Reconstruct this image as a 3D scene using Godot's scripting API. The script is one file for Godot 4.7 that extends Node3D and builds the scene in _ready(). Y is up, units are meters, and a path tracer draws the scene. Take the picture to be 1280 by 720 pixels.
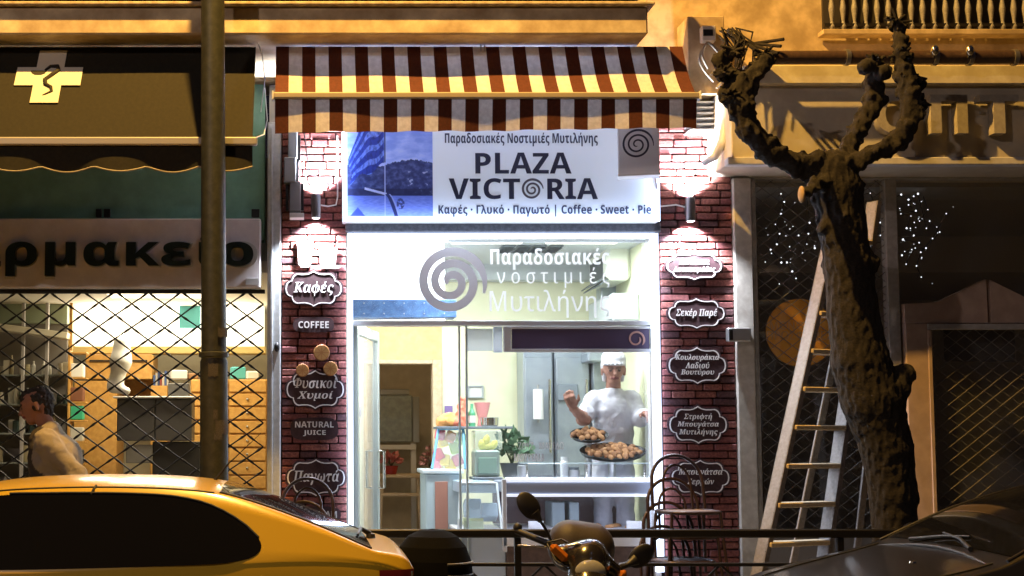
extends Node3D

var mats := {}
var used := {}
var rng := RandomNumberGenerator.new()


func _ready() -> void:
	rng.seed = 7
	setup_camera()
	setup_sky()
	street_lamp()
	build_ground()
	build_building()
	build_pastry_front()
	build_signs()
	build_pastry_interior()
	build_pharmacy()
	build_optician()
	build_street()
	build_tree()
	build_people()
	build_vehicles()
	build_small()


func setup_camera() -> void:
	var cam := Camera3D.new()
	cam.name = "camera"
	cam.projection = Camera3D.PROJECTION_FRUSTUM
	cam.near = 0.1
	cam.far = 200.0
	cam.size = 0.1 * 720.0 / 1650.0
	cam.frustum_offset = Vector2(0.1 * 260.0 / 1650.0, 0.1 * 74.6 / 1650.0)
	cam.position = Vector3(0, 1.58, 0)
	cam.rotation_degrees = Vector3(4.0, 0, 0)
	add_child(cam)
	cam.current = true


func setup_sky() -> void:
	var env := Environment.new()
	env.background_mode = Environment.BG_SKY
	var sm := ProceduralSkyMaterial.new()
	sm.sky_top_color = Color(0.20, 0.22, 0.32)
	sm.sky_horizon_color = Color(0.42, 0.34, 0.30)
	sm.ground_bottom_color = Color(0.12, 0.10, 0.09)
	sm.ground_horizon_color = Color(0.30, 0.25, 0.22)
	var sky := Sky.new()
	sky.sky_material = sm
	env.sky = sky
	env.background_energy_multiplier = 0.14
	env.tonemap_mode = Environment.TONE_MAPPER_LINEAR
	env.tonemap_exposure = 1.0
	env.sdfgi_enabled = true
	env.ssao_enabled = true
	env.ssil_enabled = true
	var we := WorldEnvironment.new()
	we.name = "world_environment"
	we.environment = env
	add_child(we)
	var moon := DirectionalLight3D.new()
	moon.name = "moon"
	moon.light_energy = 0.006
	moon.light_color = Color(0.75, 0.82, 1.0)
	moon.light_angular_distance = 0.5
	moon.shadow_enabled = true
	moon.rotation_degrees = Vector3(-55, 30, 0)
	add_child(moon)


# ---------------------------------------------------------------- helpers

func lin(r, g, b) -> Color:
	return Color(r, g, b).linear_to_srgb()


func mat(key, col: Color, rough = 0.8, metal = 0.0):
	if mats.has(key):
		return mats[key]
	var m := StandardMaterial3D.new()
	m.resource_name = key
	m.albedo_color = col.linear_to_srgb()
	m.roughness = rough
	m.metallic = metal
	mats[key] = m
	return m


# colour wanders between two tones with a grain; size in metres of one repeat
func grain(key, c1: Color, c2: Color, rough = 0.85, metal = 0.0, size = 1.0, freq = 0.02, bump = 0.0, world = true):
	if mats.has(key):
		return mats[key]
	var m = mat(key, Color(1, 1, 1), rough, metal)
	var n := FastNoiseLite.new()
	n.seed = key.hash() % 1000
	n.frequency = freq
	n.fractal_type = FastNoiseLite.FRACTAL_FBM
	n.fractal_octaves = 6
	n.fractal_gain = 0.6
	var t := NoiseTexture2D.new()
	t.width = 512
	t.height = 512
	t.seamless = true
	t.noise = n
	var g := Gradient.new()
	g.offsets = PackedFloat32Array([0.22, 0.5, 0.8])
	g.colors = PackedColorArray([c1.linear_to_srgb(), c1.lerp(c2, 0.55).linear_to_srgb(), c2.linear_to_srgb()])
	t.color_ramp = g
	m.albedo_texture = t
	m.uv1_triplanar = true
	m.uv1_world_triplanar = world
	m.uv1_scale = Vector3.ONE / size
	if bump > 0.0:
		m.heightmap_enabled = true
		m.heightmap_scale = bump
		m.heightmap_texture = t
	return m


func glow(key, col: Color, energy):
	if mats.has(key):
		return mats[key]
	var m = mat(key, Color(0.8, 0.8, 0.8), 0.5)
	m.emission_enabled = true
	m.emission = col
	m.emission_energy_multiplier = energy
	return m


func pane(key, col: Color, alpha, rough = 0.02):
	if mats.has(key):
		return mats[key]
	var m = mat(key, col, rough)
	m.albedo_color.a = alpha
	m.transparency = BaseMaterial3D.TRANSPARENCY_ALPHA
	return m


func numbered(n: String) -> String:
	if not used.has(n):
		used[n] = 0
		return n
	used[n] += 1
	return "%s_%03d" % [n, used[n]]


func thing(called, label, category, at = Vector3.ZERO, group = "") -> Node3D:
	var o := Node3D.new()
	o.name = numbered(called)
	o.position = at
	o.set_meta("label", label)
	o.set_meta("category", category)
	if group:
		o.set_meta("group", group)
	add_child(o)
	return o


func stn() -> SurfaceTool:
	var st := SurfaceTool.new()
	st.begin(Mesh.PRIMITIVE_TRIANGLES)
	return st


# commits st (drawn in world coordinates) as one named part
func part(parent: Node3D, called, st, m) -> MeshInstance3D:
	var o := MeshInstance3D.new()
	o.name = called
	o.mesh = st.commit() if st is SurfaceTool else st
	o.material_override = m
	if parent != self:
		o.position = -parent.position if parent.get_parent() == self and parent.rotation == Vector3.ZERO else Vector3.ZERO
	parent.add_child(o, true)
	return o


func struct(called, st, m, label = "") -> MeshInstance3D:
	var o = part(self, numbered(called), st, m)
	o.set_meta("kind", "structure")
	if label:
		o.set_meta("label", label)
	return o


func ftri(st, a, b, c, n) -> void:
	st.set_normal(n)
	if (a - c).cross(a - b).dot(n) < 0.0:
		var t = b
		b = c
		c = t
	st.add_vertex(a)
	st.add_vertex(b)
	st.add_vertex(c)


func fquad(st, a, b, c, d, ctr) -> void:
	var n: Vector3 = (c - a).cross(d - b).normalized()
	if n.dot((a + b + c + d) * 0.25 - ctr) < 0.0:
		n = -n
	ftri(st, a, b, c, n)
	ftri(st, a, c, d, n)


# box between two corners, or by centre and size; ch chamfers the edges
func bx(st, x0, x1, y0, y1, z0, z1, ch = 0.0) -> void:
	cbox(st, Vector3((x0 + x1) * 0.5, (y0 + y1) * 0.5, (z0 + z1) * 0.5), Vector3(absf(x1 - x0), absf(y1 - y0), absf(z1 - z0)), ch)


func cbox(st, c: Vector3, s: Vector3, ch = 0.0, bas := Basis()) -> void:
	var h := s * 0.5
	ch = minf(ch, minf(h.x, minf(h.y, h.z)) * 0.9)
	var ax := [bas.x, bas.y, bas.z]
	var hh := [h.x, h.y, h.z]
	for a in 3:
		var b := (a + 1) % 3
		var d := (a + 2) % 3
		for sg in [-1.0, 1.0]:
			var o: Vector3 = c + ax[a] * hh[a] * sg
			var u: Vector3 = ax[b] * (hh[b] - ch)
			var v: Vector3 = ax[d] * (hh[d] - ch)
			fquad(st, o - u - v, o + u - v, o + u + v, o - u + v, c)
	if ch <= 0.0:
		return
	for a in 3:
		var b := (a + 1) % 3
		var d := (a + 2) % 3
		for sb in [-1.0, 1.0]:
			for sd in [-1.0, 1.0]:
				var l: Vector3 = ax[a] * (hh[a] - ch)
				var p: Vector3 = c + ax[b] * hh[b] * sb + ax[d] * (hh[d] - ch) * sd
				var q: Vector3 = c + ax[b] * (hh[b] - ch) * sb + ax[d] * hh[d] * sd
				fquad(st, p - l, p + l, q + l, q - l, c)
	for sx in [-1.0, 1.0]:
		for sy in [-1.0, 1.0]:
			for sz in [-1.0, 1.0]:
				var p1: Vector3 = c + ax[0] * hh[0] * sx + ax[1] * (hh[1] - ch) * sy + ax[2] * (hh[2] - ch) * sz
				var p2: Vector3 = c + ax[0] * (hh[0] - ch) * sx + ax[1] * hh[1] * sy + ax[2] * (hh[2] - ch) * sz
				var p3: Vector3 = c + ax[0] * (hh[0] - ch) * sx + ax[1] * (hh[1] - ch) * sy + ax[2] * hh[2] * sz
				ftri(st, p1, p2, p3, (ax[0] * sx + ax[1] * sy + ax[2] * sz).normalized())


func tube(st, pts: Array, rad, sides = 8, cap = true) -> void:
	var n := pts.size()
	var rings := []
	var nor := []
	var up := Vector3.UP
	var d0: Vector3 = (pts[1] - pts[0]).normalized()
	if absf(d0.dot(up)) > 0.95:
		up = Vector3.RIGHT
	var u: Vector3 = d0.cross(up).normalized()
	for i in n:
		var d: Vector3 = (pts[mini(i + 1, n - 1)] - pts[maxi(i - 1, 0)]).normalized()
		u = (u - d * u.dot(d)).normalized()
		var v: Vector3 = d.cross(u)
		var r: float = rad[i] if rad is Array else rad
		var ring := []
		var nn := []
		for k in sides:
			var a = TAU * k / sides
			var e: Vector3 = u * cos(a) + v * sin(a)
			ring.append(pts[i] + e * r)
			nn.append(e)
		rings.append(ring)
		nor.append(nn)
	for i in n - 1:
		for k in sides:
			var k2: int = (k + 1) % sides
			sq(st, rings[i][k], rings[i][k2], rings[i + 1][k2], rings[i + 1][k], nor[i][k], nor[i][k2], nor[i + 1][k2], nor[i + 1][k])
	if cap:
		for e in [0, n - 1]:
			var dd: Vector3 = (pts[1] - pts[0]).normalized() * -1.0 if e == 0 else (pts[n - 1] - pts[n - 2]).normalized()
			for k in sides:
				ftri(st, pts[e], rings[e][k], rings[e][(k + 1) % sides], dd)


# smooth quad
func sq(st, a, b, c, d, na, nb, nc, nd) -> void:
	var n: Vector3 = na + nb + nc + nd
	if (a - c).cross(a - b).dot(n) + (a - d).cross(a - c).dot(n) < 0.0:
		st.set_normal(na); st.add_vertex(a)
		st.set_normal(nc); st.add_vertex(c)
		st.set_normal(nb); st.add_vertex(b)
		st.set_normal(na); st.add_vertex(a)
		st.set_normal(nd); st.add_vertex(d)
		st.set_normal(nc); st.add_vertex(c)
	else:
		st.set_normal(na); st.add_vertex(a)
		st.set_normal(nb); st.add_vertex(b)
		st.set_normal(nc); st.add_vertex(c)
		st.set_normal(na); st.add_vertex(a)
		st.set_normal(nc); st.add_vertex(c)
		st.set_normal(nd); st.add_vertex(d)


# smooth sheet through rows of points; ctr tells which side is out
func sheet(st, rows: Array, ctr: Vector3, flip_to = null) -> void:
	var nr := rows.size()
	var nc: int = rows[0].size()
	var nn := []
	for i in nr:
		var line := []
		for j in nc:
			var du: Vector3 = rows[mini(i + 1, nr - 1)][j] - rows[maxi(i - 1, 0)][j]
			var dv: Vector3 = rows[i][mini(j + 1, nc - 1)] - rows[i][maxi(j - 1, 0)]
			var n: Vector3 = du.cross(dv).normalized()
			var out: Vector3 = (rows[i][j] - ctr) if flip_to == null else flip_to
			if n.dot(out) < 0.0:
				n = -n
			line.append(n)
		nn.append(line)
	for i in nr - 1:
		for j in nc - 1:
			sq(st, rows[i][j], rows[i][j + 1], rows[i + 1][j + 1], rows[i + 1][j], nn[i][j], nn[i][j + 1], nn[i + 1][j + 1], nn[i + 1][j])


func lathe(st, prof: Array, at: Vector3, sides = 24, bas := Basis()) -> void:
	var n := prof.size()
	for i in n - 1:
		var a: Vector2 = prof[i]
		var b: Vector2 = prof[i + 1]
		if a.distance_to(b) < 1e-5:
			continue
		var t := (b - a).normalized()
		var ne := Vector2(t.y, -t.x)
		for k in sides:
			var a0 = TAU * k / sides
			var a1 = TAU * (k + 1) / sides
			var e0 := Vector3(cos(a0), 0, sin(a0))
			var e1 := Vector3(cos(a1), 0, sin(a1))
			var n0: Vector3 = bas * (e0 * ne.x + Vector3.UP * ne.y)
			var n1: Vector3 = bas * (e1 * ne.x + Vector3.UP * ne.y)
			sq(st, at + bas * (e0 * a.x + Vector3.UP * a.y), at + bas * (e1 * a.x + Vector3.UP * a.y), at + bas * (e1 * b.x + Vector3.UP * b.y), at + bas * (e0 * b.x + Vector3.UP * b.y), n0, n1, n1, n0)


func ball(st, c: Vector3, r: Vector3, seg = 12, rings = 8, bas := Basis()) -> void:
	for i in rings:
		for k in seg:
			var p := []
			var q := []
			for e in [[i, k], [i, k + 1], [i + 1, k + 1], [i + 1, k]]:
				var th: float = PI * e[0] / rings
				var ph: float = TAU * e[1] / seg
				var d := Vector3(sin(th) * cos(ph), cos(th), sin(th) * sin(ph))
				p.append(c + bas * (d * r))
				q.append((bas * (d / r)).normalized())
			sq(st, p[0], p[1], p[2], p[3], q[0], q[1], q[2], q[3])


# flat outline in x,y given thickness from z0 (back) to z1 (front)
func prism(st, poly: PackedVector2Array, z0, z1, xf := Transform3D()) -> void:
	var idx := Geometry2D.triangulate_polygon(poly)
	var nz: Vector3 = (xf.basis * Vector3.BACK).normalized()
	for i in range(0, idx.size(), 3):
		for z in [z0, z1]:
			var v := []
			for k in 3:
				var q := poly[idx[i + k]]
				v.append(xf * Vector3(q.x, q.y, z))
			ftri(st, v[0], v[1], v[2], nz if z == z1 else -nz)
	var cw := Geometry2D.is_polygon_clockwise(poly)
	for i in poly.size():
		var a := poly[i]
		var b := poly[(i + 1) % poly.size()]
		var e := (b - a).normalized()
		var n2 := Vector2(-e.y, e.x) if cw else Vector2(e.y, -e.x)
		var n: Vector3 = (xf.basis * Vector3(n2.x, n2.y, 0)).normalized()
		var p0: Vector3 = xf * Vector3(a.x, a.y, z0)
		var p1: Vector3 = xf * Vector3(b.x, b.y, z0)
		var p2: Vector3 = xf * Vector3(b.x, b.y, z1)
		var p3: Vector3 = xf * Vector3(a.x, a.y, z1)
		ftri(st, p0, p1, p2, n)
		ftri(st, p0, p2, p3, n)


# lettering whose ink fills the rectangle; xf places it (default: facing +z)
func letters(txt, x0, x1, y0, y1, z, depth, fam = "Droid Sans", weight = 700, shear = 0.0, xf := Transform3D()) -> ArrayMesh:
	var f := SystemFont.new()
	f.font_names = PackedStringArray([fam])
	f.font_weight = weight
	var tm := TextMesh.new()
	tm.font = f
	tm.text = txt
	tm.font_size = 64
	tm.pixel_size = 0.01
	tm.curve_step = 0.8
	tm.depth = 0.1
	var arr := tm.get_mesh_arrays()
	var v: PackedVector3Array = arr[Mesh.ARRAY_VERTEX]
	for i in v.size():
		v[i].x += shear * v[i].y
	var lo := v[0]
	var hi := v[0]
	for p in v:
		lo = lo.min(p)
		hi = hi.max(p)
	var nn: PackedVector3Array = arr[Mesh.ARRAY_NORMAL]
	for i in v.size():
		v[i] = xf * Vector3(lerpf(x0, x1, (v[i].x - lo.x) / (hi.x - lo.x)), lerpf(y0, y1, (v[i].y - lo.y) / (hi.y - lo.y)), z + depth * (v[i].z - lo.z) / (hi.z - lo.z))
		nn[i] = (xf.basis * nn[i]).normalized()
	arr[Mesh.ARRAY_VERTEX] = v
	arr[Mesh.ARRAY_NORMAL] = nn
	arr[Mesh.ARRAY_TANGENT] = null
	var am := ArrayMesh.new()
	am.add_surface_from_arrays(Mesh.PRIMITIVE_TRIANGLES, arr)
	return am


# spiral band, flat with thickness, centred on the origin of xf
func spiral(st, r0, r1, turns, start, w0, w1, depth, xf: Transform3D) -> void:
	var n := int(absf(turns) * 40)
	var poly := PackedVector2Array()
	var back := PackedVector2Array()
	var prev_a := Vector3.ZERO
	for i in n + 1:
		var t := float(i) / n
		var a: float = start + TAU * turns * t
		var r: float = lerpf(r0, r1, t)
		var w: float = lerpf(w0, w1, t) * (minf(1.0, (1.0 - t) * 12.0 + 0.3)) * minf(1.0, 0.35 + t * 8.0)
		var d := Vector2(cos(a), sin(a))
		poly.append(d * (r + w * 0.5))
		back.append(d * (r - w * 0.5))
	var nz: Vector3 = (xf.basis * Vector3.BACK).normalized()
	for i in n:
		var q := [poly[i], poly[i + 1], back[i + 1], back[i]]
		var f := []
		var b := []
		for p in q:
			f.append(xf * Vector3(p.x, p.y, depth))
			b.append(xf * Vector3(p.x, p.y, 0))
		ftri(st, f[0], f[1], f[2], nz)
		ftri(st, f[0], f[2], f[3], nz)
		ftri(st, b[0], b[1], b[2], -nz)
		ftri(st, b[0], b[2], b[3], -nz)
		var mid: Vector3 = (f[0] + f[1] + f[2] + f[3]) * 0.25
		fquad(st, f[0], f[1], b[1], b[0], mid)
		fquad(st, f[3], f[2], b[2], b[3], mid)


func area(parent: Node3D, called, at: Vector3, w, h, energy, col: Color, look: Vector3):
	var l := AreaLight3D.new()
	l.name = called
	l.area_size = Vector2(w, h)
	l.light_energy = energy
	l.light_color = col
	l.shadow_enabled = true
	parent.add_child(l, true)
	l.position = at - (parent.position if parent != self else Vector3.ZERO)
	var up := Vector3.UP if absf(look.y) < 0.9 else Vector3.BACK
	l.basis = Basis.looking_at(look, up)
	return l


func omni(parent: Node3D, called, at: Vector3, energy, col: Color, size = 0.03):
	var l := OmniLight3D.new()
	l.name = called
	l.light_energy = energy
	l.light_color = col
	l.light_size = size
	l.omni_range = 40.0
	l.omni_attenuation = 2.0
	l.shadow_enabled = true
	parent.add_child(l, true)
	l.position = at - (parent.position if parent != self else Vector3.ZERO)
	return l


func spot(parent: Node3D, called, at: Vector3, look: Vector3, angle, energy, col: Color, size = 0.03):
	var l := SpotLight3D.new()
	l.name = called
	l.light_energy = energy
	l.light_color = col
	l.light_size = size
	l.spot_angle = angle
	l.spot_angle_attenuation = 0.6
	l.spot_range = 40.0
	l.spot_attenuation = 2.0
	l.shadow_enabled = true
	parent.add_child(l, true)
	l.position = at - (parent.position if parent != self else Vector3.ZERO)
	var up := Vector3.UP if absf(look.y) < 0.9 else Vector3.BACK
	l.basis = Basis.looking_at(look, up)
	return l


# ---------------------------------------------------------------- bodies as one skin

func cap_d(p: Vector3, b) -> float:
	var a: Vector3 = b[0]
	var ba: Vector3 = b[1] - a
	var h := clampf((p - a).dot(ba) / maxf(ba.length_squared(), 1e-9), 0.0, 1.0)
	return (p - a - ba * h).length() - lerpf(b[2], b[3], h)


func field(p: Vector3, bones: Array, k: float) -> float:
	var d := 1e3
	for b in bones:
		var e := cap_d(p, b)
		var h := maxf(k - absf(d - e), 0.0) / k
		d = minf(d, e) - h * h * k * 0.25
	return d


# bones: [from, to, radius, radius, Color]; surface nets on a grid of that cell size
func skin(bones: Array, cell: float, k: float, bumpy: float = 0.0, freq: float = 10.0, sd: int = 1, stretch := Vector3.ONE) -> ArrayMesh:
	var lo := Vector3.ONE * 1e6
	var hi := -lo
	for b in bones:
		var r: float = maxf(b[2], b[3]) + k * 0.3 + bumpy
		for e in 2:
			lo = lo.min(b[e] - Vector3.ONE * r)
			hi = hi.max(b[e] + Vector3.ONE * r)
	lo -= Vector3.ONE * cell * 3.0
	hi += Vector3.ONE * cell * 3.0
	var nz := FastNoiseLite.new()
	nz.seed = sd
	nz.frequency = freq
	nz.fractal_octaves = 3
	var nx := int((hi.x - lo.x) / cell) + 2
	var ny := int((hi.y - lo.y) / cell) + 2
	var nzc := int((hi.z - lo.z) / cell) + 2
	var sx := 1
	var sy := nx
	var sz := nx * ny
	var vals := PackedFloat32Array()
	vals.resize(nx * ny * nzc)
	vals.fill(1.0)
	var act := []
	var B := 6
	var reach: float = cell * B * 0.87 + cell * 2.0 + bumpy
	for kb in range(0, nzc, B):
		for jb in range(0, ny, B):
			for ib in range(0, nx, B):
				var c := lo + Vector3(ib + B * 0.5, jb + B * 0.5, kb + B * 0.5) * cell
				var near := []
				var dm := 1e3
				for b in bones:
					var e := cap_d(c, b)
					dm = minf(dm, e)
					if e < reach + k:
						near.append(b)
				if near.is_empty() or dm > reach + k:
					continue
				var inside := dm < -reach
				if not inside:
					act.append(Vector3i(ib, jb, kb))
				for kk in range(kb, mini(kb + B, nzc)):
					for jj in range(jb, mini(jb + B, ny)):
						for ii in range(ib, mini(ib + B, nx)):
							var at := ii + jj * sy + kk * sz
							if inside:
								vals[at] = -1.0
							else:
								var p := lo + Vector3(ii, jj, kk) * cell
								var v := field(p, near, k)
								if bumpy > 0.0:
									v += bumpy * nz.get_noise_3dv(p * stretch)
								vals[at] = v
	var idx := PackedInt32Array()
	idx.resize(vals.size())
	idx.fill(-1)
	var ver := PackedVector3Array()
	var nor := PackedVector3Array()
	var col := PackedColorArray()
	var offs := [0, sx, sy, sx + sy, sz, sx + sz, sy + sz, sx + sy + sz]
	var cv := [Vector3(0, 0, 0), Vector3(1, 0, 0), Vector3(0, 1, 0), Vector3(1, 1, 0), Vector3(0, 0, 1), Vector3(1, 0, 1), Vector3(0, 1, 1), Vector3(1, 1, 1)]
	var ed := [[0, 1], [2, 3], [4, 5], [6, 7], [0, 2], [1, 3], [4, 6], [5, 7], [0, 4], [1, 5], [2, 6], [3, 7]]
	var cells := []
	for a in act:
		for kk in range(a.z, mini(a.z + B, nzc - 1)):
			for jj in range(a.y, mini(a.y + B, ny - 1)):
				for ii in range(a.x, mini(a.x + B, nx - 1)):
					var at: int = ii + jj * sy + kk * sz
					var m := 0
					for q in 8:
						if vals[at + offs[q]] < 0.0:
							m += 1
					if m == 0 or m == 8:
						continue
					var s := Vector3.ZERO
					var cnt := 0
					for e in ed:
						var v0 := vals[at + offs[e[0]]]
						var v1 := vals[at + offs[e[1]]]
						if (v0 < 0.0) != (v1 < 0.0):
							s += cv[e[0]].lerp(cv[e[1]], v0 / (v0 - v1))
							cnt += 1
					s /= cnt
					var g := Vector3.ZERO
					for q in 8:
						g += (cv[q] - Vector3.ONE * 0.5) * vals[at + offs[q]]
					idx[at] = ver.size()
					var p := lo + (Vector3(ii, jj, kk) + s) * cell
					ver.append(p)
					nor.append(g.normalized())
					var best := 1e3
					var bc := Color.WHITE
					for b in bones:
						var e := cap_d(p, b)
						if e < best:
							best = e
							bc = b[4]
					col.append(bc)
					cells.append(at)
	var tri := PackedInt32Array()
	var dirs := [[sx, sy, sz], [sy, sz, sx], [sz, sx, sy]]
	for at in cells:
		for d in dirs:
			var s0: bool = vals[at] < 0.0
			if s0 == (vals[at + d[0]] < 0.0):
				continue
			var a := idx[at]
			var b := idx[at - d[1]]
			var c := idx[at - d[1] - d[2]]
			var e := idx[at - d[2]]
			if a < 0 or b < 0 or c < 0 or e < 0:
				continue
			if not s0:
				tri.append_array(PackedInt32Array([a, b, c, a, c, e]))
			else:
				tri.append_array(PackedInt32Array([a, c, b, a, e, c]))
	var arr := []
	arr.resize(Mesh.ARRAY_MAX)
	arr[Mesh.ARRAY_VERTEX] = ver
	arr[Mesh.ARRAY_NORMAL] = nor
	arr[Mesh.ARRAY_COLOR] = col
	arr[Mesh.ARRAY_INDEX] = tri
	# front faces run clockwise: check one triangle against its normal and turn all if needed
	if tri.size() > 2:
		var votes := 0
		for i in range(0, mini(tri.size(), 3000), 3):
			var a := ver[tri[i]]
			var b := ver[tri[i + 1]]
			var c := ver[tri[i + 2]]
			votes += 1 if (a - c).cross(a - b).dot(nor[tri[i]]) > 0.0 else -1
		if votes < 0:
			for i in range(0, tri.size(), 3):
				var t := tri[i + 1]
				tri[i + 1] = tri[i + 2]
				tri[i + 2] = t
			arr[Mesh.ARRAY_INDEX] = tri
	var am := ArrayMesh.new()
	am.add_surface_from_arrays(Mesh.PRIMITIVE_TRIANGLES, arr)
	return am


func tinted(key, rough = 0.85):
	var m = mat(key, Color(1, 1, 1), rough)
	m.vertex_color_use_as_albedo = true
	return m


# ---------------------------------------------------------------- street lamp, ground, building

func street_lamp() -> void:
	var base := Vector3(-0.56, 0.14, -8.4)
	var o = thing("street_lamp", "tall dark green metal lamp post with scuffed base beside the taxi", "lamp post", base)
	var st = stn()
	var top := Vector3(-0.62, 7.9, -8.4)
	tube(st, [base, base.lerp(top, 0.25), base.lerp(top, 0.252), top], [0.093, 0.088, 0.081, 0.07], 20)
	part(o, "pole", st, grain("pole_paint", Color(0.055, 0.058, 0.04), Color(0.028, 0.03, 0.022), 0.5, 0.0, 0.8, 0.02, 0.05))
	st = stn()
	lathe(st, [Vector2(0.089, 0.0), Vector2(0.097, 0.004), Vector2(0.097, 0.028), Vector2(0.088, 0.032)], base.lerp(top, 0.252) + Vector3(0, 0.01, 0), 20)
	part(o, "collar", st, mats["pole_paint"])
	st = stn()
	lathe(st, [Vector2(0.16, 0.0), Vector2(0.16, 0.012), Vector2(0.11, 0.02), Vector2(0.095, 0.05)], base, 20)
	part(o, "base_plate", st, mats["pole_paint"])
	# paper remains pasted round the shaft
	var paper = grain("old_paper", Color(0.12, 0.11, 0.10), Color(0.05, 0.045, 0.04), 0.9, 0.0, 0.12, 0.03)
	for q in [[1.66, 0.045, 0.1, 1.4], [1.60, 0.02, 0.9, 1.5], [1.74, 0.03, 1.25, 1.55], [1.20, 0.02, 0.7, 0.85], [1.28, 0.012, 0.4, 0.6], [2.26, 0.03, 0.2, 1.2], [2.02, 0.04, 1.2, 1.9]]:
		st = stn()
		var rows := []
		for i in 2:
			var line := []
			for k in 7:
				var a: float = lerpf(q[2], q[3], k / 6.0)
				var y: float = q[0] + q[1] * (i * 2.0 - 1.0) + 0.006 * sin(k * 2.3)
				var c: Vector3 = base.lerp(top, (y - 0.14) / 7.76)
				line.append(c + Vector3(cos(a), 0, sin(a)) * 0.0905)
			rows.append(line)
		sheet(st, rows, Vector3(base.x, q[0], base.z))
		part(o, "paper_scrap", st, paper)
	st = stn()
	var head := Vector3(-0.35, 8.6, -7.15)
	tube(st, [top, Vector3(-0.61, 8.3, -8.3), Vector3(-0.55, 8.62, -8.0), Vector3(-0.42, 8.74, -7.45), head + Vector3(0, 0.12, 0)], [0.05, 0.04, 0.035, 0.03, 0.03], 12)
	part(o, "arm", st, mats["pole_paint"])
	st = stn()
	cbox(st, head + Vector3(0, 0.14, -0.05), Vector3(0.3, 0.1, 0.62), 0.04, Basis(Vector3.UP, -0.5))
	part(o, "lamp_head", st, mats["pole_paint"])
	st = stn()
	ball(st, head + Vector3(0, 0.06, 0), Vector3(0.1, 0.05, 0.16), 12, 8)
	part(o, "lamp_bulb", st, glow("sodium", Color(1.0, 0.62, 0.2), 12.0))
	omni(o, "sodium_light", head + Vector3(0, 0.03, 0), 108.0, Color(1.0, 0.765, 0.375), 0.07)


# lamp across the street, behind the viewer: its pale light reaches under the awnings
func far_lamp() -> void:
	var base := Vector3(-5.5, 0.0, 2.6)
	var o = thing("street_lamp", "tall lamp post with pale lamp on the far side of the road", "lamp post", base)
	var st = stn()
	tube(st, [base, base + Vector3(0, 4, 0), base + Vector3(0, 7.2, 0)], [0.09, 0.08, 0.06], 16)
	part(o, "pole", st, mats["pole_paint"])
	st = stn()
	tube(st, [base + Vector3(0, 7.2, 0), base + Vector3(0, 7.6, -0.3), base + Vector3(0, 7.7, -1.1)], 0.035, 10)
	part(o, "arm", st, mats["pole_paint"])
	var head := base + Vector3(0, 7.62, -1.2)
	st = stn()
	cbox(st, head + Vector3(0, 0.08, 0), Vector3(0.3, 0.1, 0.6), 0.04)
	part(o, "lamp_head", st, mats["pole_paint"])
	st = stn()
	ball(st, head, Vector3(0.1, 0.05, 0.2), 12, 8)
	part(o, "lamp_bulb", st, glow("pale_lamp", Color(1.0, 0.9, 0.8), 8.0))
	omni(o, "pale_light", head + Vector3(0, -0.02, 0), 23.0, Color(1.0, 0.90, 0.86), 0.1)


func build_ground() -> void:
	far_lamp()
	var st = stn()
	bx(st, -40, 40, -0.2, 0.0, -8.35, 30)
	struct("road", st, grain("asphalt", Color(0.035, 0.035, 0.038), Color(0.075, 0.072, 0.07), 0.85, 0.0, 1.2, 0.04, 0.3), "dark asphalt road")
	st = stn()
	bx(st, -40, 40, -0.2, 0.13, -16, -8.62)
	var pv = struct("pavement", st, grain("pavement_joint", Color(0.10, 0.10, 0.095), Color(0.16, 0.15, 0.14), 0.9, 0.0, 1.0, 0.03, 0.2), "paved footway in front of the shops")
	var slab = grain("paving_slab", Color(0.22, 0.21, 0.19), Color(0.34, 0.32, 0.29), 0.85, 0.0, 0.9, 0.03, 0.2)
	st = stn()
	cbox(st, Vector3.ZERO, Vector3(0.392, 0.02, 0.392), 0.004)
	var ms = st.commit()
	for i in 30:
		for j in 3:
			var q := MeshInstance3D.new()
			q.name = "paving_slab"
			q.mesh = ms
			q.material_override = slab
			q.position = Vector3(-4.6 + i * 0.4, 0.136 + rng.randf() * 0.003, -8.82 - j * 0.4)
			pv.add_child(q, true)
	st = stn()
	bx(st, -40, 40, -0.2, 0.05, -8.62, -8.35)
	var kb = struct("kerb", st, mats["pavement_joint"], "stone kerb along the road")
	st = stn()
	cbox(st, Vector3.ZERO, Vector3(0.99, 0.14, 0.26), 0.012)
	ms = st.commit()
	for i in 12:
		var q := MeshInstance3D.new()
		q.name = "kerb_stone"
		q.mesh = ms
		q.material_override = grain("kerbstone", Color(0.25, 0.24, 0.22), Color(0.4, 0.38, 0.35), 0.8, 0.0, 0.7, 0.04, 0.2)
		q.position = Vector3(-4.5 + i, 0.07, -8.482)
		kb.add_child(q, true)


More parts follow.
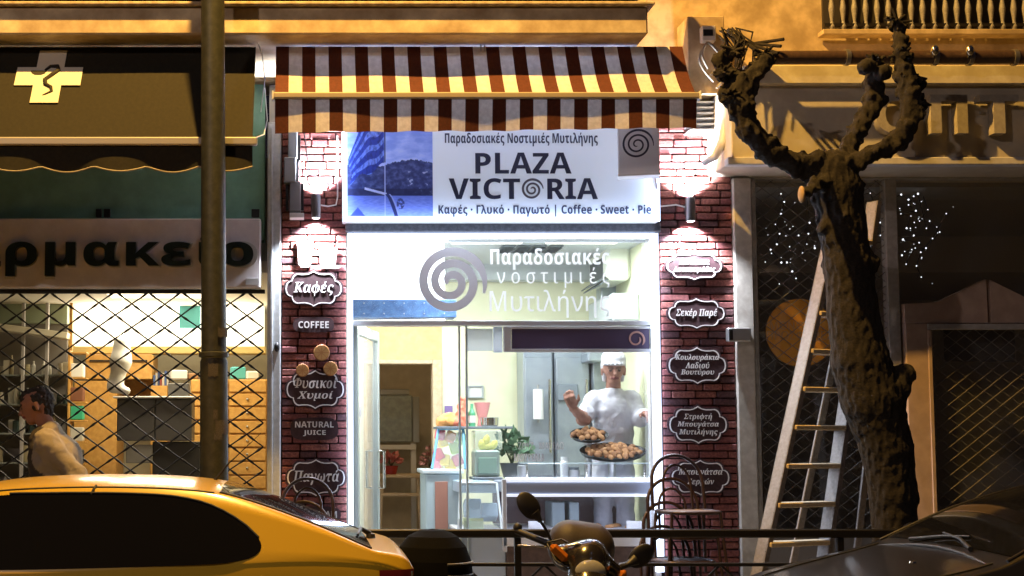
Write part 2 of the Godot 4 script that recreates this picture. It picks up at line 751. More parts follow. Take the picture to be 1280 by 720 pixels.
func build_building() -> void:
	var o = thing("apartment_building", "ochre plastered apartment block above the three shops", "building", Vector3(1.0, 0.14, -10.0))
	var plaster = grain("plaster", Color(0.60, 0.46, 0.28), Color(0.33, 0.24, 0.13), 0.9, 0.0, 2.4, 0.014, 0.35)
	var st = stn()
	bx(st, -9, 12, 4.33, 9.5, -10.4, -10.0)
	part(o, "upper_wall", st, plaster)
	# balcony over the pharmacy and the pastry shop
	var slabm = grain("stained_plaster", Color(0.76, 0.65, 0.45), Color(0.42, 0.31, 0.19), 0.9, 0.0, 1.7, 0.007, 0.3)
	st = stn()
	bx(st, -9, 2.339, 4.33, 4.52, -9.995, -8.8, 0.012)
	var slab = part(o, "balcony_slab", st, slabm)
	st = stn()
	bx(st, -9, 2.38, 4.522, 4.548, -9.995, -8.76, 0.008)
	part(slab, "slab_edge", st, grain("edge_marble", Color(0.5, 0.42, 0.3), Color(0.3, 0.24, 0.16), 0.8, 0.0, 0.8))
	st = stn()
	bx(st, -9, 12, 0.0, 4.325, -16, -15.6)
	part(o, "rear_wall", st, plaster)
	# beam over the pastry shop behind its awning
	st = stn()
	bx(st, -0.1722, 3.29, 3.98, 4.328, -10.3, -10.02)
	part(o, "lintel", st, grain("grey_render", Color(0.45, 0.45, 0.46), Color(0.33, 0.33, 0.34), 0.9, 0.0, 1.0))
	# pilaster with the meter box
	st = stn()
	bx(st, 2.8803, 3.1563, 4.1595, 4.758, -10, -9.72, 0.006)
	part(o, "meter_pilaster", st, plaster)
	# fascia of the optician
	st = stn()
	bx(st, 3.0868, 12, 3.585, 4.157, -10.3, -9.4, 0.006)
	part(o, "fascia_panel", st, grain("cream_panel", Color(0.60, 0.55, 0.44), Color(0.50, 0.44, 0.34), 0.8, 0.0, 1.5, 0.01))
	st = stn()
	bx(st, 3.1672, 12, 4.1347, 4.2752, -10, -9.34, 0.008)
	part(o, "cornice", st, grain("cream_cornice", Color(0.72, 0.66, 0.50), Color(0.55, 0.48, 0.34), 0.85, 0.0, 1.5, 0.012))
	st = stn()
	bx(st, 3.0481, 12, 3.555, 3.61, -9.46, -9.37, 0.006)
	part(o, "ledge", st, grain("white_ledge", Color(0.66, 0.64, 0.62), Color(0.50, 0.47, 0.44), 0.6, 0.0, 1.5, 0.012))
	# party walls between the shops
	var inner = mat("dark_core", Color(0.42, 0.40, 0.37), 0.9)
	st = stn()
	bx(st, -0.2677-0.0, -0.1704, 0.13, 4.32, -15.6, -10.05)
	part(o, "party_wall", st, inner)
	st = stn()
	bx(st, 3.2855, 3.4316, 0.13, 4.0, -15.6, -10.05)
	part(o, "party_wall", st, inner)
	st = stn()
	bx(st, -9, 12, 3.20, 4.32, -15.6, -12.7)
	part(o, "floor_slab", st, inner)
	for x in [-9.0, 12.0]:
		st = stn()
		bx(st, x, x + 0.3, 0, 9.5, -15.6, -10)
		part(o, "end_wall", st, plaster)
	# railing of the balcony
	var rail = thing("balcony_railing", "thin dark iron railing on the balcony above the striped awning", "railing", Vector3(0, 4.55, -8.95))
	var iron = mat("dark_iron", Color(0.022, 0.018, 0.016), 0.55, 0.4)
	for y in [4.585, 4.64, 5.5]:
		st = stn()
		bx(st, -4.0, 2.32, y, y + 0.018, -8.965, -9.145)
		part(rail, "rail", st, iron)
	var i := 0
	var x := -3.95
	while x < 2.33:
		st = stn()
		tube(st, [Vector3(x, 4.545, -8.955), Vector3(x, 5.5, -8.955)], 0.0075, 6)
		part(rail, "baluster", st, iron)
		if i % 3 == 0:
			st = stn()
			var ring := []
			for k in 13:
				ring.append(Vector3(x + 0.06 + 0.028 * cos(TAU * k / 12), 4.613 + 0.02 * sin(TAU * k / 12), -8.955))
			tube(st, ring, 0.005, 5, false)
			part(rail, "scroll", st, iron)
		i += 1
		x += 0.118
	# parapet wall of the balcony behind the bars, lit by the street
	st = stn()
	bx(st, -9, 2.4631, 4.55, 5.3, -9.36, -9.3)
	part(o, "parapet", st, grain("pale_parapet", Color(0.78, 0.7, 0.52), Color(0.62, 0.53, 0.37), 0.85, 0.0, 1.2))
	# balcony door opening with its own bars; recess shade painted as a dark panel
	var w = thing("balcony_door", "balcony door opening with painted dark recess behind pale round balusters", "door", Vector3(4.8198, 4.4, -10))
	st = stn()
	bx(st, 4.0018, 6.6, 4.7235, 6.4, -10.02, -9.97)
	part(w, "shutter", st, mat("recess_shade", Color(0.03, 0.024, 0.02), 0.7))  # flat panel over the wall, its dark colour stands for the shaded recess
	st = stn()
	bx(st, 3.9533, 6.7, 4.692-0.03, 4.7045, -9.97, -9.86, 0.006)
	part(w, "sill", st, plaster)
	st = stn()
	bx(st, 3.9697, 6.6, 4.7293, 4.7418+0.01, -9.9, -9.87)
	part(w, "rail", st, iron)
	for k in 24:
		st = stn()
		var bxx: float = 4.0325 + k * 0.087
		lathe(st, [Vector2(0.012, 0), Vector2(0.022, 0.03), Vector2(0.012, 0.07), Vector2(0.018, 0.12), Vector2(0.024, 0.17), Vector2(0.014, 0.24), Vector2(0.02, 0.33), Vector2(0.012, 0.6)], Vector3(bxx, 4.6982, -9.885), 8)
		part(w, "baluster", st, grain("pale_iron", Color(0.3, 0.29, 0.27), Color(0.2, 0.18, 0.15), 0.6, 0.0, 0.2))
	# pipe along the wall
	var p = thing("drain_pipe", "brown drain pipe running along the wall above the optician", "pipe", Vector3(3.3492, 4.2868, -9.2))
	st = stn()
	tube(st, [Vector3(3.2924, 4.2868, -9.2), Vector3(8.0, 4.2984, -9.2)], 0.048, 14)
	part(p, "pipe_run", st, grain("brown_pipe", Color(0.09, 0.05, 0.03), Color(0.05, 0.03, 0.02), 0.45, 0.0, 0.5))
	for q in [1060.0, 1170.0, 1214.0, 1270.0]:
		var cx: float = (q - 380.0) / 1650.0 * 9.2 / 0.985
		st = stn()
		tube(st, [Vector3(cx - 0.015, 4.2868, -9.2), Vector3(cx + 0.015, 4.2868, -9.2)], 0.058, 14)
		part(p, "clamp", st, mat("clamp_steel", Color(0.35, 0.33, 0.3), 0.35, 0.8))
	# wall spotlight over the letters, unlit
	for q in [[1170.0, "above the two-legged letter"], [1214.0, "above the T-shaped letter"]]:
		var cx: float = (q[0] - 380.0) / 1650.0 * 9.14 / 0.985
		var s = thing("wall_spotlight", "small unlit chrome spotlight on the brown drain pipe " + q[1], "spotlight", Vector3(cx, 4.3151, -9.14), "chrome spotlights on the drain pipe")
		st = stn()
		ball(st, Vector3(cx, 4.3179, -9.13), Vector3(0.03, 0.04, 0.03), 10, 8)
		part(s, "lamp_housing", st, mat("chrome", Color(0.7, 0.68, 0.62), 0.18, 1.0))
		st = stn()
		tube(st, [Vector3(cx, 4.3179, -9.13), Vector3(cx, 4.2665, -9.17)], 0.008, 6)
		part(s, "bracket", st, mats["chrome"])
	# cables and meter on the pilaster
	var mb = thing("meter_box", "cream electricity box with looping cables on the wall pilaster", "meter box", Vector3(3.02, 4.5559, -9.7))
	st = stn()
	bx(st, 2.9659, 3.0736, 4.5437, 4.6656, -9.718, -9.65, 0.008)
	part(mb, "housing", st, mat("cream_plastic", Color(0.6, 0.55, 0.45), 0.5))
	st = stn()
	bx(st, 2.9746, 3.0462, 4.5831, 4.6317, -9.652, -9.642, 0.002)
	part(mb, "window_strip", st, mat("black_plastic", Color(0.012, 0.012, 0.013), 0.35))
	var cable = mat("grey_cable", Color(0.30, 0.27, 0.22), 0.6)
	for k in 4:
		st = stn()
		var pts := []
		for s in 12:
			var t := s / 11.0
			pts.append(Vector3(3.0118 + (0.05 + 0.02 * k) * sin(t * PI) * (1 if k % 2 else -1) + 0.02 * k * t, lerpf(4.5437, 4.343 - 0.05 * k, t), -9.67 + 0.03 * sin(t * PI)))
		tube(st, pts, 0.009, 6)
		part(mb, "cable", st, cable)


# ---------------------------------------------------------------- pastry shop front

func outline(w, h) -> PackedVector2Array:
	var q := [Vector2(0, 1.0), Vector2(0.07, 0.93), Vector2(0.16, 0.86), Vector2(0.28, 0.82), Vector2(0.45, 0.82), Vector2(0.58, 0.84), Vector2(0.66, 0.80), Vector2(0.73, 0.70), Vector2(0.77, 0.56), Vector2(0.78, 0.44), Vector2(0.86, 0.42), Vector2(0.94, 0.33), Vector2(0.985, 0.18), Vector2(1.0, 0.0)]
	var out := PackedVector2Array()
	for p in q:
		out.append(Vector2(p.x * w, p.y * h))
	for i in range(q.size() - 2, -1, -1):
		out.append(Vector2(q[i].x * w, -q[i].y * h))
	for i in range(1, q.size()):
		out.append(Vector2(-q[i].x * w, -q[i].y * h))
	for i in range(q.size() - 2, 0, -1):
		out.append(Vector2(-q[i].x * w, q[i].y * h))
	return out


# ornate menu plaque screwed to the bricks; lines: [text, x0, x1, y0, y1] in metres from its centre
func plaque(c: Vector3, w, h, lines, label) -> void:
	var o = thing("menu_plaque", label, "plaque", c, "menu plaques on the brick pillars")
	var xf := Transform3D(Basis(), c)
	var st = stn()
	prism(st, outline(w, h), 0.0, 0.012, xf)
	part(o, "panel", st, grain("plaque_panel", Color(0.036, 0.014, 0.018), Color(0.056, 0.024, 0.029), 0.6, 0.0, 0.3))
	st = stn()
	var a := outline(w * 0.93, h * 0.91)
	var b := outline(w * 0.89, h * 0.85)
	for i in a.size():
		var j := (i + 1) % a.size()
		prism(st, PackedVector2Array([a[i], a[j], b[j], b[i]]), 0.0125, 0.0155, xf)
	part(o, "border", st, mat("plaque_white", Color(0.72, 0.70, 0.70), 0.6))
	for l in lines:
		part(o, "lettering", letters(l[0], l[1], l[2], l[3], l[4], 0.0125, 0.004, "Droid Serif", 700, 0.22, xf), mats["plaque_white"])


func pill(c: Vector3, w, h, lines, label) -> void:
	var o = thing("name_plate", label, "plate", c, "rounded name plates on the brick pillar")
	var xf := Transform3D(Basis(), c)
	var poly := PackedVector2Array()
	for i in 32:
		var a := TAU * i / 32.0
		poly.append(Vector2(w * signf(cos(a)) * pow(absf(cos(a)), 0.45), h * signf(sin(a)) * pow(absf(sin(a)), 0.7)))
	var st = stn()
	prism(st, poly, 0.0, 0.01, xf)
	part(o, "panel", st, grain("plaque_panel", Color.BLACK, Color.BLACK))
	for l in lines:
		part(o, "lettering", letters(l[0], l[1], l[2], l[3], l[4], 0.0105, 0.003, "Droid Sans", 700, 0.0, xf), mats["plaque_white"])


func acrylic(key, col: Color):
	var m = mat(key, col, 0.4)
	m.backlight_enabled = true
	m.backlight = Color(1, 1, 1)
	return m


func brick_pillar(x0, x1, label) -> void:
	var o = thing("brick_pillar", label, "pillar", Vector3((x0 + x1) * 0.5, 0.14, -10.0), "brick pillars of the pastry shop")
	var st = stn()
	bx(st, x0, x1, 0.13, 3.98, -10.3, -9.985)
	part(o, "mortar", st, grain("mortar", Color(0.045, 0.022, 0.022), Color(0.07, 0.035, 0.033), 0.95, 0.0, 0.5, 0.05, 0.3))
	var tones := [
		[Color(0.28, 0.088, 0.075), Color(0.15, 0.047, 0.042)], [Color(0.33, 0.125, 0.10), Color(0.18, 0.06, 0.052)],
		[Color(0.25, 0.080, 0.078), Color(0.15, 0.048, 0.05)], [Color(0.12, 0.05, 0.055), Color(0.065, 0.03, 0.034)]]
	var shapes := []
	for k in 6:
		var s2 = stn()
		cbox(s2, Vector3.ZERO, Vector3(0.118 + 0.018 * k, 0.047, 0.05), 0.006)
		shapes.append(s2.commit())
	var y := 0.17
	var row := 0
	while y < 3.96:
		var x: float = x0 + 0.002 - (0.06 if row % 2 else 0.0)
		while x < x1 - 0.03:
			var k := rng.randi() % 6
			var l := 0.118 + 0.018 * k
			var a := maxf(x, x0 + 0.002)
			var b := minf(x + l, x1 - 0.002)
			if x1 - b < 0.05:
				b = x1 - 0.002
			if b - a > 0.035:
				var q := MeshInstance3D.new()
				q.name = "brick"
				q.mesh = shapes[k]
				var t := rng.randi() % 8
				t = 0 if t < 3 else 1 if t < 5 else 2 if t < 7 else 3
				q.material_override = grain("brick_%d" % t, tones[t][0], tones[t][1], 0.85, 0.0, 0.4, 0.03, 0.5)
				q.scale.x = (b - a) / l
				q.position = Vector3((a + b) * 0.5, y, -9.982 + rng.randf() * 0.014) - o.position
				q.rotation.z = (rng.randf() - 0.5) * 0.02
				o.add_child(q, true)
			x = b + 0.009
		y += 0.0565
		row += 1


func sconce(c: Vector3, label) -> void:
	var o = thing("wall_sconce", label, "wall lamp", c, "up and down wall lamps on the pillars")
	var st = stn()
	lathe(st, [Vector2(0.0, -0.085), Vector2(0.026, -0.085), Vector2(0.034, -0.09), Vector2(0.036, -0.084), Vector2(0.036, 0.084), Vector2(0.034, 0.09), Vector2(0.026, 0.085), Vector2(0.0, 0.085)], c, 20)
	part(o, "cylinder_body", st, mat("sconce_metal", Color(0.45, 0.46, 0.48), 0.3, 0.9))
	st = stn()
	bx(st, c.x - 0.02, c.x + 0.02, c.y - 0.03, c.y + 0.03, c.z - 0.085, c.z - 0.03)
	part(o, "bracket", st, mats["sconce_metal"])
	for s in [-1.0, 1.0]:
		st = stn()
		lathe(st, [Vector2(0.0, 0.0), Vector2(0.024, 0.0), Vector2(0.022, 0.006 * s), Vector2(0.0, 0.008 * s)], c + Vector3(0, 0.0865 * s, 0), 16)
		part(o, "lamp_lens", st, glow("sconce_glow", Color(0.93, 0.96, 1.0), 14.0))
		spot(o, "sconce_light", c + Vector3(0, 0.105 * s, 0), Vector3(0, s, -0.42), 60.0, 8.5, Color(0.93, 0.95, 1.0), 0.02)


func led(o, x0, x1, y0, y1, z, energy) -> void:
	var st = stn()
	bx(st, x0, x1, y0, y1, z - 0.02, z + 0.05)
	part(o, "led_strip", st, glow("led_glow", Color(0.80, 0.87, 1.0), 2.6))
	area(o, "led_light", Vector3((x0 + x1) * 0.5, (y0 + y1) * 0.5, z + 0.054), x1 - x0, y1 - y0, energy, Color(0.80, 0.87, 1.0), Vector3.BACK)
	if y1 - y0 > 1.0:
		var sd := -1.0 if x0 < 1.0 else 1.0
		area(o, "led_light", Vector3((x0 if sd < 0 else x1) + 0.004 * sd, (y0 + y1) * 0.5, z + 0.03), 0.05, y1 - y0, energy * 0.34, Color(0.80, 0.87, 1.0), Vector3(sd, 0, -0.12))


func build_pastry_front() -> void:
	brick_pillar(-0.1695, 0.3209, "brick pillar with coffee and juice plaques beside the open glass door")
	brick_pillar(2.7061, 3.257, "brick pillar with pastry name plaques beside the stacked chairs")
	# metal and plaster posts beside the pillars
	var o = thing("metal_post", "light grey metal post between the pharmacy grille and the brick pillar", "post", Vector3(-0.2219, 0.14, -9.94))
	var st = stn()
	bx(st, -0.2776, -0.175, 0.14, 4.0, -10.04, -9.92, 0.008)
	part(o, "shaft", st, grain("grey_post", Color(0.56, 0.59, 0.61), Color(0.44, 0.47, 0.48), 0.45, 0.1, 0.8, 0.02))
	st = stn()
	bx(st, -0.2532, -0.2352, 0.14, 3.95, -9.918, -9.905, 0.003)
	part(o, "guide_rail", st, mats["grey_post"])
	st = stn()
	ball(st, Vector3(-0.2047, 2.2767, -9.91), Vector3(0.022, 0.036, 0.025), 12, 8)
	part(o, "lock_knob", st, mat("black_plastic", Color.BLACK))
	o = thing("plaster_post", "cream painted post between the brick pillar and the optician window", "post", Vector3(3.3103, 0.14, -9.94))
	st = stn()
	bx(st, 3.2593, 3.3981, 0.14, 3.5699, -10.05, -9.92, 0.008)
	part(o, "shaft", st, grain("cream_post", Color(0.52, 0.50, 0.45), Color(0.40, 0.37, 0.33), 0.7, 0.0, 0.9, 0.015))
	st = stn()
	bx(st, 3.1776, 3.3518, 2.3167, 2.4192, -9.918, -9.86, 0.006)
	part(o, "lock_box", st, mat("brushed_steel", Color(0.45, 0.45, 0.45), 0.35, 0.9))
	st = stn()
	bx(st, 3.1831, 3.2131, 2.3273, 2.4054, -9.862, -9.852, 0.002)
	part(o, "key_slot", st, mats["black_plastic"])

	sconce(Vector3(0.0906, 3.339, -9.865), "lit cylinder wall lamp above the coffee plaque")
	sconce(Vector3(2.9161, 3.3146, -9.865), "lit cylinder wall lamp above the pastry name plaques")

	# shutter gear and loose cable high on the pillar
	o = thing("shutter_motor", "grey stacked shutter gear boxes on the brick pillar by the grey post", "shutter gear", Vector3(-0.0844, 3.2754, -9.85))
	st = stn()
	bx(st, -0.121, -0.0484, 3.7048, 3.938, -9.95, -9.86, 0.006)
	part(o, "upper_box", st, mat("gear_grey", Color(0.24, 0.25, 0.27), 0.5, 0.2))
	st = stn()
	bx(st, -0.151, -0.0604, 3.5192, 3.7087, -9.95, -9.83, 0.006)
	part(o, "middle_box", st, mats["gear_grey"])
	st = stn()
	bx(st, -0.1089, -0.0242, 3.3015, 3.5273, -9.95, -9.85, 0.006)
	part(o, "lower_box", st, mats["gear_grey"])
	for q in [[-0.0604, 3.5192, 3.7087], [-0.139, 3.3119, 3.507], [-0.0242, 3.3119, 3.5192], [-0.0484, 3.6904, 3.8865]]:
		st = stn()
		bx(st, q[0], q[0] + 0.022, q[1], q[2], -9.945, -9.87, 0.002)
		part(o, "side_plate", st, mats["black_plastic"])
	st = stn()
	bx(st, -0.1083, 0, 3.2477, 3.2841, -9.95, -9.83, 0.003)
	part(o, "bracket", st, mat("white_paint", Color(0.75, 0.75, 0.75), 0.5))
	var wires := [
		[Vector3(0, 3.912, -9.88), Vector3(0.0182, 3.7582, -9.88), Vector3(0.0364, 3.6273, -9.9), Vector3(0.0546, 3.6027, -9.9)],
		[Vector3(0.1091, 3.3575, -9.9), Vector3(0.1824, 3.3506, -9.93), Vector3(0.2432, 3.3628, -9.93), Vector3(0.2554, 3.4243, -9.93), Vector3(0.2563, 3.8928, -9.93)],
		[Vector3(2.711, 3.3506, -9.93), Vector3(2.8267, 3.3628, -9.93), Vector3(2.9086, 3.333, -9.9)]]
	var labels := ["thin dark cable dangling over the wall lamp by the shutter gear", "white cable looping from the wall lamp to the lit sign", "white cable between the sign and the wall lamp by the spiral sign"]
	for i in 3:
		st = stn()
		tube(st, wires[i], 0.006, 6)
		var cb = thing("cable", labels[i], "cable", wires[i][0])
		part(cb, "cable_run", st, mat("black_plastic", Color.BLACK) if i == 0 else mats["white_paint"])

	# frame of the shop opening
	o = thing("shop_window", "white lit shop window frame with glass transom of the pastry shop", "window", Vector3(1.4899, 0.45, -10.0))
	var alu = mat("white_aluminium", Color(0.68, 0.69, 0.71), 0.4, 0.1)
	var xl := 0.3346
	var xr := 2.6893
	for q in [[xl - 0.005, xl + 0.035], [xr - 0.055, xr - 0.012]]:
		st = stn()
		bx(st, q[0], q[1], 0.45, 3.1593, -10.12, -9.97, 0.004)
		part(o, "frame_post", st, alu)
	st = stn()
	bx(st, xl + 0.035, xr - 0.055, 3.1223, 3.1593, -10.12, -9.975, 0.004)
	part(o, "frame_head", st, alu)
	st = stn()
	bx(st, xl + 0.035, xr - 0.055, 2.4477, 2.4843, -10.1, -9.985, 0.004)
	part(o, "transom_bar", st, alu)
	st = stn()
	bx(st, xl - 0.02, xr + 0.02, 3.1575, 3.2251, -10.15, -9.93, 0.004)
	var beam = part(o, "head_beam", st, grain("grey_steel", Color(0.16, 0.165, 0.18), Color(0.10, 0.10, 0.11), 0.45, 0.5, 0.5))
	for k in 7:
		st = stn()
		ball(st, Vector3(xl + 0.15 + k * 0.34, 3.185, -9.93), Vector3(0.008, 0.008, 0.006), 8, 6)
		part(beam, "bolt", st, mats["grey_steel"])
	# lamp strips round the opening
	led(o, xl - 0.004, xl + 0.034, 0.6, 3.1407, -9.945, 0.7)
	led(o, xl + 0.04, xr - 0.06, 3.11, 3.1407, -9.945, 0.5)
	led(o, xr - 0.062, xr - 0.012, 0.6, 3.1407, -9.945, 0.8)
	# upper glass with its print
	st = stn()
	bx(st, xl + 0.035, xr - 0.055, 2.4843, 3.1223, -10.046, -10.04)
	part(o, "transom_glass", st, pane("shop_glass", Color(0.9, 0.95, 0.95), 0.03))
	var silver = mat("silver_film", Color(0.80, 0.80, 0.84), 0.45)
	silver.backlight_enabled = true
	silver.backlight = Color(0.5, 0.5, 0.51)
	st = stn()
	spiral(st, 0.03, 0.262, -2.62, 3.57, 0.056, 0.070, 0.002, Transform3D(Basis().scaled(Vector3(1, 1, 1)), Vector3(1.1261, 2.7827, -10.0385)))
	part(o, "spiral_print", st, silver)
	var wf = mat("white_film", Color(0.88, 0.89, 0.92), 0.5)
	wf.backlight_enabled = true
	wf.backlight = Color(0.9, 0.9, 0.9)
	part(o, "lettering", letters("Παραδοσιακές", 1.4267, 2.3391, 2.8802, 3.0467, -10.0385, 0.001), wf)
	part(o, "lettering", letters("ν ο σ τ ι μ ι έ ς", 1.4742, 2.3366, 2.7386, 2.8986, -10.0385, 0.001, "Droid Sans", 400), wf)
	part(o, "lettering", letters("Μυτιλήνης", 1.4171, 2.3334, 2.5115, 2.7263, -10.0385, 0.001, "Droid Sans", 400), wf)
	# fixed glass beside the door
	for q in [1.1754, 1.2299]:
		st = stn()
		bx(st, q, q + 0.014, 0.47, 2.4477, -10.06, -10.02, 0.002)
		part(o, "glass_edge", st, mat("glass_edge", Color(0.45, 0.55, 0.56), 0.15))
	st = stn()
	bx(st, 1.2299, xr - 0.055, 1.25, 2.2587, -10.043, -10.037)
	part(o, "front_glass", st, pane("shop_glass", Color.WHITE, 0.06))
	# printed wording on the glass
	part(o, "lettering", letters("ΖΟΥΖ   ΜΑΣΕΔΩ", 1.6245, 1.97, 1.5074, 1.5619, -10.035, 0.002, "Droid Sans", 400), mats["silver_film"])
	part(o, "lettering", letters("ΜΟΥΡΕΛΙΑ", 1.5931, 1.8233, 1.4169, 1.4772, -10.035, 0.002, "Droid Sans", 700), mats["silver_film"])
	# header box over the serving window
	st = stn()
	bx(st, 1.5787, 2.623, 2.2702, 2.4224, -10.03, -9.99, 0.004)
	var hd = part(o, "header_panel", st, mat("aubergine", Color(0.10, 0.075, 0.14), 0.5))
	st = stn()
	bx(st, 1.5164, 1.571, 2.2452, 2.4399, -10.03, -9.98, 0.003)
	part(hd, "header_end", st, alu)
	for q in [[2.4216, 2.4399], [2.2452, 2.2695]]:
		st = stn()
		bx(st, 1.571, 2.6325, q[0], q[1], -10.03, -9.98, 0.002)
		part(hd, "header_trim", st, alu)
	st = stn()
	spiral(st, 0.03, 0.065, -1.2, 0.5, 0.012, 0.016, 0.003, Transform3D(Basis(), Vector3(2.5186, 2.3428, -9.985)))
	part(hd, "logo_print", st, mat("peach_print", Color(0.6, 0.35, 0.3), 0.6))
	st = stn()
	bx(st, 1.2399, 1.4405, 2.2587, 2.4294, -10.06, -10.05)
	part(o, "pale_blue_panel", st, acrylic("pale_blue", Color(0.40, 0.55, 0.62)))
	st = stn()
	bx(st, 1.4465, 1.5134, 2.2465, 2.4416, -10.07, -10.04)
	part(o, "blue_panel", st, acrylic("mid_blue", Color(0.16, 0.28, 0.58)))

	# open glass door
	var hinge := Vector3(xl + 0.05, 0.47, -10.08)
	o = thing("glass_door", "open glass door with pale metal frame and long pull handle", "door", hinge)
	o.rotation.y = 1.32
	var alb = mat("door_aluminium", Color(0.50, 0.58, 0.60), 0.35, 0.3)
	st = stn()
	bx(st, 0.0, 0.07, 0.0, 2.0, -0.025, 0.025, 0.004)
	bx(st, 0.80, 0.87, 0.0, 2.0, -0.025, 0.025, 0.004)
	bx(st, 0.07, 0.80, 0.0, 0.14, -0.025, 0.025, 0.004)
	bx(st, 0.07, 0.80, 1.92, 2.0, -0.025, 0.025, 0.004)
	part(o, "door_frame", st, alb)
	st = stn()
	bx(st, 0.07, 0.80, 0.14, 1.92, -0.004, 0.004)
	part(o, "door_glass", st, pane("door_glass", Color(0.85, 0.95, 0.97), 0.12))
	for s in [-1.0, 1.0]:
		st = stn()
		tube(st, [Vector3(0.80, 0.72, 0.03 * s), Vector3(0.80, 0.72, 0.075 * s), Vector3(0.80, 1.02, 0.075 * s), Vector3(0.80, 1.02, 0.03 * s)], 0.011, 8)
		part(o, "pull_handle", st, mat("chrome", Color.WHITE))

	# striped awning
	o = thing("striped_awning", "brown and cream striped fabric awning over the pastry shop", "awning", Vector3(1.2558, 4.3, -9.04))
	var n := 31
	var a0 := -0.1954
	var a1 := 2.64
	var dark = grain("brown_stripe", Color(0.100, 0.022, 0.009), Color(0.070, 0.015, 0.007), 0.9, 0.0, 0.5, 0.03)
	var light = grain("cream_stripe", Color(0.72, 0.68, 0.60), Color(0.58, 0.54, 0.47), 0.9, 0.0, 0.6, 0.025)
	light.backlight_enabled = true
	light.backlight = Color(0.5, 0.5, 0.5)
	var yt := 4.318
	var yb := 3.8858
	for i in n:
		st = stn()
		var sv = stn()
		var u0: float = lerpf(a0, a1, float(i) / n)
		var u1: float = lerpf(a0, a1, float(i + 1) / n)
		for k in 6:
			var t0 := k / 6.0
			var t1 := (k + 1) / 6.0
			var q := []
			for e in [[u0, t0], [u1, t0], [u1, t1], [u0, t1]]:
				var sag: float = 0.026 * sin(PI * e[1]) + 0.010 * sin(e[0] * 2.1) * e[1] + 0.004 * sin(e[0] * 7.3 + 1.0) * sin(PI * e[1])
				q.append(Vector3(e[0], lerpf(yt, yb, e[1]) - sag, lerpf(-9.04, -8.74, e[1]) - sag * 0.6))
			fquad(st, q[0], q[1], q[2], q[3], Vector3(u0, 3.8, -9.4))
		var m := 3
		for j in m:
			var v0: float = lerpf(u0, u1, float(j) / m)
			var v1: float = lerpf(u0, u1, float(j + 1) / m)
			for k in 5:
				var t0 := k / 5.0
				var t1 := (k + 1) / 5.0
				var q := []
				for e in [[v0, t0], [v1, t0], [v1, t1], [v0, t1]]:
					var f: float = (e[0] - a0) / (a1 - a0)
					var fold: float = 0.006 * sin(e[0] * 9.0) * e[1] + 0.009 * sin(e[0] * 3.1 + 1.0) * e[1]
					var drop: float = lerpf(0.235, 0.20, f) + 0.004 * sin(e[0] * 24.0)
					q.append(Vector3(e[0], yb - 0.012 - drop * e[1], -8.735 + fold - 0.02 * e[1]))
				fquad(sv, q[0], q[1], q[2], q[3], Vector3(u0, 3.7, -9.4))
		part(o, "cream_stripe" if i % 2 else "brown_stripe", st, light if i % 2 else dark)
		part(o, "cream_valance" if i % 2 else "brown_valance", sv, light if i % 2 else dark)
	st = stn()
	bx(st, a0 - 0.015, a1 + 0.015, yb - 0.02, yb + 0.022, -8.75, -8.705, 0.008)
	part(o, "front_bar", st, mat("cream_bar", Color(0.46, 0.40, 0.31), 0.4, 0.2))
	for x in [a0 - 0.02, a1 + 0.012]:
		st = stn()
		bx(st, x, x + 0.012, yb - 0.03, yb + 0.03, -8.76, -8.70, 0.003)
		part(o, "end_cap", st, mat("white_paint", Color.WHITE))
	st = stn()
	tube(st, [Vector3(a0 + 0.01, 4.275, -9.1), Vector3(a1 - 0.01, 4.275, -9.1)], 0.035, 12)
	part(o, "roller_tube", st, mat("brushed_steel", Color.WHITE))
	for x in [a0 + 0.25, a1 - 0.25]:
		st = stn()
		tube(st, [Vector3(x, 4.1, -9.95), Vector3(x, 4.0, -9.3), Vector3(x, yb, -8.76)], 0.02, 8)
		part(o, "folding_arm", st, mats["white_paint"])
	var xm := 1.2446
	st = stn()
	bx(st, xm - 0.018, xm - 0.008, yb, 4.325, -9.03, -9.02)
	bx(st, xm + 0.008, xm + 0.018, yb, 4.325, -9.03, -9.02)
	part(o, "bracket", st, mats["brushed_steel"])
	# tube lamp under the slab
	o = thing("fluorescent_tube", "long bluish tube lamp under the balcony behind the striped awning", "tube lamp", Vector3(1.2923, 4.25, -9.35))
	for q in [[-0.046, 1.2636], [1.3096, 2.3549]]:
		st = stn()
		tube(st, [Vector3(q[0], 4.24, -9.32), Vector3(q[1], 4.24, -9.32)], 0.016, 10)
		part(o, "lamp_tube", st, glow("blue_tube", Color(0.55, 0.68, 1.0), 2.0))
		area(o, "tube_light", Vector3((q[0] + q[1]) * 0.5, 4.262, -9.32), q[1] - q[0], 0.03, 0.75, Color(0.42, 0.55, 1.0), Vector3.UP)
		area(o, "tube_light", Vector3((q[0] + q[1]) * 0.5, 4.24, -9.30), q[1] - q[0], 0.03, 0.8, Color(0.70, 0.78, 1.0), Vector3(0, -0.5, 1))
	st = stn()
	bx(st, -0.0804, 2.4124, 4.16, 4.2, -9.35, -9.28, 0.004)
	part(o, "housing", st, mats["white_paint"])


# ---------------------------------------------------------------- signs

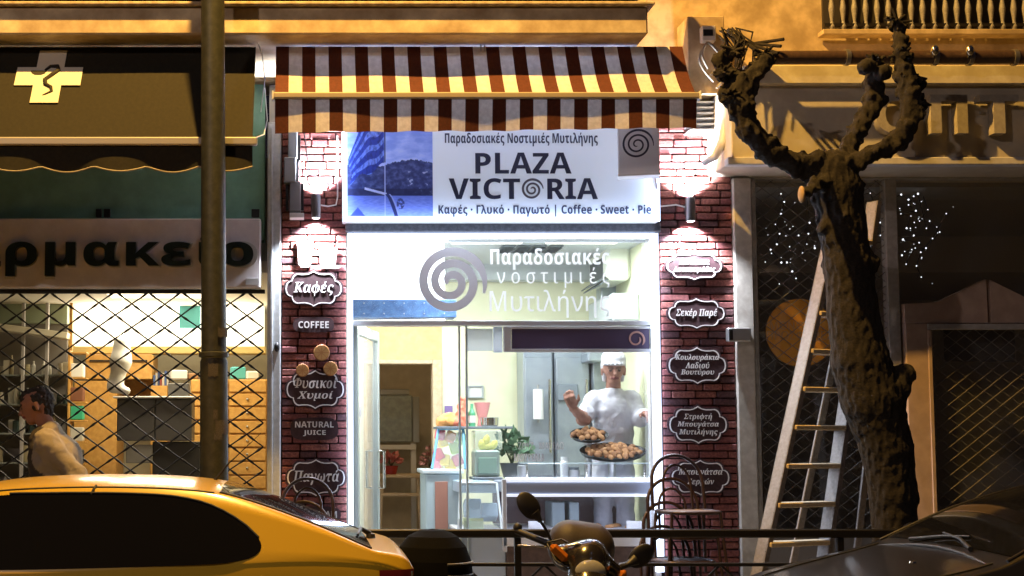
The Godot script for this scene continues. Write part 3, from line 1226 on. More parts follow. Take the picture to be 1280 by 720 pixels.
# the blue harbour photograph printed on the sign
func harbour_print() -> ImageTexture:
	var w := 232
	var h := 216
	var im := Image.create(w, h, false, Image.FORMAT_RGB8)
	var n := FastNoiseLite.new()
	n.seed = 5
	n.frequency = 0.03
	n.fractal_octaves = 5
	var n2 := FastNoiseLite.new()
	n2.seed = 9
	n2.frequency = 0.09
	for y in h:
		for x in w:
			var u := float(x) / w
			var v := float(y) / h
			var cloud := n.get_noise_2d(x * 0.6, y * 1.4)
			var c := Color(0.44, 0.53, 0.83).lerp(Color(0.66, 0.72, 0.93), clampf(v * 1.5 + cloud * 0.7, 0, 1))
			# hill and town
			var ridge := 0.40 + 0.06 * sin(u * 5.0 + 0.6) + 0.05 * u * u + 0.02 * n.get_noise_2d(x * 3.0, 7)
			if v > ridge and v < 0.77:
				var t := n.get_noise_2d(x * 1.6, y * 2.2) * 1.2
				c = Color(0.13, 0.17, 0.36).lerp(Color(0.30, 0.35, 0.56), clampf(0.35 + t * 0.9, 0, 1))
				if t > 0.5 and v > 0.5 and u > 0.7:
					c = Color(0.62, 0.66, 0.80)
				if v > 0.69:
					c = c.lerp(Color(0.09, 0.11, 0.25), 0.7)
			elif v >= 0.77:
				c = Color(0.33, 0.40, 0.72).lerp(Color(0.50, 0.58, 0.86), clampf((v - 0.77) * 4.0 + n2.get_noise_2d(x * 0.5, y * 4.0) * 0.5, 0, 1))
			# flag on its pole, hanging in folds from the upper corner
			var px := 0.44
			if u < px - 0.012:
				var along := (px - u) / px
				var top := -0.25 + along * along * 0.62 + 0.03 * sin(u * 22.0)
				var bot := 0.42 + 0.22 * along + 0.03 * sin(u * 25.0 + 1.0)
				if v > top and v < bot and along < 0.93 + 0.05 * sin(v * 20.0):
					var s := fmod((v - top) / (bot - top) * 9.0 + 0.35 * sin(u * 30.0), 2.0)
					var f := Color(0.12, 0.20, 0.55) if s < 1.15 else Color(0.36, 0.46, 0.80)
					c = f.lerp(Color(0.05, 0.09, 0.30), clampf(n2.get_noise_2d(x * 1.1, y * 0.6) * 0.8 + 0.1, 0, 1))
			if absf(u - px) < 0.008:
				c = Color(0.11, 0.13, 0.30) if v < 0.4 else Color(0.58, 0.63, 0.85)
			# mooring davit in front
			var dv := v - (0.69 + (u - 0.2) * 0.25)
			if u > 0.2 and u < 0.46 and absf(dv) < 0.014:
				c = Color(0.62, 0.66, 0.82)
			var ax := u - (0.46 + 0.12 * pow(maxf(v - 0.75, 0.0) / 0.25, 0.6))
			if v > 0.75 and absf(ax) < 0.03:
				c = Color(0.14, 0.17, 0.36).lerp(Color(0.5, 0.55, 0.78), 1.0 if ax > 0.012 else 0.0)
			if Vector2((u - 0.62) * 1.3, v - 0.86).length() < 0.06 and n2.get_noise_2d(x, y) > -0.1:
				c = Color(0.20, 0.23, 0.44)
			if v > 0.9 and absf(u - 0.12) < (v - 0.9) * 0.9:
				c = Color(0.22, 0.28, 0.60)
			im.set_pixel(x, y, c)
	return ImageTexture.create_from_image(im)


func build_signs() -> void:
	var z := -9.84
	var x0 := 0.2896
	var x1 := 2.6727
	var y0 := 3.219
	var y1 := 3.9455
	var o = thing("shop_sign", "long white lit shop sign with blue harbour picture under the striped awning", "sign", Vector3((x0 + x1) * 0.5, y0, -9.9))
	var st = stn()
	bx(st, x0, x1, y0, y1, -10.02, z, 0.006)
	var acr = mat("sign_acrylic", Color(0.66, 0.69, 0.72), 0.45)
	acr.emission_enabled = true
	acr.emission = Color(0.90, 0.95, 1.0)
	acr.emission_energy_multiplier = 0.26
	part(o, "panel", st, acr)
	# print, mapped on its own rectangle
	var pm = mat("harbour_picture", Color(1, 1, 1), 0.45)
	pm.albedo_texture = harbour_print()
	pm.emission_enabled = true
	pm.emission_texture = pm.albedo_texture
	pm.emission = Color.BLACK
	pm.emission_energy_multiplier = 0.3
	var ax := 0.3255
	var bxx := 0.9703
	var ay := 3.2598
	var by := y1
	st = stn()
	for q in [[0, 0], [1, 0], [1, 1], [0, 0], [1, 1], [0, 1]]:
		st.set_normal(Vector3.BACK)
		st.set_uv(Vector2(q[0], q[1]))
		st.add_vertex(Vector3(lerpf(ax, bxx, q[0]), lerpf(by, ay, q[1]), z + 0.003))
	part(o, "harbour_picture", st, pm)
	var ink = mat("sign_ink", Color(0.022, 0.024, 0.050), 0.5)
	var zz := z + 0.001
	part(o, "lettering", letters("Παραδοσιακές Nοστιμιές Μυτιλήνης", 1.0639, 2.2185, 3.7922, 3.8964, zz, 0.004, "Droid Sans", 700), mat("sign_ink_soft", Color(0.05, 0.055, 0.10), 0.5))
	part(o, "lettering", letters("PLAZA", 1.2919, 2.0163, 3.5844, 3.7433, zz, 0.006), ink)
	part(o, "lettering", letters("VICT", 1.0912, 1.6278, 3.3893, 3.5478, zz, 0.006), ink)
	part(o, "lettering", letters("RIA", 1.8328, 2.2126, 3.3893, 3.5478, zz, 0.006), ink)
	st = stn()
	spiral(st, 0.01, 0.084, -2.4, 2.6, 0.012, 0.017, 0.005, Transform3D(Basis(), Vector3(1.7182, 3.4624, -9.84) + Vector3(0, 0, 0.001)))
	part(o, "spiral_logo", st, mat("spiral_grey", Color(0.10, 0.085, 0.10), 0.5))
	part(o, "lettering", letters("Καφές · Γλυκό · Παγωτό | Coffee · Sweet · Pie", 1.0117, 2.6134, 3.2555, 3.3467, zz, 0.004), mats["sign_ink_soft"])
	# lamp strips round the sign, washing over its face
	var lc := Color(0.72, 0.82, 1.0)
	for q in [[x0, x0 + 0.016, y0, y1], [x1 - 0.014, x1, y0, y1], [x0 + 0.016, x1 - 0.014, y0, y0 + 0.014]]:
		st = stn()
		bx(st, q[0], q[1], q[2], q[3], z + 0.002, z + 0.035)
		part(o, "led_strip", st, glow("sign_led", lc, 2.2))
	area(o, "led_light", Vector3(x0 + 0.018, (y0 + y1) * 0.5, z + 0.05), 0.05, y1 - y0, 0.2, lc, Vector3(1, 0, -0.45))
	area(o, "led_light", Vector3(x1 - 0.016, (y0 + y1) * 0.5, z + 0.05), 0.05, y1 - y0, 0.2, lc, Vector3(-1, 0, -0.45))
	area(o, "led_light", Vector3((x0 + x1) * 0.5, y0 + 0.016, z + 0.05), x1 - x0 - 0.06, 0.05, 0.4, lc, Vector3(0, 1, -0.45))

	# hanging sign with the spiral
	var c := Vector3(2.3737, 3.6193, -9.25)
	o = thing("hanging_sign", "square grey box sign with a dark spiral hanging below the awning", "sign", c)
	var bas := Basis(Vector3.UP, -0.22)
	var xf := Transform3D(bas, c)
	st = stn()
	cbox(st, c, Vector3(0.285, 0.35, 0.13), 0.006, bas)
	part(o, "box_body", st, mat("box_grey", Color(0.74, 0.76, 0.78), 0.5))
	st = stn()
	spiral(st, 0.012, 0.112, -2.8, 4.9, 0.010, 0.015, 0.004, Transform3D(bas, xf * Vector3(-0.01, 0.04, 0.066)))
	part(o, "spiral_logo", st, mats["sign_ink"])
	st = stn()
	cbox(st, xf * Vector3(0, -0.172, 0.0), Vector3(0.29, 0.02, 0.136), 0.004, bas)
	part(o, "lower_edge", st, mats["white_paint"])
	st = stn()
	tube(st, [xf * Vector3(0.1, 0.15, -0.05), xf * Vector3(0.14, 0.2, -0.5)], 0.014, 8)
	tube(st, [xf * Vector3(0.1, -0.15, -0.05), xf * Vector3(0.14, -0.16, -0.56)], 0.014, 8)
	part(o, "wall_bracket", st, mats["white_paint"])

	# plaques; each set out on its own centre
	plaque(Vector3(0.0727, 2.7221, -9.94), 0.228, 0.150, [["Καφές", -0.152, 0.152, -0.055, 0.055]], "dark ornate plaque with one Greek word right under the wall lamp")
	pill(Vector3(0.0726, 2.449, -9.945), 0.155, 0.058, [["COFFEE", -0.115, 0.115, -0.026, 0.026]], "small rounded plate reading COFFEE on the brick pillar")
	plaque(Vector3(0.0844, 1.9587, -9.94), 0.232, 0.160, [["Φυσικοί", -0.165, 0.165, 0.01, 0.09], ["Xυμοί", -0.135, 0.135, -0.085, -0.012]], "dark ornate plaque with two Greek words below the orange slices")
	pill(Vector3(0.0782, 1.664, -9.945), 0.18, 0.085, [["NATURAL", -0.145, 0.145, 0.01, 0.055], ["JUICE", -0.085, 0.085, -0.055, -0.01]], "rounded plate reading NATURAL JUICE on the brick pillar")
	plaque(Vector3(0.09, 1.2988, -9.94), 0.232, 0.150, [["Παγωτά", -0.172, 0.172, -0.055, 0.055]], "dark ornate plaque with one Greek word above the taxi boot")
	pill(Vector3(0.0958, 1.0244, -9.945), 0.18, 0.058, [["ICE CREAM", -0.15, 0.15, -0.026, 0.026]], "rounded plate reading ICE CREAM low on the brick pillar")
	plaque(Vector3(2.9537, 2.8929, -9.94), 0.225, 0.115, [["Πολίτικοι", -0.115, 0.115, 0.012, 0.062], ["Λουκουμάδες", -0.16, 0.16, -0.055, 0.0]], "brightly lit ornate plaque of two Greek lines just below the wall lamp")
	plaque(Vector3(2.9644, 2.5336, -9.94), 0.228, 0.125, [["Σεκέρ Παρέ", -0.155, 0.155, -0.035, 0.035]], "dark ornate plaque with a single small Greek line below the bright plaque")
	plaque(Vector3(2.9623, 2.1397, -9.94), 0.232, 0.152, [["Κουλουράκια", -0.165, 0.165, 0.03, 0.085], ["Λαδιού", -0.09, 0.09, -0.022, 0.026], ["Βουτύρου", -0.125, 0.125, -0.08, -0.028]], "dark ornate three-line plaque beside the lock box")
	plaque(Vector3(2.9591, 1.694, -9.94), 0.232, 0.155, [["Στριφτή", -0.105, 0.105, 0.03, 0.085], ["Μπουγάτσα", -0.155, 0.155, -0.025, 0.026], ["Μυτιλήνης", -0.145, 0.145, -0.085, -0.03]], "dark ornate three-line plaque just above the stacked chairs")
	plaque(Vector3(2.9689, 1.2988, -9.94), 0.232, 0.145, [["Μπουγάτσα", -0.165, 0.165, 0.008, 0.068], ["Σερρών", -0.10, 0.10, -0.062, -0.006]], "dark ornate plaque of two Greek lines behind the stacked chairs")

	# cut-out boards of orange slices and of coffee cups
	o = thing("orange_board", "cut-out picture of three orange slices above the juice plaque", "picture", Vector3(0.0905, 2.1518, -9.94))
	for q in [[Vector3(0.1328, 2.2365, -9.94), 0.062, 0.066], [Vector3(0.1991, 2.1156, -9.94), 0.055, 0.06], [Vector3(-0.0121, 2.1035, -9.94), 0.05, 0.05]]:
		st = stn()
		var bs := Basis(Vector3.RIGHT, PI / 2).scaled(Vector3(1, 1, 1))
		lathe(st, [Vector2(0.0, -0.008), Vector2(q[1], -0.008), Vector2(q[1], 0.008), Vector2(q[1] * 0.93, 0.012), Vector2(0.0, 0.012)], q[0] + Vector3(0, 0, 0.008), 24, bs)
		var sl = part(o, "orange_slice", st, mat("orange_rind", Color(0.36, 0.16, 0.045), 0.6))
		for k in 8:
			var a0 := TAU * k / 8.0 + 0.06
			var a1 := TAU * (k + 1) / 8.0 - 0.06
			var poly := PackedVector2Array([Vector2(cos((a0 + a1) * 0.5), sin((a0 + a1) * 0.5)) * q[1] * 0.14])
			for j in 5:
				var a: float = lerpf(a0, a1, j / 4.0)
				poly.append(Vector2(cos(a), sin(a)) * q[1] * 0.85)
			st = stn()
			prism(st, poly, 0.0205, 0.0225, Transform3D(Basis(), q[0]))
			part(sl, "segment", st, mat("orange_flesh", Color(0.42, 0.22, 0.07), 0.6))
	o = thing("coffee_cup_board", "cut-out picture of two white cups just above the topmost plaque", "picture", Vector3(0.091, 2.9418, -9.94))
	for q in [[Vector3(0.0061, 2.9846, -9.94), 0.06, 0.10], [Vector3(0.182, 2.9601, -9.94), 0.07, 0.075]]:
		st = stn()
		prism(st, PackedVector2Array([Vector2(-q[1], q[2]), Vector2(q[1], q[2]), Vector2(q[1] * 0.8, -q[2] * 0.7), Vector2(q[1] * 0.5, -q[2]), Vector2(-q[1] * 0.5, -q[2]), Vector2(-q[1] * 0.8, -q[2] * 0.7)]), 0.0, 0.01, Transform3D(Basis(), q[0]))
		part(o, "cup_print", st, mats["white_paint"])
	st = stn()
	prism(st, PackedVector2Array([Vector2(-0.09, -0.012), Vector2(0.09, -0.012), Vector2(0.12, 0.012), Vector2(-0.12, 0.012)]), 0.0, 0.012, Transform3D(Basis(), Vector3(0.1698, 2.8868, -9.94)))
	part(o, "saucer_print", st, mats["white_paint"])


# ---------------------------------------------------------------- inside the pastry shop

func wall_box(called, x0, x1, y0, y1, z0, z1, m, label) -> void:
	var st = stn()
	bx(st, x0, x1, y0, y1, z0, z1)
	struct(called, st, m, label)


func build_pastry_interior() -> void:
	var xl := 0.20
	var xr := 2.6893 + 0.02
	var zb := -12.0
	var yel = grain("yellow_wall", Color(0.75, 0.75, 0.52), Color(0.70, 0.70, 0.47), 0.85, 0.0, 2.0, 0.01)
	var white = grain("white_wall", Color(0.72, 0.71, 0.66), Color(0.66, 0.65, 0.60), 0.85, 0.0, 2.0, 0.01)
	var dx0 := 0.5439
	var dx1 := 1.1676
	var dy := 2.2703
	wall_box("shop_floor", xl, xr, 0.13, 0.45, -15.5, -9.98, grain("marble_floor", Color(0.55, 0.52, 0.48), Color(0.42, 0.39, 0.36), 0.3, 0.0, 0.9), "pale marble floor of the pastry shop")
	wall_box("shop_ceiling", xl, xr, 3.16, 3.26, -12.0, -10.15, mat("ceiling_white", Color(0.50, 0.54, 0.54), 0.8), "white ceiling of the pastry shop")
	wall_box("side_wall", xl - 0.1, xl, 0.4, 3.3, -15.5, -10.14, white, "white side wall by the glass door")
	wall_box("side_wall", xr, xr + 0.08, 0.4, 3.3, -15.5, -10.14, grain("pale_yellow", Color(0.72, 0.74, 0.50), Color(0.66, 0.68, 0.45), 0.85, 0.0, 2.0, 0.01), "pale yellow side wall with the air conditioner")
	wall_box("back_wall", dx1 + 0.09, xr, 0.45, 3.16, zb - 0.12, zb, yel, "yellow back wall of the pastry shop")
	wall_box("back_wall", xl, dx0, 0.45, 3.16, zb - 0.12, zb, white, "white wall end beside the back doorway")
	wall_box("back_wall", dx0, dx1 + 0.09, dy + 0.04, 3.16, zb - 0.12, zb, grain("tan_wall", Color(0.70, 0.48, 0.24), Color(0.62, 0.42, 0.2), 0.8, 0.0, 1.0), "tan wall above the back doorway")
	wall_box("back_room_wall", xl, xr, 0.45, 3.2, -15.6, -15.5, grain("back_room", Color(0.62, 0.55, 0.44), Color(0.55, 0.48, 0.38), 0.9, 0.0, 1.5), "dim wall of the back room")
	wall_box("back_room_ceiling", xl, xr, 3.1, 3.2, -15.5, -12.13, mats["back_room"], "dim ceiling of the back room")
	# door casing
	var o = thing("door_casing", "pale wood door casing in the back wall of the pastry shop", "door frame", Vector3(dx1, 0.45, zb))
	var wood = grain("pale_wood", Color(0.66, 0.52, 0.34), Color(0.54, 0.40, 0.24), 0.6, 0.0, 0.7, 0.02)
	for q in [[dx1, dx1 + 0.088, 0.45, dy + 0.038], [dx0, dx0 + 0.03, 0.45, dy]]:
		var s2 = stn()
		bx(s2, q[0], q[1], q[2], q[3], zb - 0.14, zb + 0.02, 0.005)
		part(o, "jamb", s2, wood)
	var st = stn()
	bx(st, dx0, dx1, dy, dy + 0.038, zb - 0.14, zb + 0.02, 0.005)
	part(o, "head", st, wood)

	# ceiling lamps: three flush panels and one in the back room
	for q in [[0.75, -10.9], [1.45, -10.32], [2.2, -10.32]]:
		o = thing("ceiling_light", "flush white ceiling panel lamp inside the pastry shop", "ceiling light", Vector3(q[0], 3.16, q[1]), "ceiling lamps in the pastry shop")
		st = stn()
		bx(st, q[0] - 0.28, q[0] + 0.28, 3.135, 3.159, q[1] - 0.1, q[1] + 0.1, 0.004)
		part(o, "lamp_panel", st, glow("shop_lamp", Color(1.0, 0.97, 0.90), 2.0))
		area(o, "panel_light", Vector3(q[0], 3.13, q[1]), 0.54, 0.18, 3.3, Color(0.94, 0.98, 1.0), Vector3.DOWN)
	o = thing("ceiling_light", "small ceiling lamp in the back room behind the doorway", "ceiling light", Vector3(0.9, 3.1, -13.6))
	st = stn()
	bx(st, 0.7, 1.1, 3.08, 3.099, -13.75, -13.45, 0.004)
	part(o, "lamp_panel", st, glow("back_lamp", Color(1.0, 0.82, 0.6), 1.5))
	area(o, "panel_light", Vector3(0.9, 3.075, -13.6), 0.38, 0.28, 0.9, Color(1.0, 0.84, 0.62), Vector3.DOWN)

	# air vents in the ceiling
	for q in [[630.0, 306.0], [649.0, 305.0], [668.0, 305.0], [688.0, 304.0]]:
		var cx: float = (q[0] - 380.0) / 1650.0 * 10.9 / 0.992
		o = thing("ceiling_vent", "dark square air vent in a row on the shop ceiling", "vent", Vector3(cx, 3.155, -10.85), "vents in the shop ceiling")
		st = stn()
		bx(st, cx - 0.055, cx + 0.055, 3.145, 3.159, -11.0, -10.62, 0.003)
		part(o, "frame", st, mat("vent_grey", Color(0.10, 0.12, 0.12), 0.6))
		for k in 5:
			st = stn()
			cbox(st, Vector3(cx, 3.142, -10.67 - k * 0.07), Vector3(0.10, 0.004, 0.03), 0.0, Basis(Vector3.RIGHT, 0.5))
			part(o, "louvre", st, mat("vent_dark", Color(0.05, 0.06, 0.06), 0.6))
	wall_box("ceiling_beam", 1.1214, xr, 3.11, 3.16, -10.17, -10.15, mats["ceiling_white"], "added shallow beam hiding the ceiling lamps behind the window head")  # added beam, screens the bright ceiling lamps from the street
	# dropped beam of the ceiling
	wall_box("ceiling_beam", 0.9406, xr, 3.02, 3.16, -11.99, -11.82, mats["ceiling_white"], "grey beam under the shop ceiling")

	# lit menu box over the doorway, with a blue band and a tube lamp
	o = thing("menu_light_box", "large glowing white panel with blue band inside above the door", "light box", Vector3(0.7989, 2.5359, -10.55))
	st = stn()
	bx(st, 0.3843, 1.1273, 2.7029, 3.2189, -10.7, -10.5, 0.006)
	part(o, "light_panel", st, glow("menu_glow", Color(0.96, 0.98, 1.0), 1.6))
	area(o, "menu_light", Vector3(0.7558, 2.9604, -10.49), 0.7, 0.48, 0.7, Color(0.93, 0.97, 1.0), Vector3.BACK)
	st = stn()
	bx(st, 0.3843, 1.2169, 2.5552, 2.699, -10.7, -10.49, 0.006)
	var band = part(o, "blue_band", st, grain("blue_band", Color(0.10, 0.22, 0.46), Color(0.06, 0.13, 0.30), 0.4, 0.0, 0.9, 0.02))
	for k in 5:
		for yy in [2.6697, 2.5863]:
			st = stn()
			ball(st, Vector3(0.479 + k * 0.16, yy, -10.488), Vector3(0.006, 0.006, 0.005), 6, 5)
			part(band, "rivet", st, mats["brushed_steel"])
	st = stn()
	tube(st, [Vector3(0.3687, 2.5122, -10.45), Vector3(1.119, 2.525, -10.45)], 0.016, 10)
	part(o, "lamp_tube", st, glow("door_tube", Color(1.0, 0.98, 0.93), 2.2))
	area(o, "tube_light", Vector3(0.743, 2.4986, -10.44), 0.7, 0.03, 1.2, Color(1.0, 0.97, 0.92), Vector3.DOWN)

	# air conditioner on the side wall
	o = thing("air_conditioner", "cream wall air conditioner high on the side wall inside the shop", "air conditioner", Vector3(xr - 0.1, 2.8738, -11.2))
	st = stn()
	bx(st, xr - 0.20, xr - 0.002, 2.9013, 3.204, -11.55, -10.85, 0.03)
	part(o, "housing", st, mat("ac_white", Color(0.72, 0.74, 0.62), 0.4))
	st = stn()
	bx(st, xr - 0.207, xr - 0.198, 2.9425, 3.1075, -11.48, -11.0, 0.003)
	part(o, "air_outlet", st, mats["vent_dark"])
	st = stn()
	cbox(st, Vector3(xr - 0.22, 2.8875, -11.2), Vector3(0.10, 0.01, 0.6), 0.002, Basis(Vector3.BACK, 0.6))
	cbox(st, Vector3(xr - 0.24, 2.9081, -11.2), Vector3(0.10, 0.01, 0.6), 0.002, Basis(Vector3.BACK, 0.6))
	part(o, "louvre", st, mats["vent_grey"])
	o = thing("wall_cabinet", "grey steel wall cabinet under the air conditioner in the shop", "cabinet", Vector3(xr - 0.2, 2.568, -11))
	st = stn()
	bx(st, xr - 0.22, xr - 0.003, 2.5411, 2.7636, -11.5, -10.6, 0.01)
	part(o, "carcass", st, mat("cabinet_grey", Color(0.42, 0.46, 0.46), 0.4, 0.2))
	st = stn()
	bx(st, xr - 0.232, xr - 0.222, 2.5542, 2.7505, -11.1, -10.62, 0.003)
	part(o, "cabinet_door", st, mats["cabinet_grey"])

	# tall steel refrigerators behind the counter
	var steel = grain("kitchen_steel", Color(0.42, 0.47, 0.52), Color(0.34, 0.39, 0.44), 0.32, 0.55, 1.2, 0.01)
	var k0 := 0
	for q in [[655.0, 692.0], [694.0, 738.0], [740.0, 785.0]]:
		var a: float = (q[0] - 380.0) / 1650.0 * 11.6
		var b: float = (q[1] - 380.0) / 1650.0 * 11.6
		o = thing("steel_refrigerator", ["narrow tall steel refrigerator at the end of the row by the yellow wall", "middle tall steel refrigerator with a hanging grey board", "tall steel refrigerator behind the baker"][k0], "refrigerator", Vector3((a + b) * 0.5, 0.45, -11.7), "steel refrigerators behind the counter")
		st = stn()
		bx(st, a, b, 0.45, 2.3532 + 0.03, -11.98, -11.62, 0.01)
		part(o, "cabinet", st, steel)
		for yy in [[0.55, 1.25], [1.27, 2.3108]]:
			st = stn()
			bx(st, a + 0.01, b - 0.01, yy[0], yy[1], -11.618, -11.59, 0.008)
			var d = part(o, "fridge_door", st, steel)
			st = stn()
			tube(st, [Vector3(b - 0.04, yy[0] + 0.2, -11.57), Vector3(b - 0.04, yy[1] - 0.2, -11.57)], 0.012, 8)
			part(d, "handle", st, mats["chrome"])
		k0 += 1
	o = thing("extractor_hood", "steel extractor hood above the baker inside the shop", "hood", Vector3(2.6302, 2.2705, -11.4))
	st = stn()
	bx(st, 2.4366, 2.8827, 2.2507, 2.3332, -11.6, -11.3, 0.01)
	part(o, "canopy", st, steel)
	st = stn()
	bx(st, 2.5807, 2.718, 2.3332, 3.0, -11.6, -11.4, 0.01)
	part(o, "duct", st, steel)
	o = thing("hanging_board", "rounded grey board hanging on the steel refrigerator", "board", Vector3(2.2962, 1.999, -11.55))
	st = stn()
	bx(st, 2.2192, 2.4012, 1.922, 2.0691, -11.57, -11.55, 0.008)
	part(o, "board_face", st, mat("slate_grey", Color(0.17, 0.20, 0.23), 0.5))

	# serving counter with glazed display
	var cx0 := 1.5269
	var cx1 := 2.6297
	o = thing("display_counter", "white serving counter with glazed pastry display and bright edges", "counter", Vector3((cx0 + cx1) * 0.5, 0.45, -10.3))
	st = stn()
	bx(st, cx0, cx1, 1.1762, 1.2604, -10.75, -10.02, 0.006)
	part(o, "counter_top", st, mat("counter_grey", Color(0.36, 0.40, 0.50), 0.4))
	for q in [[1.2635, 1.2851], [1.1531, 1.1735]]:
		st = stn()
		bx(st, cx0, cx1, q[0], q[1], -10.05, -10.0, 0.002)
		part(o, "lamp_edge", st, glow("edge_led", Color(0.86, 0.90, 1.0), 0.9))
	area(o, "edge_light", Vector3((cx0 + cx1) * 0.5, 1.1471, -10.05), cx1 - cx0, 0.02, 0.3, Color(0.86, 0.90, 1.0), Vector3.DOWN)
	area(o, "edge_light", Vector3((cx0 + cx1) * 0.5, 1.2911, -10.03), cx1 - cx0, 0.02, 0.12, Color(0.86, 0.90, 1.0), Vector3(0, 1, -0.6))
	st = stn()
	bx(st, cx0 - 0.03, cx0, 0.7406, 1.2851, -10.06, -10.0, 0.003)
	part(o, "end_post", st, alu_mat())
	st = stn()
	bx(st, cx0, cx1, 0.8957, 0.9077, -10.7, -10.02, 0.002)
	part(o, "display_shelf", st, mat("shelf_grey", Color(0.3, 0.3, 0.33), 0.4))
	st = stn()
	bx(st, cx0, cx1, 0.9077, 1.1531, -10.024, -10.018)
	part(o, "display_glass", st, pane("shop_glass", Color.WHITE, 0.06))
	st = stn()
	bx(st, cx0, cx1, 0.9077, 1.1771, -10.76, -10.72)
	part(o, "display_back", st, mat("display_back", Color(0.22, 0.14, 0.15), 0.5))
	st = stn()
	bx(st, cx0 - 0.03, cx1, 0.7823, 0.8778, -10.72, -10.0, 0.006)
	part(o, "plinth_ledge", st, mats["white_paint"])
	st = stn()
	bx(st, cx0, cx1, 0.45, 0.7788, -10.7, -10.03, 0.006)
	part(o, "base_panel", st, grain("counter_wood", Color(0.13, 0.085, 0.07), Color(0.09, 0.06, 0.05), 0.5, 0.0, 0.8))
	for q in [[1.9231, 2.0224], [2.0596, 2.1341]]:
		st = stn()
		bx(st, q[0], q[1], 0.8875, 1.097, -10.6, -10.3, 0.006)
		part(o, "display_box", st, mat("display_box", Color(0.28, 0.34, 0.36), 0.4))
	# price cards and small boxes in the display
	for q in [[790.0, 10.12, "white folded price card in the glazed counter near the stacked chairs"], [668.0, 10.12, "white price card in the glazed counter behind the scooter mirror"]]:
		var px: float = (q[0] - 380.0) / 1650.0 * q[1]
		var pc = thing("price_card", q[2], "price card", Vector3(px, 0.901, -q[1]))
		st = stn()
		cbox(st, Vector3(px, 0.901 + 0.032, -q[1]), Vector3(0.115, 0.062, 0.004), 0.0, Basis(Vector3.RIGHT, -0.25))
		cbox(st, Vector3(px, 0.901 + 0.032, -q[1] - 0.016), Vector3(0.115, 0.062, 0.004), 0.0, Basis(Vector3.RIGHT, 0.25))
		part(pc, "card", st, mats["white_paint"])
	# slanted glass cold case beside it
	var fx0 := 1.1795
	var fx1 := 1.5254
	o = thing("cold_case", "slanted glass cold case with pale trays beside the door", "display case", Vector3((fx0 + fx1) * 0.5, 0.45, -10.3))
	st = stn()
	bx(st, fx0, fx1, 0.45, 0.8648, -10.8, -10.06, 0.006)
	part(o, "base_cabinet", st, mat("case_white", Color(0.46, 0.55, 0.66), 0.4))
	st = stn()
	bx(st, fx0, fx1, 0.8719, 0.8957, -10.8, -10.0, 0.003)
	part(o, "base_ledge", st, mats["white_paint"])
	var gs := [Vector3(fx0 - 0.02, 0.8898, -10.0), Vector3(fx1 - 0.035, 0.8898, -10.0), Vector3(fx1 - 0.035, 1.2469, -10.25), Vector3(fx0 + 0.03, 1.2469, -10.25)]
	st = stn()
	fquad(st, gs[0], gs[1], gs[2], gs[3], Vector3(1, 1, -12))
	part(o, "slanted_glass", st, pane("case_glass", Color(0.75, 0.9, 0.98), 0.16))
	for q in [[gs[0], gs[3]], [gs[1], gs[2]], [gs[2], gs[3]], [gs[0], gs[1]]]:
		st = stn()
		tube(st, [q[0], q[1]], 0.009, 6)
		part(o, "edge_bar", st, mat("ice_white", Color(0.7, 0.78, 0.82), 0.3))
	st = stn()
	bx(st, fx0 + 0.03, fx1 - 0.04, 1.1711, 1.2577, -10.8, -10.26, 0.004)
	part(o, "case_top", st, mat("case_blue", Color(0.36, 0.47, 0.58), 0.35))
	for q in [[0.04, 0.10, 0.02], [0.15, 0.13, 0.10], [0.03, 0.13, 0.16]]:
		st = stn()
		cbox(st, Vector3(fx0 + 0.05 + q[0] + q[1] * 0.5, 0.8957 + 0.07 + q[2] * 0.5, -10.3 - q[2]), Vector3(q[1], 0.11, 0.14), 0.008, Basis(Vector3.RIGHT, -0.4))
		part(o, "tray", st, mats["case_blue"])
	st = stn()
	cbox(st, Vector3(1.2824, 0.9404, -10.05), Vector3(0.15, 0.10, 0.006), 0.0, Basis(Vector3.RIGHT, -0.3))
	part(o, "green_card", st, mat("pale_green", Color(0.55, 0.65, 0.42), 0.6))

	# white freezer chest inside the door
	o = thing("freezer_chest", "pale blue freezer chest with salmon front inside the door", "freezer", Vector3(1.1457, 0.45, -11))
	st = stn()
	bx(st, 0.9887, 1.288, 0.45, 1.3069, -11.3, -10.8, 0.012)
	part(o, "cabinet", st, mat("freezer_blue", Color(0.50, 0.62, 0.68), 0.4))
	st = stn()
	bx(st, 1.0658, 1.1698, 0.55, 1.2423, -10.81, -10.79, 0.003)
	part(o, "front_panel", st, mat("salmon", Color(0.45, 0.22, 0.17), 0.5))
	st = stn()
	bx(st, 0.963, 1.3013, 1.3074, 1.3398, -11.32, -10.78, 0.006)
	part(o, "lid", st, mats["ice_white"])
	# glass sweet box on the freezer with coloured packets
	o = thing("sweet_showcase", "glass showcase of bright sweet packets on the freezer chest", "showcase", Vector3(1.1624, 1.3349, -11))
	st = stn()
	var b0 := [Vector3(1.048, 1.3448, -10.85), Vector3(1.3231, 1.3448, -10.85), Vector3(1.3242, 1.6729, -11), Vector3(1.1179, 1.6729, -11)]
	fquad(st, b0[0], b0[1], b0[2], b0[3], Vector3(1, 1, -13))
	part(o, "front_pane", st, pane("case_glass", Color.WHITE, 0.16))
	for q in [[b0[0], b0[3]], [b0[1], b0[2]], [b0[2], b0[3]]]:
		st = stn()
		tube(st, [q[0], q[1]], 0.012, 6)
		part(o, "edge_bar", st, mat("sky_bar", Color(0.14, 0.38, 0.58), 0.4))
	st = stn()
	bx(st, 1.1047, 1.7303, 1.6729, 1.6929, -11.3, -10.95, 0.003)
	part(o, "top_shelf", st, mats["slate_grey"])
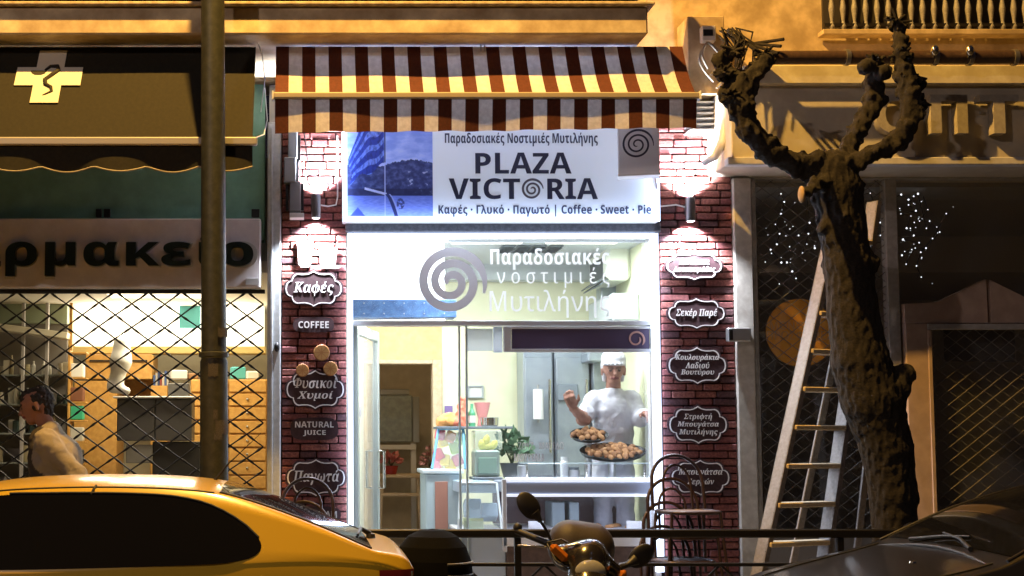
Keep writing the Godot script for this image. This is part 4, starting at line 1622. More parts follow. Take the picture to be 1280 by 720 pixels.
	var packs := [["yellow", Color(0.75, 0.55, 0.05)], ["red", Color(0.55, 0.04, 0.06)], ["orange", Color(0.75, 0.28, 0.05)], ["lime", Color(0.45, 0.60, 0.10)], ["pink", Color(0.70, 0.20, 0.25)]]
	var spots := [[553.0, 552.0, 0], [556.0, 575.0, 0], [548.0, 568.0, 1], [550.0, 543.0, 1], [563.0, 546.0, 2], [568.0, 560.0, 3], [562.0, 582.0, 0], [572.0, 575.0, 4], [546.0, 580.0, 4], [576.0, 548.0, 3]]
	for q in spots:
		var c := Vector3((q[0] - 380.0) / 1650.0 * 11.1, 1.58 + (550.0 - q[1]) / 1650.0 * 11.1, -11.12)
		var pk = packs[q[2]]
		var t = thing("sweet_packet", "small %s sweet packet inside the glass showcase" % pk[0], "packet", c, "sweet packets in the showcase")
		st = stn()
		cbox(st, c, Vector3(0.085, 0.10, 0.03), 0.012, Basis(Vector3.BACK, rng.randf() - 0.5) * Basis(Vector3.RIGHT, -0.3))
		part(t, "wrapper", st, mat("packet_" + pk[0], pk[1], 0.45))
	# things standing on the showcase shelf
	var tw = thing("folded_cloth", "orange and salmon folded cloths heaped on the showcase shelf", "cloth", Vector3(1.2088, 1.6939, -11.1))
	var cb := []
	for q in [[552, 528, 570, 524, 0.05], [560, 522, 574, 527, 0.045]]:
		cb.append([Vector3((q[0] - 380.0) / 1650.0 * 11.1, 1.58 + (550.0 - q[1]) / 1650.0 * 11.1, -11.1), Vector3((q[2] - 380.0) / 1650.0 * 11.1, 1.58 + (550.0 - q[3]) / 1650.0 * 11.1, -11.1), q[4], q[4] * 0.8, Color(0.78, 0.36, 0.12)])
	cb.append([Vector3(1.3142, 1.7272, -11.08), Vector3(1.3292, 1.9148, -11.08), 0.055, 0.03, Color(0.80, 0.22, 0.14)])
	part(tw, "cloth_heap", skin(cb, 0.012, 0.03, 0.02, 14.0, 3), tinted("cloth_tint", 0.9))
	o = thing("metal_bowl", "shiny steel bowl on the showcase shelf", "bowl", Vector3(1.5443, 1.6934, -11.05))
	st = stn()
	lathe(st, [Vector2(0, 0), Vector2(0.062, 0), Vector2(0.072, 0.01), Vector2(0.076, 0.07), Vector2(0.08, 0.074), Vector2(0.072, 0.07), Vector2(0.066, 0.012), Vector2(0, 0.008)], Vector3(1.551, 1.6934, -11.05), 20)
	part(o, "bowl_wall", st, mats["chrome"])
	o = thing("pink_cup", "pink fluted cup beside the steel bowl", "cup", Vector3(1.507, 1.6941, -11.12))
	st = stn()
	lathe(st, [Vector2(0, 0), Vector2(0.045, 0), Vector2(0.035, 0.06), Vector2(0.05, 0.12), Vector2(0.07, 0.2), Vector2(0.062, 0.2), Vector2(0.03, 0.1), Vector2(0, 0.09)], Vector3(1.5003, 1.6941, -11.12), 16)
	part(o, "cup_wall", st, mat("pink_plastic", Color(0.75, 0.32, 0.32), 0.4))
	o = thing("green_bottle", "small green and white bottle on the showcase shelf", "bottle", Vector3(1.4103, 1.6939, -11.1))
	st = stn()
	lathe(st, [Vector2(0, 0), Vector2(0.03, 0), Vector2(0.03, 0.11), Vector2(0.012, 0.15), Vector2(0.012, 0.19), Vector2(0, 0.19)], Vector3(1.4103, 1.6939, -11.1), 14)
	var bt = part(o, "bottle_body", st, mat("bottle_green", Color(0.10, 0.42, 0.22), 0.3))
	st = stn()
	lathe(st, [Vector2(0.031, 0.03), Vector2(0.031, 0.09)], Vector3(1.4103, 1.6939, -11.1), 14)
	part(bt, "paper_band", st, mats["white_paint"])
	# juicer
	o = thing("juice_machine", "glass and steel juice machine with lemons in its hopper", "juicer", Vector3(1.4784, 1.2709, -10.7))
	st = stn()
	bx(st, 1.3894, 1.5906, 1.2823, 1.4958, -11.0, -10.75, 0.012)
	part(o, "body", st, mat("juicer_green", Color(0.30, 0.38, 0.34), 0.35, 0.3))
	st = stn()
	bx(st, 1.4137, 1.5629, 1.3084, 1.4376, -10.752, -10.735, 0.004)
	part(o, "front_window", st, mat("window_green", Color(0.22, 0.33, 0.27), 0.2))
	st = stn()
	bx(st, 1.3686, 1.6009, 1.258, 1.2812, -11.0, -10.68, 0.004)
	part(o, "drip_tray", st, mats["slate_grey"])
	st = stn()
	bx(st, 1.3973, 1.6193, 1.4986, 1.6582, -11.05, -10.8, 0.01)
	part(o, "hopper", st, pane("hopper_glass", Color(0.6, 0.75, 0.7), 0.25))
	for q in [[602.0, 556.0], [610.0, 558.0], [617.0, 556.0], [608.0, 550.0]]:
		var c := Vector3((q[0] - 380.0) / 1650.0 * 10.9, 1.58 + (550.0 - q[1]) / 1650.0 * 10.9, -10.92)
		var t = thing("lemon", "yellow lemon in the hopper of the juice machine", "lemon", c, "lemons in the juice machine")
		st = stn()
		lathe(st, [Vector2(0, -0.046), Vector2(0.01, -0.042), Vector2(0.026, -0.025), Vector2(0.031, 0), Vector2(0.026, 0.025), Vector2(0.01, 0.042), Vector2(0, 0.048)], c, 12, Basis(Vector3.BACK, 1.3 + q[0]))
		part(t, "rind", st, mat("lemon", Color(0.72, 0.66, 0.10), 0.5))
	# potted plants and flowers
	potted("potted_plant", Vector3(1.7571, 1.2632, -11.2), 0.17, 0.30, Color(0.08, 0.16, 0.09), "leafy grey-green plant beside the steel refrigerator", mats["slate_grey"])
	potted("flower_pot", Vector3(0.9407, 1.2098, -14.3), 0.13, 0.16, Color(0.42, 0.14, 0.13), "pink flowers in a red pot on the back room table", mat("red_pot", Color(0.42, 0.03, 0.02), 0.4))
	potted("dried_bouquet", Vector3(1.1799, 1.2099, -12.3), 0.10, 0.26, Color(0.16, 0.05, 0.03), "dark red dried bouquet by the door casing", mats["black_plastic"])

	# back room: table, oven on a stand
	o = thing("side_table", "small wooden table with crossed rails in the back room", "table", Vector3(1.0737, 0.45, -14.5))
	st = stn()
	bx(st, 0.7767, 1.3117, 1.1755, 1.2098, -14.8, -14.2, 0.004)
	part(o, "table_top", st, wood)
	for q in [[0.8362, -14.25], [1.2241, -14.25], [0.862, -14.72], [1.2585, -14.72]]:
		st = stn()
		tube(st, [Vector3(q[0], 1.1755, q[1]), Vector3(q[0] + (0.04 if q[0] > 1.0 else -0.03), 0.45, q[1])], 0.022, 8)
		part(o, "leg", st, wood)
	st = stn()
	bx(st, 0.8362, 1.2414, 0.9781, 1.0124, -14.27, -14.23, 0.003)
	part(o, "rail", st, wood)
	o = thing("steel_oven", "boxy grey steel oven on a white stand in the back room", "oven", Vector3(1.0564, 0.45, -15.1))
	st = stn()
	bx(st, 0.7396, 1.2267, 1.553, 2.0844, -15.4, -14.9, 0.015)
	part(o, "oven_body", st, grain("oven_steel", Color(0.36, 0.40, 0.38), Color(0.28, 0.31, 0.30), 0.4, 0.4, 0.9))
	st = stn()
	bx(st, 1.225, 1.2971, 1.5531, 2.0657, -14.93, -14.87, 0.004)
	part(o, "oven_door_edge", st, mats["brushed_steel"])
	st = stn()
	bx(st, 0.7767, 1.1921, 2.0889, 2.1567, -15.3, -14.95, 0.006)
	part(o, "top_tray", st, mats["brushed_steel"])
	for q in [0.7551, 1.2046]:
		st = stn()
		bx(st, q, q + 0.06, 0.45, 1.5477, -14.98, -14.92, 0.004)
		part(o, "leg", st, mats["white_paint"])
	st = stn()
	bx(st, 0.7564, 1.2607, 1.4722, 1.5261, -14.919, -14.89, 0.003)
	part(o, "stand_rail", st, mats["white_paint"])

	var gsh = thing("glass_shelf", "bright edged glass shelf carrying the biscuit trays", "shelf", Vector3((cx0 + cx1) * 0.5, 1.4063, -10.3))
	st = stn()
	bx(st, 1.6939, 2.6671, 1.3948, 1.4071, -10.42, -10.18, 0.002)
	part(gsh, "shelf_plate", st, pane("shelf_glass", Color(0.75, 0.9, 0.92), 0.35))
	for q in [1.7322, 2.1962, 2.6478]:
		st = stn()
		tube(st, [Vector3(q, 1.2531, -10.3), Vector3(q, 1.3923, -10.3)], 0.010, 8)
		part(gsh, "shelf_leg", st, mats["chrome"])
	# small things about the counter
	o = thing("purple_notice", "small purple notice stuck on the pale door casing", "notice", Vector3(1.3115, 1.846, -11.9))
	st = stn()
	bx(st, 1.2754, 1.3475, 1.7956, 1.8892, -11.99, -11.975, 0.002)
	part(o, "card", st, mat("purple_card", Color(0.20, 0.13, 0.32), 0.6))
	o = thing("picture_frame", "thin grey picture frame on the yellow back wall", "picture frame", Vector3(1.5359, 2.0498, -11.95))
	for q in [[584.0, 586.0, 498.0, 482.0], [602.0, 604.0, 498.0, 482.0], [586.0, 602.0, 484.0, 482.0], [586.0, 602.0, 498.0, 496.0]]:
		st = stn()
		bx(st, (q[0] - 380.0) / 1650.0 * 12.0, (q[1] - 380.0) / 1650.0 * 12.0, 1.58 + (550.0 - q[2]) / 1650.0 * 12.0, 1.58 + (550.0 - q[3]) / 1650.0 * 12.0, -11.998, -11.97, 0.002)
		part(o, "frame_side", st, mats["cabinet_grey"])
	st = stn()
	bx(st, 1.4983, 1.6147, 1.9717, 2.059, -11.997, -11.985)
	part(o, "picture", st, mats["white_wall"])
	o = thing("paper_roll", "white paper towel roll hung between the steel refrigerators", "paper roll", Vector3(2.0328, 1.7883, -11.5))
	st = stn()
	lathe(st, [Vector2(0, 0), Vector2(0.045, 0), Vector2(0.045, 0.26), Vector2(0, 0.26)], Vector3(2.0429, 1.7608, -11.52), 16)
	part(o, "roll", st, mats["white_paint"])
	st = stn()
	tube(st, [Vector3(2.0429, 1.7608, -11.52) + Vector3(0, -0.03, 0), Vector3(2.0429, 1.7608, -11.52) + Vector3(0, 0.3, 0)], 0.01, 8)
	part(o, "spindle", st, mats["brushed_steel"])
	for k in 9:
		var c := Vector3(2.1841 + k * 0.052, 0.8909 + 0.02, -10.2 - 0.09 * (k % 3))
		var t = thing("pastry", "small golden pastry on the shelf of the glazed counter", "pastry", c, "pastries in the glazed counter")
		st = stn()
		ball(st, c, Vector3(0.036, 0.022, 0.03), 10, 6)
		part(t, "crust", st, grain("crust", Color(0.50, 0.26, 0.09), Color(0.28, 0.12, 0.04), 0.7, 0.0, 0.1, 0.05))
	for q in [[652.0, "tall glass sugar jar on the counter by the potted plant", 0.16, 0.04], [716.0, "small steel canister on the counter below the hanging board", 0.12, 0.045], [704.0, "stack of white paper cups on the counter", 0.2, 0.03]]:
		var c := Vector3((q[0] - 380.0) / 1650.0 * 10.45, 1.2467, -10.45)
		var t = thing("counter_jar", q[1], "jar", c)
		st = stn()
		lathe(st, [Vector2(0, 0), Vector2(q[3], 0), Vector2(q[3] * 1.1, q[2] * 0.8), Vector2(q[3] * 0.9, q[2] * 0.84)], c, 16)
		part(t, "jar_body", st, mats["white_paint"] if q[0] == 704.0 else mats["brushed_steel"])
		st = stn()
		lathe(st, [Vector2(q[3] * 0.9, q[2] * 0.84), Vector2(q[3] * 0.95, q[2]), Vector2(0, q[2])], c, 16)
		part(t, "lid", st, mats["slate_grey"] if q[0] != 704.0 else mats["white_paint"])
	# trays of biscuits in the window
	biscuit_tray(Vector3(2.4021, 1.4807, -10.3), 0.262, 0.11, 0.62, "long oval tray heaped with golden biscuits before the baker", 46)
	biscuit_tray(Vector3(2.226, 1.6112, -10.34), 0.15, 0.075, 0.75, "small dark oval tray of brown biscuits tilted behind the long tray", 18)


func alu_mat():
	return mats["white_aluminium"]


func potted(called, at: Vector3, r, h, leaf: Color, label, potm) -> void:
	var o = thing(called, label, "plant", at)
	var st = stn()
	lathe(st, [Vector2(0, 0), Vector2(r * 0.42, 0), Vector2(r * 0.6, r * 0.7), Vector2(r * 0.64, r * 0.72), Vector2(r * 0.55, r * 0.7), Vector2(0, r * 0.62)], at, 16)
	part(o, "pot", st, potm)
	st = stn()
	for k in 9:
		var a := TAU * k / 9.0
		tube(st, [at + Vector3(0, r * 0.6, 0), at + Vector3(cos(a) * r * 0.4, r * 0.7 + h * 0.5, sin(a) * r * 0.4)], 0.004, 5)
	part(o, "stem", st, mat("stem_green", Color(0.05, 0.08, 0.03), 0.8))
	st = stn()
	for k in 90:
		var d := Vector3(rng.randfn(), absf(rng.randfn()), rng.randfn()).normalized()
		var p := at + Vector3(0, r * 0.7 + h * 0.25, 0) + d * Vector3(r * 0.95, h * 0.75, r * 0.95) * (0.45 + 0.55 * rng.randf())
		var t := Vector3(rng.randfn(), rng.randfn(), rng.randfn()).normalized()
		var u = d.cross(t).normalized() * r * 0.2
		var v = (d + t * 0.4).normalized() * r * 0.3
		fquad(st, p - u, p + v, p + u, p - v * 0.6, at)
	part(o, "leaves", st, grain("leaf_" + called, leaf, leaf * 1.7, 0.7, 0.0, 0.1, 0.05))


func biscuit_tray(c: Vector3, rx, rz, tilt, label, n) -> void:
	var o = thing("biscuit_tray", label, "tray", c)
	var bas := Basis(Vector3.RIGHT, tilt)
	var st = stn()
	var sc := bas.scaled_local(Vector3(rx, 1, rz))
	lathe(st, [Vector2(0, -0.012), Vector2(0.92, -0.012), Vector2(1.0, 0.02), Vector2(0.97, 0.022), Vector2(0.9, -0.006), Vector2(0, -0.006)], c, 32, sc)
	part(o, "tray_rim", st, mat("dark_tray", Color(0.02, 0.02, 0.022), 0.35, 0.5))
	st = stn()
	tube(st, [c + Vector3(0, 0, -0.02), Vector3(c.x, 1.2701, c.z - 0.05)], 0.03, 8)
	part(o, "stand", st, mats["brushed_steel"])
	var shapes := []
	for k in 3:
		var s2 = stn()
		ball(s2, Vector3.ZERO, Vector3(0.028 + 0.004 * k, 0.017, 0.024), 8, 5)
		shapes.append(s2.commit())
	for k in n:
		var a = k * 2.4
		var r := sqrt((k + 0.5) / n) * 0.82
		var q := MeshInstance3D.new()
		q.name = "biscuit"
		q.mesh = shapes[k % 3]
		q.material_override = grain("biscuit_%d" % (k % 2), [Color(0.55, 0.30, 0.12), Color(0.40, 0.19, 0.07)][k % 2], [Color(0.30, 0.13, 0.05), Color(0.20, 0.08, 0.03)][k % 2], 0.7, 0.0, 0.08, 0.04, 0.1, false)
		q.position = bas * Vector3(cos(a) * r * rx, 0.012 + 0.02 * (1.0 - r) + rng.randf() * 0.008, sin(a) * r * rz)
		q.basis = bas * Basis.from_euler(Vector3((rng.randf() - 0.5) * 0.8, rng.randf() * 6.0, (rng.randf() - 0.5) * 0.8))
		o.add_child(q, true)


# ---------------------------------------------------------------- pharmacy

func build_pharmacy() -> void:
	var green = grain("green_panel", Color(0.16, 0.34, 0.27), Color(0.12, 0.27, 0.21), 0.6, 0.0, 1.5, 0.01)
	var o = thing("green_fascia", "dull green panel between the pharmacy awning and its sign", "panel", Vector3(-1.5, 3.2, -10.1))
	var st = stn()
	bx(st, -6, -0.3015, 3.1115, 4.325, -10.2, -10.05)
	part(o, "panel_face", st, green)
	for q in [[118.0, 125.0], [128.0, 136.0], [314.0, 324.0]]:
		st = stn()
		bx(st, (q[0] - 380.0) / 1650.0 * 10.05, (q[1] - 380.0) / 1650.0 * 10.05, 3.285, 3.3471, -10.052, -10.02, 0.003)
		part(o, "bracket", st, mats["black_plastic"])
	# awning
	o = thing("pharmacy_awning", "dark olive pharmacy awning with a pale cross and scalloped edge", "awning", Vector3(-1.5, 4.3, -9.05))
	var cl = grain("olive_cloth", Color(0.021, 0.018, 0.009), Color(0.014, 0.012, 0.007), 0.95, 0.0, 0.6, 0.03)
	var ax0 := -5.0
	var ax1 := -0.336
	var top := Vector2(4.318, -9.05)
	var bot := Vector2(3.5386, -8.5)
	st = stn()
	var rows := []
	for k in 7:
		var t := k / 6.0
		var line := []
		for i in 41:
			var x: float = lerpf(ax0, ax1, i / 40.0)
			line.append(Vector3(x, lerpf(top.x, bot.x, t) - 0.02 * sin(PI * t) + 0.004 * sin(x * 5.0) * sin(PI * t), lerpf(top.y, bot.y, t)))
		rows.append(line)
	sheet(st, rows, Vector3.ZERO, Vector3(0, 0.6, 1))
	part(o, "fabric", st, cl)
	st = stn()
	bx(st, ax0, -0.3028, 3.4963, 3.5492, -8.52, -8.475, 0.008)
	part(o, "front_bar", st, mat("grey_bar", Color(0.40, 0.38, 0.36), 0.45, 0.2))
	st = stn()
	rows = [[], [], [], []]
	var n := 160
	for i in n + 1:
		var x: float = lerpf(ax0, ax1, float(i) / n)
		var sc := absf(sin((x - ax1) * PI / 0.345))
		for k in 4:
			var t := k / 3.0
			var low: float = 3.3589 - 0.035 * sc
			rows[k].append(Vector3(x, lerpf(3.4963, low, t), -8.505 + 0.02 * t * sin(x * 9.0)))
	sheet(st, rows, Vector3.ZERO, Vector3.BACK)
	part(o, "valance", st, cl)
	st = stn()
	var edge := []
	for i in n + 1:
		edge.append(rows[3][i] + Vector3(0, 0, 0.002))
	tube(st, edge, 0.006, 5)
	part(o, "edge_piping", st, mat("pale_piping", Color(0.30, 0.27, 0.2), 0.8))
	# cross printed on the cloth
	var along := (Vector3(0, bot.x, bot.y) - Vector3(0, top.x, top.y)).normalized()
	var outw := Vector3.RIGHT.cross(-along).normalized()
	if outw.z < 0:
		outw = -outw
	var crs := Vector3(-1.7444, 4.0784, -8.87)
	var xf := Transform3D(Basis(Vector3.RIGHT, -along, outw), Vector3(crs.x, 0, 0))
	# centre of the cross on the slope
	var tt := 0.315
	xf.origin = Vector3(crs.x, lerpf(top.x, bot.x, tt) - 0.02 * sin(PI * tt), lerpf(top.y, bot.y, tt)) + outw * 0.006
	var a := 0.095
	var b := 0.225
	var v := 0.275
	var poly := PackedVector2Array([Vector2(-a, v), Vector2(a, v), Vector2(a, a), Vector2(b, a), Vector2(b, -a), Vector2(a, -a), Vector2(a, -v), Vector2(-a, -v), Vector2(-a, -a), Vector2(-b, -a), Vector2(-b, a), Vector2(-a, a)])
	st = stn()
	prism(st, poly, 0.0, 0.003, xf)
	var cr = part(o, "cross_print", st, mat("cross_white", Color(0.68, 0.66, 0.58), 0.85))
	st = stn()
	var sn := []
	for q in [[-0.03, 0.06], [0.0, 0.10], [0.05, 0.10], [0.06, 0.06], [0.02, 0.01], [-0.02, -0.04], [-0.01, -0.09], [0.03, -0.12], [0.04, -0.16], [0.0, -0.19], [-0.02, -0.20]]:
		sn.append(xf * Vector3(q[0], q[1], 0.004))
	tube(st, sn, [0.010, 0.014, 0.017, 0.018, 0.018, 0.017, 0.016, 0.014, 0.011, 0.007, 0.003], 6)
	part(cr, "serpent_print", st, mat("print_black", Color(0.015, 0.012, 0.01), 0.8))
	st = stn()
	prism(st, PackedVector2Array([Vector2(-0.13, 0.055), Vector2(-0.02, 0.055), Vector2(-0.03, 0.025), Vector2(-0.055, 0.012), Vector2(-0.095, 0.012), Vector2(-0.12, 0.03)]), 0.003, 0.006, xf)
	part(cr, "bowl_print", st, mats["print_black"])

	# sign with raised letters
	o = thing("pharmacy_sign", "grey pharmacy sign with raised dark Greek letters above the grille", "sign", Vector3(-1.2, 2.7115, -9.95))
	st = stn()
	bx(st, -4.5, -0.3264, 2.7236, 3.2535, -10.04, -9.9, 0.01)
	part(o, "panel", st, grain("sign_grey", Color(0.74, 0.71, 0.73), Color(0.64, 0.61, 0.63), 0.55, 0.0, 1.5, 0.012))
	part(o, "letter_outline", letters("φαρμακείο", -2.9556, -0.3498, 2.7879, 3.1525, -9.899, 0.012), mat("letter_edge", Color(0.52, 0.52, 0.5), 0.4))
	part(o, "raised_lettering", letters("φαρμακείο", -2.9254, -0.38, 2.8061, 3.1343, -9.886, 0.05), mat("letter_green", Color(0.012, 0.022, 0.018), 0.3))
	st = stn()
	bx(st, -0.4401, -0.3376, 2.7467, 2.7952, -9.899, -9.895)
	part(o, "maker_label", st, mats["grey_bar"])

	# roller grille of crossed wires
	var gx1 := -0.2963
	o = thing("roller_grille", "black diamond wire security grille closed across the pharmacy", "grille", Vector3(-1.5, 0.14, -9.98))
	var wire = mat("black_wire", Color(0.006, 0.006, 0.006), 0.6)
	var gy1 := 2.7267
	var gy0 := 0.16
	var gx0 := -3.4
	var stepx := 0.250
	var slope := 0.72
	for dirn in [-1.0, 1.0]:
		var k := 0
		var span := (gy1 - gy0) / slope
		var x: float = gx0 - span if dirn > 0 else gx0
		while x < (gx1 if dirn > 0 else gx1 + span):
			var pts := []
			var rad := []
			var hs := int(span / (stepx * 0.5)) + 2
			for j in hs * 4:
				var u: float = stepx * 0.125 * j
				var px: float = x + dirn * u
				var py: float = gy0 + u * slope
				if py > gy1 or px < gx0 or px > gx1:
					continue
				var near: float = absf(fmod(u + 0.0001, stepx * 0.5) / (stepx * 0.5))
				near = minf(near, 1.0 - near)
				pts.append(Vector3(px, py + 0.006 * sin(px * 7.0), -9.985 + (0.004 if dirn > 0 else -0.004)))
				rad.append(0.0105 if near < 0.1 else 0.0058)
			if pts.size() > 2:
				st = stn()
				tube(st, pts, rad, 5)
				part(o, "wire", st, wire)
			x += stepx
			k += 1
	st = stn()
	bx(st, gx0, gx1, 2.6901, 2.7206, -10.0, -9.96, 0.003)
	part(o, "top_rail", st, wire)

	# the room
	var xr := -0.2813
	wall_box("pharmacy_floor", -4.6, xr, 0.13, 0.2, -13.4, -10.06, mats["marble_floor"], "pale floor of the pharmacy")
	wall_box("pharmacy_ceiling", -4.6, xr, 2.86, 2.95, -13.4, -10.06, mat("ceiling_warm", Color(0.65, 0.62, 0.52), 0.85), "ceiling of the pharmacy")
	wall_box("pharmacy_wall", -4.6, xr, 0.2, 2.9, -13.45, -13.3, grain("cream_wall", Color(0.62, 0.55, 0.36), Color(0.54, 0.47, 0.3), 0.85, 0.0, 1.5, 0.01), "cream back wall of the pharmacy")
	wall_box("pharmacy_side_wall", xr, xr + 0.03, 0.2, 2.95, -13.3, -10.08, mats["cream_wall"], "side wall of the pharmacy")
	wall_box("pharmacy_side_wall", -4.7, -4.6, 0.2, 2.95, -13.3, -10.06, mats["cream_wall"], "far side wall of the pharmacy")
	# lit panel
	o = thing("light_panel", "large glowing white display panel high in the pharmacy", "light box", Vector3(-1.3393, 2.4198, -12.65))
	st = stn()
	bx(st, -2.2079, -0.3833, 2.4812, 2.9506, -12.8, -12.6, 0.006)
	part(o, "lamp_face", st, glow("pharmacy_glow", Color(1.0, 0.97, 0.90), 1.25))
	area(o, "panel_light", Vector3(-1.3012, 2.7099, -12.58), 1.7, 0.42, 2.8, Color(1.0, 0.95, 0.84), Vector3.BACK)
	st = stn()
	bx(st, -2.2503, -0.3674, 2.4032, 2.4721, -12.8, -12.57, 0.006)
	part(o, "lower_frame", st, mat("cream_frame", Color(0.66, 0.50, 0.20), 0.5))
	st = stn()
	bx(st, -2.2656, -2.2082, 2.4752, 2.9715, -12.8, -12.57, 0.006)
	part(o, "end_frame", st, mats["cream_frame"])
	st = stn()
	bx(st, -1.1926, -0.9938, 2.6477, 2.8781, -12.6, -12.575, 0.003)
	part(o, "blue_poster", st, mat("cyan_poster", Color(0.12, 0.50, 0.58), 0.6))
	o = thing("ceiling_light", "flush ceiling lamp of the pharmacy behind the grille", "ceiling light", Vector3(-1.2, 2.86, -11.4))
	st = stn()
	bx(st, -1.7, -0.7, 2.83, 2.858, -11.6, -11.2, 0.004)
	part(o, "lamp_panel", st, glow("pharmacy_lamp", Color(1.0, 0.93, 0.8), 1.5))
	area(o, "panel_light", Vector3(-1.2, 2.825, -11.4), 0.95, 0.38, 4.6, Color(1.0, 0.93, 0.78), Vector3.DOWN)
	# wooden wall unit
	var oak = grain("orange_oak", Color(0.58, 0.33, 0.085), Color(0.48, 0.25, 0.06), 0.5, 0.0, 0.7, 0.02)
	o = thing("wall_unit", "orange oak wall unit with open niche behind the stocking display", "cabinet", Vector3(-1.7581, 0.2, -12.5))
	st = stn()
	bx(st, -2.1618, -1.7565, 0.2, 2.1351, -12.9, -12.4, 0.005)
	part(o, "lower_cabinet", st, oak)
	st = stn()
	bx(st, -2.0553, -1.4304, 2.1502, 2.3838, -12.9, -12.4, 0.005)
	part(o, "upper_cabinet", st, oak)
	st = stn()
	bx(st, -2.0144, -1.4732, 2.3148, 2.3298, -12.402, -12.375)
	part(o, "slot", st, mats["print_black"])
	st = stn()
	bx(st, -1.7871, -1.4358, 1.9608, 2.1594, -12.9, -12.85)
	part(o, "niche_back", st, oak)
	st = stn()
	bx(st, -1.443, -1.2852, 0.2, 2.09, -12.9, -12.42, 0.004)
	part(o, "pier", st, oak)
	# drawer chest
	o = thing("drawer_chest", "tall oak chest of many drawers behind the lamp post", "drawers", Vector3(-0.705, 0.2, -12.4))
	st = stn()
	bx(st, -1.0616, -0.3439, 0.2, 2.1479, -12.9, -12.37, 0.004)
	part(o, "carcass", st, oak)
	for r in 9:
		for c in 2:
			st = stn()
			var y0: float = 2.028 - 0.128 * r
			var x0: float = -1.0541 + c * 0.355
			bx(st, x0, x0 + 0.345, y0, y0 + 0.112, -12.372, -12.345, 0.005)
			var d = part(o, "drawer", st, oak)
			st = stn()
			ball(st, Vector3(x0 + 0.17, y0 + 0.06, -12.335), Vector3(0.012, 0.012, 0.012), 8, 6)
			part(d, "knob", st, mats["brushed_steel"])
	# books and boxes on top
	var cols := [Color(0.05, 0.10, 0.28), Color(0.4, 0.38, 0.35), Color(0.03, 0.05, 0.14), Color(0.25, 0.05, 0.04), Color(0.55, 0.5, 0.4)]
	for k in 7:
		var x: float = -1.4217 + k * 0.021
		var bk = thing("book", "thin upright book in the row on the pharmacy wall unit", "book", Vector3(x, 2.09, -12.5), "books on the pharmacy wall unit")
		st = stn()
		bx(st, x, x + 0.018, 2.0915, 2.0915 + 0.10 + 0.02 * (k % 3), -12.6, -12.44, 0.002)
		part(bk, "cover", st, mat("book_%d" % (k % 5), cols[k % 5], 0.6))
	for q in [[222.0, 476.0, 0.16, 0.09, "white crumpled paper bag on the pharmacy drawers", Color(0.7, 0.7, 0.68)], [297.0, 474.0, 0.13, 0.12, "turquoise carton on top of the oak drawers", Color(0.10, 0.45, 0.48)], [314.0, 474.0, 0.12, 0.08, "white flat carton beside the turquoise carton", Color(0.72, 0.72, 0.7)], [240.0, 474.0, 0.09, 0.06, "small brown carton near the lamp post in the pharmacy", Color(0.3, 0.16, 0.07)]]:
		var c := Vector3((q[0] - 380.0) / 1650.0 * 12.45, 2.1502, -12.5)
		var bxn = thing("carton", q[4], "box", c)
		st = stn()
		cbox(st, c + Vector3(0, q[3] * 0.5, 0), Vector3(q[2], q[3], 0.12), 0.012, Basis(Vector3.UP, 0.3))
		part(bxn, "carton_body", st, mat("carton_%d" % int(q[0]), q[5], 0.7))
	# counter with dark screens
	o = thing("pharmacy_counter", "dark grey counter with two panels in the middle of the pharmacy", "counter", Vector3(-1.2947, 0.2, -11.7))
	st = stn()
	bx(st, -1.6428, -1.3128, 1.573, 1.9446, -11.9, -11.6, 0.008)
	part(o, "grey_panel", st, mat("charcoal", Color(0.065, 0.062, 0.06), 0.5))
	st = stn()
	bx(st, -1.3058, -0.9829, 1.573, 1.9446, -11.9, -11.6, 0.008)
	part(o, "grey_panel", st, mats["charcoal"])
	st = stn()
	bx(st, -1.6728, -0.9559, 1.9446, 1.9622, -11.95, -11.55, 0.004)
	part(o, "counter_top", st, mats["grey_bar"])
	st = stn()
	bx(st, -1.2056, -1.0212, 1.969, 2.0825, -11.85, -11.7, 0.006)
	part(o, "till_screen", st, mats["charcoal"])
	st = stn()
	bx(st, -1.3331, -0.9121, 0.2, 1.566, -11.9, -11.65, 0.006)
	part(o, "base_cabinet", st, mat("near_black", Color(0.02, 0.019, 0.018), 0.6))
	st = stn()
	bx(st, -1.5629, -1.3316, 1.3774, 1.538, -11.8, -11.62, 0.006)
	part(o, "printer", st, mat("printer_grey", Color(0.20, 0.19, 0.17), 0.5))
	# stocking display leg
	o = thing("stocking_display", "white mannequin foot and calf showing a stocking in the pharmacy", "display leg", Vector3(-1.5892, 1.9936, -11.4))
	var w := Color(0.78, 0.78, 0.76)
	part(o, "leg_form", skin([[Vector3(-1.5726, 2.4231, -11.4), Vector3(-1.5849, 2.2566, -11.4), 0.075, 0.085, w], [Vector3(-1.5849, 2.2566, -11.4), Vector3(-1.618, 2.1042, -11.4), 0.085, 0.055, w], [Vector3(-1.618, 2.1042, -11.4), Vector3(-1.645, 2.042, -11.4), 0.055, 0.05, w], [Vector3(-1.645, 2.042, -11.4), Vector3(-1.5273, 1.9986, -11.35), 0.045, 0.035, w]], 0.014, 0.05), mat("stocking_white", Color(0.80, 0.80, 0.78), 0.6))
	st = stn()
	tube(st, [Vector3(-1.5726, 2.4231, -11.4), Vector3(-1.5742, 2.5831, -11.4) + Vector3(0, 0.55, 0)], 0.004, 5)
	part(o, "hanging_wire", st, mats["grey_bar"])
	# shelving with bottles on the near side
	o = thing("glass_shelving", "dark shelving with pale green back beside the lit panel", "shelves", Vector3(-2.5025, 0.2, -12.3))
	st = stn()
	bx(st, -3.7723, -2.2332, 2.6786, 2.86, -12.55, -12.4, 0.004)
	part(o, "green_back", st, mat("sage_panel", Color(0.30, 0.36, 0.26), 0.6))
	st = stn()
